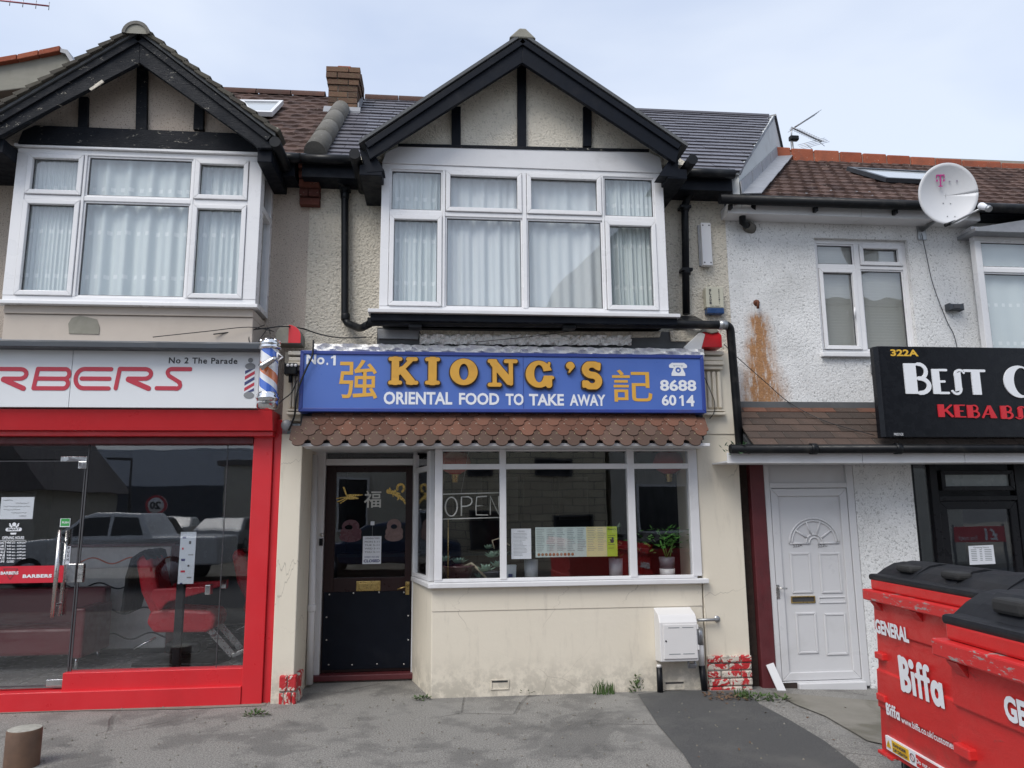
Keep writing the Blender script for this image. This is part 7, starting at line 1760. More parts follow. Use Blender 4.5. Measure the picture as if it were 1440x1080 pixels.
# rim corner sits e-.055 outside the body corner in local x and y
e_ = -.02 - .055; ex_ = .12 - .055; off = Vector((ca * ex_ - sa * e_, sa * ex_ + ca * e_, 0)); c2 = E_ - off
bin2, F2 = bin_('nearer red wheeled bin cut off by the right edge, its grey rim scraped bare', (c2.x, c2.y, 0), ANG, .10)
x0, z1 = facepos(bin2, 1425, 975); btext(bin2, F2, 'GENERAL', x0, x0 + GX[1] - GX[0], z1 - (GX[3] - GX[2]), z1, 'white_print', bold=.045)
# ================================================================== THINGS IN THE SHOP WINDOW
Yin = YP + .12
def onplane(label, cat, name, px0, py0, px1, py1, Y, mat, th=.003):
    x0, x1, z0, z1 = rect(px0, py0, px1, py1, Y); t = thing(name, label, cat, ((x0 + x1) / 2, Y, z0)); bx('sheet', mat, t, x0, x1, Y, Y + th, z0, z1); return t, x0, x1, z0, z1
MAT['menu_pale'] = plain('menu_pale', (.46, .54, .52), .5); MAT['menu_yellow'] = plain('menu_yellow', (.58, .52, .28), .5); MAT['menu_green'] = plain('menu_green', (.36, .46, .04), .5); MAT['food'] = plain('food_photo', (.28, .13, .06), .6, var=.5, vs=40)
t, x0, x1, z0, z1 = onplane('white menu sheet in the shop window left of the long colour menu', 'menu', 'menu_sheet', 719, 743.5, 747, 786, YP + .05, 'paper')
text('MENU', (x0 + .06, YP + .049, z1 - .03), (x1 - x0 - .12, 0, 0), (0, 0, .012), 'greyink', t)
rr = random.Random(4)
for k in range(17): bx('text_line', 'greyink', t, x0 + .02, x1 - rr.uniform(.03, .09), YP + .049, YP + .0499, z1 - .045 - k * .0125, z1 - .042 - k * .0125)
t, x0, x1, z0, z1 = onplane('long colour takeaway menu with a lime green end taped in the shop window', 'menu', 'colour_menu', 753, 741, 868, 783, YP + .05, 'menu_pale')
W = x1 - x0
for a, c, mt in ((.62, .87, 'menu_yellow'), (.872, 1.0, 'menu_green')): bx('coloured_panel', mt, t, x0 + a * W, x0 + c * W, YP + .048, YP + .0499, z0, z1)
for p_ in range(8):
    u = x0 + (p_ + .08) * W / 8.0
    for k in range(13):
        if p_ == 7 and k not in (4, 5, 8, 9, 11): continue
        bx('text_line', 'greyink' if p_ != 7 else 'ink', t, u, u + W / 8 * rr.uniform(.5, .84), YP + .0475, YP + .0479, z1 - .02 - k * .0165, z1 - .0165 - k * .0165)
for k in range(10):
    u = x0 + .02 + k * W / 22; m = MB(); m.lathe([(0, -.0012), (.012, -.001), (.014, 0)], (u + .01, YP + .0475, z0 + .025), 10, 'y'); m.build('dish_photo', 'food', t)
text("Kiong's", (x0 + .885 * W, YP + .047, z1 - .035), (.10 * W, 0, 0), (0, 0, .02), 'ink', t, bold=.02)
glyph([('e', .5, .35, .35, .3), ('e', .6, .75, .22, .2), (.3, .3, .1, .6, .08)], (1, 1), (x0 + .905 * W, YP + .0475, z0 + .12), (.05, 0, 0), (0, 0, .06), .0006, 30).build('cartoon_mark', 'ink', t, fixn=False)
# neon OPEN sign (unlit tubes)
MAT['tube_w'] = plain('unlit_neon_tube', (.62, .62, .58), .25)
Yn = YP + .14
x0, x1, z0, z1 = rect(623, 696, 706, 729, Yn)
t = thing('open_sign', 'unlit white neon tube sign reading OPEN behind the shop window glass', 'sign', ((x0 + x1) / 2, Yn, z0))
W = x1 - x0; H = z1 - z0
def np_(u, v): return (x0 + u * W, Yn, z0 + (v + u * .05) * H)
for v in (-.02, 1.04): MB().tube([np_(0, v), np_(1, v)], .006, 6).build('tube_border', 'tube_w', t)
def poly(pts, nm='tube_letter'): MB().tube([np_(*p) for p in pts], .0075, 6).build(nm, 'tube_w', t)
poly([(.14 + .10 * math.cos(a), .5 + .40 * math.sin(a)) for a in [k * math.pi / 12 for k in range(25)]])
poly([(.31, .10), (.31, .9), (.43, .9), (.48, .82), (.49, .68), (.46, .56), (.40, .5), (.31, .5)])
poly([(.74, .9), (.57, .88), (.555, .5), (.70, .5), (.555, .5), (.56, .12), (.76, .1)]); poly([(.80, .1), (.80, .9), (.94, .12), (.945, .9)])
MB().tube([np_(.09, -.02), (x0 + .09 * W, Yn, zs_t + .02)], .006, 6).build('support_rod', 'brass', t); MB().tube([np_(.3, 1.04), (x0 + .45 * W, Yn, ztr + .2)], .002, 4).build('hanging_wire', 'zinc', t)
# red lanterns
MAT['lantern'] = plain('red_lantern', (.35, .012, .012), .6); 
for px, lb in ((640, 'red paper lantern with gold fringe in the left pane of the shop window'), (940, 'red paper lantern hanging in the right pane of the shop window')):
    c = at(px, 650, .35); t = thing('lantern', lb, 'lantern', (c[0], .35, c[2] - .14), 'red lanterns in the shop window')
    MB().lathe([(.05, -.12), (.12, -.08), (.16, 0), (.12, .09), (.05, .12)], c, 16).build('shade', 'lantern', t); MB().lathe([(0, .145), (.05, .14), (.05, .12)], c, 12).build('cap', 'brass', t); MB().lathe([(.03, -.2), (.04, -.12)], c, 10).build('tassel', 'brass', t)
# pots and plants
MAT['succulent'] = plain('succulent_leaf', (.26, .38, .30), .5, var=.3, vs=14); MAT['leaf_green'] = plain('bright_leaf', (.10, .28, .05), .45, var=.35, vs=10); MAT['leaf_dark'] = plain('dark_leaf', (.03, .075, .03), .5, var=.3, vs=10)
MAT['pot_maroon'] = plain('maroon_pot', (.09, .03, .04), .3, var=.3, vs=8); MAT['tin'] = plain('grey_tin', (.34, .36, .39), .35); MAT['twig'] = plain('pale_twig', (.38, .33, .24), .8); MAT['pot_grey'] = plain('grey_pot', (.12, .12, .14), .5)
leafm = MB().add([(0, 0, 0), (-.28, .42, .06), (0, 1, .12), (.28, .42, .06), (0, .45, -.05)], [(0, 3, 4), (0, 4, 1), (4, 3, 2), (1, 4, 2)])
def rosette(par, c, r, mat, n=20, tilt=.7, seed=0):
    rr = random.Random(seed); me = leafm.mesh('leaf', mat)
    for k in range(n):
        lay = k / n; a = k * 2.4; ln = r * (1 - .45 * lay); up = tilt * lay + .15
        o = piece('leaf', me, par, c, (up, 0, a + rr.uniform(-.2, .2)), (ln, ln, ln))
zsill = zs_t - .02
lm_dk = leafm.mesh('leaf', 'leaf_dark')
def pot(par, c, r0, r1, h, mat, name='pot'): MB().lathe([(0, 0), (r0, 0), (r1, h), (r1 * 1.08, h), (r1 * 1.08, h + .012), (r1 * .9, h + .012), (r1 * .85, h - .02), (0, h - .02)], c, 20).build(name, mat, par)
Ypt = .13
c = at(645, 805, Ypt); t = thing('potted_succulent', 'maroon glazed pot of succulents in the left corner of the shop window', 'potted plant', (c[0], Ypt, zsill))
pot(t, (c[0], Ypt, zsill), .10, .15, .14, 'pot_maroon'); rosette(t, (c[0] + .0, Ypt - .02, zsill + .17), .11, 'succulent', 18, .8, 1); rosette(t, (c[0] - .13, Ypt, zsill + .19), .11, 'succulent', 16, .8, 2)
MB().tube([(c[0] + .05, Ypt, zsill + .14), (c[0] + .12, Ypt - .04, zsill + .17), (c[0] + .2, Ypt - .06, zsill + .10), (c[0] + .26, Ypt - .06, zsill + .03)], .013, 8).build('stem', 'twig', t)
c = at(688, 795, Ypt); t = thing('potted_succulent', 'spreading pale green succulent behind the first window mullion', 'potted plant', (c[0], Ypt, zsill)); pot(t, (c[0], Ypt + .02, zsill), .08, .10, .08, 'pot_grey')
for k, (dx_, dz_, r_) in enumerate(((-.04, .09, .14), (.08, .13, .12), (.03, .22, .12), (.12, .24, .10), (-.08, .03, .10), (.0, .30, .08))): rosette(t, (c[0] + dx_, Ypt - .05 + .02 * k, zsill + dz_), r_, 'succulent', 14, .9, k + 5)
MB().tube([(c[0] + .05, Ypt, zsill + .3), (c[0] + .03, Ypt, zsill + .38), (c[0] + .1, Ypt, zsill + .4), (c[0] + .2, Ypt, zsill + .33)], .008, 6).build('stem', 'twig', t)
for px, lb in ((747, 'plain grey cylinder pot below the left menu sheet in the window'), (866, 'grey cylinder pot under the lime green end of the menu')):
    x = at(px, 800, .05)[0]; t = thing('cylinder_pot', lb, 'pot', (x, .05, zsill)); MB().lathe([(0, 0), (.062, 0), (.068, .20), (.06, .20), (.055, .05), (0, .05)], (x, .05, zsill), 24).build('pot', 'tin', t)
    if px > 800:
        rr = random.Random(3)
        for k in range(26):
            a = rr.uniform(0, 6.28); h = rr.uniform(.2, .48); me = MAT
            piece('leaf', lm_dk, t, (x + .07 * math.cos(a) * rr.random(), .05 + .07 * math.sin(a), zsill + h), (rr.uniform(-.4, .9), rr.uniform(-.3, .3), a), (.08, .08, .08))
        MB().tube([(x, .05, zsill + .1), (x + .01, .05, zsill + .45)], .005, 6).build('stem', 'leaf_dark', t)
x0 = at(717, 800, .1)[0]; t = thing('milk_carton', 'pale blue printed carton on the sill left of the menu sheet', 'carton', (x0, .1, zsill)); MB().hexa([(x0 - .04, .06, zsill), (x0 + .05, .06, zsill), (x0 + .05, .14, zsill), (x0 - .04, .14, zsill), (x0 - .05, .05, zsill + .15), (x0 + .06, .05, zsill + .15), (x0 + .06, .14, zsill + .15), (x0 - .05, .14, zsill + .15)]).build('carton_body', 'poster_pale', t, .003); bx('printed_band', 'print_navy', t, x0 - .02, x0 + .02, .049, .052, zsill + .04, zsill + .07)
x0 = at(940, 800, .08)[0]; Yb_ = .12
t = thing('basil_plant', 'leafy green plant in a dark pot on a white tub in the right pane', 'potted plant', (x0, Yb_, zsill)); MB().lathe([(0, 0), (.07, 0), (.075, .09), (0, .09)], (x0, Yb_, zsill), 22).build('white_tub', 'white_paint', t); MB().lathe([(0, .09), (.068, .09), (.078, .20), (.07, .20), (0, .18)], (x0, Yb_, zsill), 22).build('pot', 'pot_grey', t)
lm = leafm.mesh('leaf', 'leaf_green'); rr = random.Random(8)
for k in range(110):
    a = rr.uniform(0, 6.28); r_ = abs(rr.gauss(0, .11)); h = .33 + rr.uniform(-.05, .17) - r_ * .25
    piece('leaf', lm, t, (x0 + r_ * math.cos(a) * 1.5, Yb_ + r_ * math.sin(a) * .8, zsill + h), (rr.uniform(-.6, .8), rr.uniform(-.5, .5), a - 1.57 + rr.uniform(-.6, .6)), (.055, .06, .055))
for k in range(5): MB().tube([(x0 + rr.uniform(-.03, .03), Yb_, zsill + .18), (x0 + rr.uniform(-.12, .12), Yb_ + rr.uniform(-.05, .05), zsill + .36)], .004, 5).build('stem', 'leaf_green', t)
x0, x1, z0, z1 = rect(601, 789, 608, 799, .1); lb = thing('green_card', 'lime green card inside the splayed side window', 'card', (x0, .2, z0)); bx('card', 'menu_green', lb, x0, x1 + .02, .2, .203, z0, z1)
# door stickers and notice
t, x0, x1, z0, z1 = onplane('white opening times board hung inside the takeaway door glass', 'notice', 'hours_board', 510, 754, 536, 793, YD + .012, 'paper')
for k in range(5): text(('OPENING TIMES', 'MON 5-11', 'TUE 5-11', 'WED 5-11', 'THU 5-11')[k], (x0 + .02, YD + .011, z1 - .03 - k * .034), (x1 - x0 - .04, 0, 0), (0, 0, .016), 'ink', t, depth=.0006)
text('CLOSED', (x0 + .012, YD + .011, z0 + .015), (x1 - x0 - .024, 0, 0), (0, 0, .03), 'print_navy', t, bold=.04, depth=.0006); text('SORRY WE ARE', (x0 + .02, YD + .011, z0 + .06), (x1 - x0 - .04, 0, 0), (0, 0, .018), 'print_navy', t, depth=.0006)
MB().tube([((x0 + x1) / 2, YD + .015, z1), ((x0 + x1) / 2, YD + .015, z1 + .11)], .002, 4).build('hanging_string', 'zinc', t); bx('suction_hook', 'paper', t, (x0 + x1) / 2 - .02, (x0 + x1) / 2 + .02, YD + .010, YD + .018, z1 + .11, z1 + .15, .006)
MAT['gold_foil'] = plain('gold_foil', (.62, .42, .12), .3, .6, var=.3, vs=40); MAT['pink_foil'] = plain('dusky_foil', (.17, .11, .10), .4, .3, var=.6, vs=30)
def decal(s_, label, px0, py0, px1, py1, mat, name, strokes=None, w=1, **k):
    x0, x1, z0, z1 = rect(px0, py0, px1, py1, YD + .014)
    if strokes: o = glyph(strokes, (w, 1), (x0, YD + .016, z0), (x1 - x0, 0, 0), (0, 0, z1 - z0), .003, 60, k.get('cut', ())).build(name, mat, None, fixn=False)
    else: o = text(s_, (x0, YD + .016, z0), (x1 - x0, 0, 0), (0, 0, z1 - z0), mat, None, name=name, bold=.01)
    return tag(o, label, 'door decoration')
decal('福', 'silver fortune character hanging in the middle of the takeaway door glass', 512, 690, 536, 714, 'tube_w', 'fortune_character')
drg = arc(.75, .75, .16, .16, -60, 200, .05, 10) + [(.2, .62, .7, .5, .10, .05), (.55, .5, .9, .25, .09, .05), (.6, .45, .5, .65, .04), (.3, .62, .25, .75, .03), (.4, .58, .42, .42, .03), (.75, .38, .62, .28, .03), (.9, .25, .97, .12, .04)]
decal('', 'gold dragon cut-out at the upper right of the takeaway door glass', 540, 678, 571, 712, 'gold_foil', 'gold_dragon', drg)
decal('', 'gold and silver phoenix cut-out at the upper left of the door glass', 473, 684, 513, 708, 'gold_foil', 'gold_phoenix', [(.45, .45, .9, .5, .09, .03), (.45, .4, .05, .1, .03), (.45, .4, .02, .3, .025), (.45, .35, .15, .02, .025), (.35, .5, .25, .95, .03), (.5, .35, .75, .3, .12, .04)])
figs = [('e', .5, .70, .36, .28), ('e', .5, .25, .46, .20), ('e', .22, .45, .15, .15), ('e', .80, .45, .16, .17)]
decal('', 'dusky pink festive figure sticker at the lower right of the door glass', 540, 729, 568, 763, 'pink_foil', 'festive_sticker', figs, cut=[('e', .5, .66, .16, .10)])
decal('', 'dark red festive figure sticker at the lower left of the door glass', 476, 730, 510, 764, 'pot_maroon', 'festive_sticker', figs, cut=[('e', .42, .66, .16, .10)])

# ================================================================== WEEDS AND LITTER AT THE WALL FOOT
MAT['weed'] = plain('weed_leaf', (.055, .10, .025), .6, var=.4, vs=12); MAT['dry'] = plain('dry_leaf', (.12, .07, .04), .8, var=.5, vs=12)
wl = leafm.mesh('leaf', 'weed'); dl_ = leafm.mesh('leaf', 'dry')
def weed(px, py, w, h, n, label, seed, blade=False):
    c = atz(px, py, 0); rr = random.Random(seed); z = gz(c[0]); t = thing('weed', label, 'weed', (c[0], c[1], z), 'weeds at the foot of the walls')
    for k in range(n):
        a = rr.uniform(0, 6.28); r_ = rr.random() ** .6 * w
        if blade:
            l = h * rr.uniform(.5, 1.1); dx_, dy_ = rr.uniform(-.5, .5) * l, rr.uniform(-.4, .3) * l; p = Vector((c[0] + r_ * math.cos(a), c[1] + r_ * math.sin(a) * .5, z)); q = p + Vector((dx_ * .4, dy_ * .4, l * .7)); e = p + Vector((dx_, dy_, l)); s_ = Vector((.004, 0, 0))
            me = MB().add([p - s_, p + s_, q + s_ * .7, q - s_ * .7, e], [(0, 1, 2, 3), (3, 2, 4)]); me.build('blade', 'weed', t, fixn=False)
        else:
            s_ = rr.uniform(.025, .045); piece('leaf', wl, t, (c[0] + r_ * math.cos(a), c[1] + r_ * math.sin(a) * .5, z + rr.uniform(.005, h) * (1 - .5 * r_ / w)), (rr.uniform(-.2, 1.0), rr.uniform(-.4, .4), a - 1.57), (s_, s_, s_))
    return t
rr = random.Random(77); t = thing('leaf_litter', 'scattered dead leaves and scraps lying over the forecourt asphalt', 'dead leaves', atz(600, 1000, 0))
for k in range(46):
    c = atz(rr.uniform(20, 1200), 990 + rr.random() ** 2 * 88, 0); s_ = rr.uniform(.015, .035); piece('dead_leaf', dl_, t, (c[0], c[1], gz(c[0]) + rr.uniform(.004, .01)), (rr.uniform(-.3, .3), rr.uniform(-.3, .3), rr.uniform(0, 6.28)), (s_, s_, s_))
weed(739, 976, .085, .08, 60, 'low leafy weed under the right end of the left air vent', 1)
weed(849, 976, .10, .13, 46, 'tuft of grass blades at the middle of the cream stall riser', 2, True)
w3 = weed(896, 974, .06, .17, 46, 'taller leafy weed growing left of the meter box pipes', 3)
weed(1060, 983, .16, .05, 90, 'spreading green weed beside the red flaking plinth near the white door', 4); weed(1042, 980, .09, .08, 30, 'grassy tuft against the right foot of the red plinth', 5, True)
weed(592, 984, .07, .03, 34, 'flat weed in the paving crack at the corner of the stall riser', 6)
weed(362, 1006, .09, .03, 50, 'flat green weed on the asphalt below the red shopfront post', 7)
weed(1095, 984, .10, .05, 40, 'thin moss and weed along the step of the white door', 8)
# stalk of the dry grass
for px, sd in ((846, 1), (793, 2)):
    c = atz(px, 974, 0); MB().tube([(c[0], YP - .03, .0), (c[0] + .02, YP - .04, .2), (c[0] + .03, YP - .02, .40 if sd == 1 else .2)], .003, 5)
t = thing('leaf_litter', 'heap of brown dead leaves at the foot of the red plinth', 'dead leaves', atz(1010, 978, 0)); rr = random.Random(12)
for k in range(90):
    c = atz(990 + rr.random() * 60, 977 + rr.random() * 9, 0); s_ = rr.uniform(.025, .05); piece('dead_leaf', dl_, t, (c[0], c[1], gz(c[0]) + rr.uniform(.008, .03)), (rr.uniform(-.5, .5), rr.uniform(-.5, .5), rr.uniform(0, 6.28)), (s_, s_, s_))
c = at(1035, 634, -.55); t = thing('gutter_plant', 'dark weeds sprouting in the gutter corner below the downpipe', 'weed', c); lmd = leafm.mesh('leaf', 'leaf_dark'); rr = random.Random(4)
for k in range(50): piece('leaf', lmd, t, (c[0] + rr.gauss(0, .06), c[1] - .02 + rr.gauss(0, .03), c[2] + rr.uniform(-.03, .06)), (rr.uniform(-.5, 1), rr.uniform(-.5, .5), rr.uniform(0, 6.28)), (.05, .05, .05))
m = MB(); rr = random.Random(6)
for k in range(260):
    px, py = rr.uniform(0, 1240), 985 + rr.random() ** 1.3 * 95; c = atz(px, py, 0); s_ = rr.uniform(.004, .012); z = gz(c[0]) + .003
    m.add([(c[0] - s_, c[1], z), (c[0], c[1] - s_, z), (c[0] + s_, c[1], z), (c[0], c[1] + s_, z), (c[0], c[1], z + s_)], [(0, 1, 4), (1, 2, 4), (2, 3, 4), (3, 0, 4)])
o = m.build('grit', 'concrete', None, fixn=False); tag(o, 'loose grit and small stones scattered over the asphalt', 'gravel', kind='stuff')
# bollard
c = atz(34, 1100, 0); c = at(38, 1050, -1.55); zt = at(39, 1024, -1.6)[2]
bo = thing('bollard', 'rusty round steel bollard at the lower left corner', 'bollard', (c[0], -1.6, 0)); MAT['bollard'] = plain('rusty_brown_steel', (.11, .062, .038), .6, var=.5, vs=9, bump=.3, bs=30, dirt=.6, dirtc=(.16, .09, .05)); MAT['bollard_top'] = plain('worn_cap', (.34, .33, .29), .9, var=.5, vs=25, dirt=.4)
MB().lathe([(.105, -.05), (.105, zt - .01), (.10, zt)], (c[0] + .0, -1.6, 0), 28).build('post', 'bollard', bo); MB().lathe([(.10, zt - .0), (.08, zt + .004), (0, zt + .004)], (c[0], -1.6, 0), 28).build('cap', 'bollard_top', bo)

# ================================================================== ACROSS THE STREET (seen in the shop glass)
MAT['buff'] = None
b = NB('buff_block'); br = b.n('ShaderNodeTexBrick'); b.set(br.inputs['Vector'], b.map(rot=(R(90), 0, 0)))
for k, v in (('Color1', (.58, .52, .37, 1)), ('Color2', (.50, .44, .32, 1)), ('Mortar', (.24, .21, .17, 1)), ('Scale', 1.0), ('Mortar Size', .012), ('Brick Width', .6), ('Row Height', .22)): br.inputs[k].default_value = v
MAT['buff'] = b.done(b.bsdf(br.outputs['Color'], .9))
MAT['dark_glass'] = plain('dark_window', (.015, .018, .022), .08); MAT['shed'] = plain('pale_blue_shed', (.45, .49, .56), .6); MAT['shed_dark'] = plain('dark_shed_band', (.04, .05, .07), .6); MAT['roof_far'] = plain('far_roof', (.14, .13, .13), .9)
def mir(px, py, D): p = at(px, py, D); return p[0], p[2]     # a point seen mirrored in the glass stands at y = -D
D1 = 14.0
xa, _ = mir(625, 700, D1); xb, _ = mir(850, 700, D1)
ob = thing('brick_office', 'buff blockwork office building across the street, seen reflected in the shop window', 'building', (xa, -D1, 0))
bx('wall', 'buff', ob, xa, xb, -D1 - 8, -D1, -.02, 5.2); bx('parapet', 'roof_far', ob, xa - .1, xb + .1, -D1 - 8.1, -D1 + .12, 5.2, 5.4)
for px0, py0, px1, py1 in ((658, 662, 690, 668), (752, 648, 800, 668), (662, 720, 700, 770), (778, 726, 830, 745)):
    (a, zt_), (c, zb_) = mir(px0, py0, D1), mir(px1, py1, D1); o = bx('window', 'dark_glass', ob, a, c, -D1 + .001, -D1 + .03, max(.2, zb_ - .0), zt_); frame_ring(MB(), a - .04, c + .04, max(.2, zb_) - .04, zt_ + .04, .05, -D1 + .031, -D1 + .06).build('frame', 'seal', o)
xc, zc_ = mir(775, 385, D1); xd, zd_ = mir(865, 332, D1); xr_ = mir(1010, 380, D1)[0]
MAT['far_render'] = plain('far_pale_render', (.52, .50, .44), .9)
o2 = thing('gabled_block', 'tall rendered block with dark eaves across the street, reflected in the bay panes', 'building', (xc, -D1, 0))
def windows_on(o, x0, x1, zs_list, Yw_):
    a = x0
    while a + 1.4 < x1:
        for z in zs_list: w_ = bx('window', 'dark_glass', o, a, a + 1.4, Yw_, Yw_ + .03, z, z + 1.3); frame_ring(MB(), a - .06, a + 1.46, z - .06, z + 1.36, .07, Yw_ + .031, Yw_ + .07).build('frame', 'white_paint', w_)
        a += 2.6
bx('wall', 'far_render', o2, xb + .2, xr_, -D1 - 9, -D1 - .3, -.02, zc_ - .6); m = MB(); m.prism([(xc, zc_ - .6), (xd, zd_), (xr_ + .3, zd_), (xr_ + .3, zc_ - .6)], -D1 - 9, -D1 + .2); m.build('roof', 'roof_far', o2)
windows_on(o2, xb + 1.0, xr_, (1, 3.9, 6.8), -D1 - .3)
xe_, ze_ = mir(1220, 425, D1); xe2 = mir(1330, 425, D1)[0]
o3 = thing('low_wing', 'lower olive rendered wing across the street, reflected in the blinds of the right window', 'building', (xe_, -D1, 0)); bx('wall', 'far_render', o3, xr_ + .5, xe2, -D1 - 7, -D1 - .3, -.02, ze_); bx('roof_edge', 'roof_far', o3, xr_ + .45, xe2 + .2, -D1 - 7.2, -D1 - .1, ze_, ze_ + .2)
windows_on(o3, xr_ + 1.2, xe2, (1, 3.9), -D1 - .3)
D2 = 46.0
sa = thing('retail_shed', 'long pale grey retail shed behind the car park, reflected in the barber window', 'building', (-20, -D2, 0)); x0, zt_ = mir(130, 632, D2); x1, zm_ = mir(330, 640, D2); _, zb_ = mir(250, 683, D2)
bx('upper_cladding', 'shed', sa, x0 - 6, x1 + 1, -D2 - 20, -D2, zb_, zt_); bx('lower_wall', 'shed_dark', sa, x0 - 6, x1 + 1, -D2 - 20, -D2 + .1, -.02, zb_ - .01); 
x0, zt_ = mir(318, 655, 30); x1, _ = mir(380, 655, 30); s2 = thing('white_depot', 'pale low depot beside the car park, reflected at the right of the barber window', 'building', (x0, -30, 0)); bx('wall', 'far_render', s2, x0, x1 + 3, -36, -30, -.02, zt_); bx('roof', 'roof_far', s2, x0 - .3, x1 + 3.2, -36.2, -29.8, zt_, zt_ + .25)
hs = thing('corner_house', 'small pitched roof house across the street, reflected in the glass door', 'building', (mir(20, 700, 18)[0], -18, 0)); x0, zt_ = mir(-60, 690, 18); x1, _ = mir(55, 690, 18); bx('wall', 'far_render', hs, x0, x1, -24, -18, -.02, zt_); m = MB(); m.prism([(x0 - .4, zt_), (x1 + .4, zt_), ((x0 + x1) / 2, zt_ + 2)], -24.3, -17.7); m.build('roof', 'roof_far', hs)
h3 = thing('pale_house', 'pale rendered house with dark window across the street, reflected in the takeaway door', 'building', (mir(560, 700, 19)[0], -19, 0)); x0, zt_ = mir(455, 560, 19); x1, _ = mir(640, 640, 19); bx('wall', 'far_render', h3, x0, x1, -27, -19, -.02, zt_); bx('roof', 'roof_far', h3, x0 - .3, x1 + .3, -27.3, -18.7, zt_, zt_ + .3); a, z_ = mir(470, 672, 19); w_ = bx('window', 'dark_glass', h3, a, a + 1.0, -19, -18.97, z_ - 1.8, z_); frame_ring(MB(), a - .06, a + 1.06, z_ - 1.86, z_ + .06, .07, -18.969, -18.93).build('frame', 'white_paint', w_)
# street lamp, speed sign
x, zt_ = mir(187, 648, 24); st = thing('street_lamp', 'tall grey street lamp by the car park, reflected in the barber window', 'street lamp', (x, -24, -.02)); MB().tube([(x, -24, -.02), (x, -24, zt_)], [.09, .05], 10).build('column', 'seal', st); MB().box(x - .9, x, -24.1, -23.9, zt_, zt_ + .1).build('lantern_head', 'seal', st)
x, zt_ = mir(222, 710, 16); ss = thing('speed_sign', 'round speed limit sign reading 20 on a post across the street', 'road sign', (x, -16, -.02)); MB().tube([(x, -16, -.02), (x, -16, zt_ + .2)], .035, 8).build('post', 'seal', ss)
MB().lathe([(0, 0), (.30, 0), (.30, .03), (0, .03)], (x, -15.96, zt_), 28, 'y').build('plate', 'white_paint', ss); MB().lathe([(.23, .032), (.30, .032)], (x, -15.96, zt_), 28, 'y').build('red_ring', 'sign_red', ss, fixn=False); text('20', (x + .16, -15.925, zt_ - .11), (-.32, 0, 0), (0, 0, .22), 'ink', ss, bold=.04)
# red banner with the offer, reflected in the kebab door
(x0, zt_), (x1, zb_) = mir(1337, 741, 9.5), mir(1412, 762, 9.5); bn = thing('offer_banner', 'red roadside banner offering the first month for one pound, reflected in the kebab door', 'banner', ((x0 + x1) / 2, -9.5, -.1))
bx('banner_sheet', 'band_red', bn, x0, x1, -9.53, -9.5, zb_, zt_, .004); text('First month', (x0 + (x1 - x0) * .45, -9.498, zb_ + .05), (-(x1 - x0) * .36, 0, 0), (0, 0, (zt_ - zb_) * .3), 'white_print', bn); text('£1', (x0 + (x1 - x0) * .85, -9.498, zb_ + .04), (-(x1 - x0) * .25, 0, 0), (0, 0, (zt_ - zb_) * .75), 'white_print', bn, bold=.02)
for x in (x0, x1): MB().tube([(x, -9.54, -.12), (x, -9.54, zt_ + .05)], .03, 8).build('banner_post', 'seal', bn)
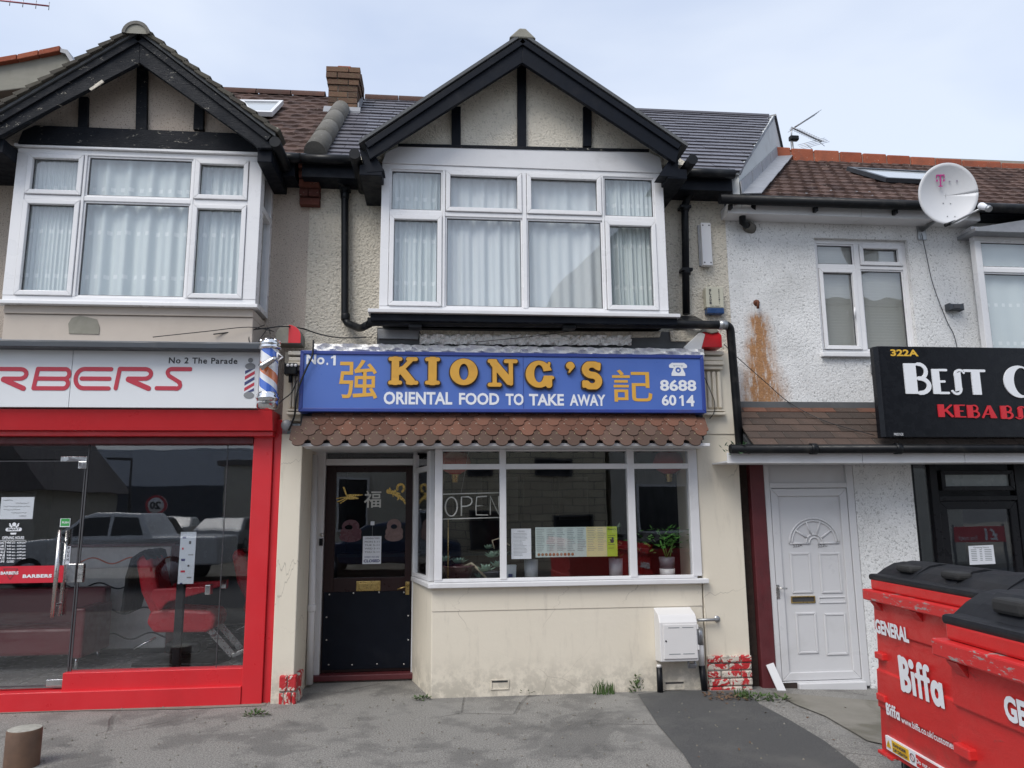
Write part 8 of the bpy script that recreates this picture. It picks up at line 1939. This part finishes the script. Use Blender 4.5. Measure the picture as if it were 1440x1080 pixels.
# parked vehicles
MAT['tyre'] = MAT['rubber']; MAT['alloy'] = plain('alloy_wheel', (.4, .4, .42), .35, .8)
def vehicle(name, label, cat, x, y, rot, col, kind, group='vehicles parked across the street'):
    t = thing(name, label, cat, (x, y, -.13 if y > -13.6 else -.02), group, rot)
    MATC = plain('car_paint_' + name, col, .2, .2, var=.02) if isinstance(col, tuple) else MAT[col]
    L, W, H = {'pickup': (5.3, 1.85, 1.8), 'car': (4.3, 1.78, 1.46), 'van': (5.0, 1.95, 2.1)}[kind]
    prof = {'pickup': [(0, .45), (0, .95), (.15, 1.1), (1.45, 1.18), (2.0, 1.72), (2.35, 1.8), (3.4, 1.78), (3.75, 1.2), (5.25, 1.18), (5.3, .5)],
            'car': [(0, .35), (.02, .7), (.25, .82), (1.1, .95), (1.75, 1.38), (2.2, 1.46), (3.2, 1.42), (3.95, 1.0), (4.25, .95), (4.3, .4)],
            'van': [(0, .4), (.03, .9), (.5, 1.15), (1.2, 1.9), (1.7, 2.1), (4.85, 2.1), (5.0, 1.9), (5.0, .45)]}[kind]
    def B(m, n, mat, bev=0, par=t):
        me = m.mesh(n, mat); bm = bmesh.new(); bm.from_mesh(me); bmesh.ops.recalc_face_normals(bm, faces=bm.faces); bm.to_mesh(me); bm.free(); o = bpy.data.objects.new(n, me); COL.objects.link(o); o.parent = par
        if bev: md = o.modifiers.new('bevel', 'BEVEL'); md.width = bev; md.segments = 2; md.limit_method = 'ANGLE'
        return o
    belt = {'pickup': 1.2, 'car': .95, 'van': 1.2}[kind]; rows = []
    def wy(z): return W / 2 - (max(0, z - belt) * .28)
    n = len(prof); vs = [(px - L / 2, -wy(pz), pz) for px, pz in prof] + [(px - L / 2, wy(pz), pz) for px, pz in prof]
    m = MB(); m.add(vs, [tuple(range(n)), tuple(range(2 * n - 1, n - 1, -1))] + [(i + n, (i + 1) % n + n, (i + 1) % n, i) for i in range(n)]); B(m, 'body', MATC, .05)
    gl_ = {'pickup': [[(1.62, 1.24), (2.1, 1.68), (2.7, 1.7), (2.7, 1.24)], [(2.78, 1.24), (2.78, 1.7), (3.32, 1.68), (3.5, 1.24)]], 'car': [[(1.25, .98), (1.85, 1.34), (2.4, 1.37), (2.4, .98)], [(2.48, .98), (2.48, 1.37), (3.1, 1.34), (3.6, .98)]], 'van': [[(1.0, 1.25), (1.45, 1.8), (2.1, 1.85), (2.1, 1.25)]]}[kind]
    for s_ in (-1, 1):
        for g in gl_:
            k = len(g); m = MB(); vs = [(px - L / 2, s_ * (wy(pz) + .004), pz) for px, pz in g] + [(px - L / 2, s_ * (wy(pz) - .02), pz) for px, pz in g]
            m.add(vs, [tuple(range(k)), tuple(range(2 * k - 1, k - 1, -1))] + [(i + k, (i + 1) % k + k, (i + 1) % k, i) for i in range(k)]); B(m, 'side_window', 'dark_glass')
    i0 = {'pickup': 3, 'car': 3, 'van': 2}[kind]; (ax, az), (bx_, bz) = prof[i0], prof[i0 + 1]; dx_, dz_ = bx_ - ax, bz - az; ln = math.hypot(dx_, dz_); nx_, nz_ = -dz_ / ln * .012, dx_ / ln * .012
    a0 = (ax + dx_ * .08 - L / 2 + nx_, az + dz_ * .08 + nz_); a1 = (ax + dx_ * .92 - L / 2 + nx_, az + dz_ * .92 + nz_)
    m = MB(); m.add([(a0[0], -wy(a0[1]) + .1, a0[1]), (a0[0], wy(a0[1]) - .1, a0[1]), (a1[0], wy(a1[1]) - .08, a1[1]), (a1[0], -wy(a1[1]) + .08, a1[1])], [(0, 1, 2, 3)]); B(m, 'windscreen', 'dark_glass')
    r_ = .38 if kind == 'pickup' else .33
    for wx in (L * .18, L * .80):
        for s_ in (-1, 1):
            o = B(MB().lathe([(0, -.11), (r_ * .9, -.11), (r_, -.08), (r_, .08), (r_ * .9, .11), (0, .11)], (wx - L / 2, s_ * (W / 2 - .10), r_), 20, 'y'), 'wheel', 'tyre'); B(MB().lathe([(0, s_ * .115), (r_ * .62, s_ * .115), (r_ * .66, s_ * .10)], (wx - L / 2, s_ * (W / 2 - .10), r_), 16, 'y'), 'hubcap', 'alloy', 0, o)
    for s_ in (-1, 1): B(MB().box(-L / 2 - .015, -L / 2 + .12, s_ * W * .36 - .16, s_ * W * .36 + .16, belt - .32, belt - .16), 'headlight', 'white_paint', .02)
    B(MB().box(-L / 2 - .02, -L / 2 + .05, -.4, .4, belt - .4, belt - .14), 'grille', 'seal', .01)
    return t
xp, zp = mir(160, 770, 13)
vehicle('pickup_truck', 'silver double cab pickup parked by the far kerb, reflected in the barber window', 'pickup', xp + .2, -13.0, 0, (.68, .69, .70), 'pickup')
vehicle('parked_car', 'dark blue hatchback parked to the right of the silver pickup', 'car', xp + 6.6, -13.2, 0, (.03, .045, .09), 'car')
for k, (x, y, rt_, cl, kd_, lb) in enumerate(((-22, -26, 1.5, (.6, .6, .6), 'van', 'white van at the far left of the reflected car park'), (-17.5, -25, 1.6, (.55, .55, .56), 'car', 'white car next to the van in the reflected car park'), (-14.5, -25.5, 1.55, (.25, .26, .27), 'car', 'mid grey car in the front row of the reflected car park'), (-11.5, -25, 1.5, (.04, .04, .045), 'car', 'black car in the front row of the reflected car park'), (-8.5, -25.5, 1.6, (.45, .46, .48), 'car', 'pale silver car in the front row of the reflected car park'), (-5.6, -25, 1.5, (.10, .11, .13), 'car', 'charcoal car at the right end of the reflected car park'), (-13, -33, 1.5, (.62, .62, .62), 'car', 'white car in the back row of the reflected car park'))):
    vehicle('parked_car' if kd_ == 'car' else 'white_van', lb, 'car' if kd_ == 'car' else 'van', x, y, rt_, cl, kd_)
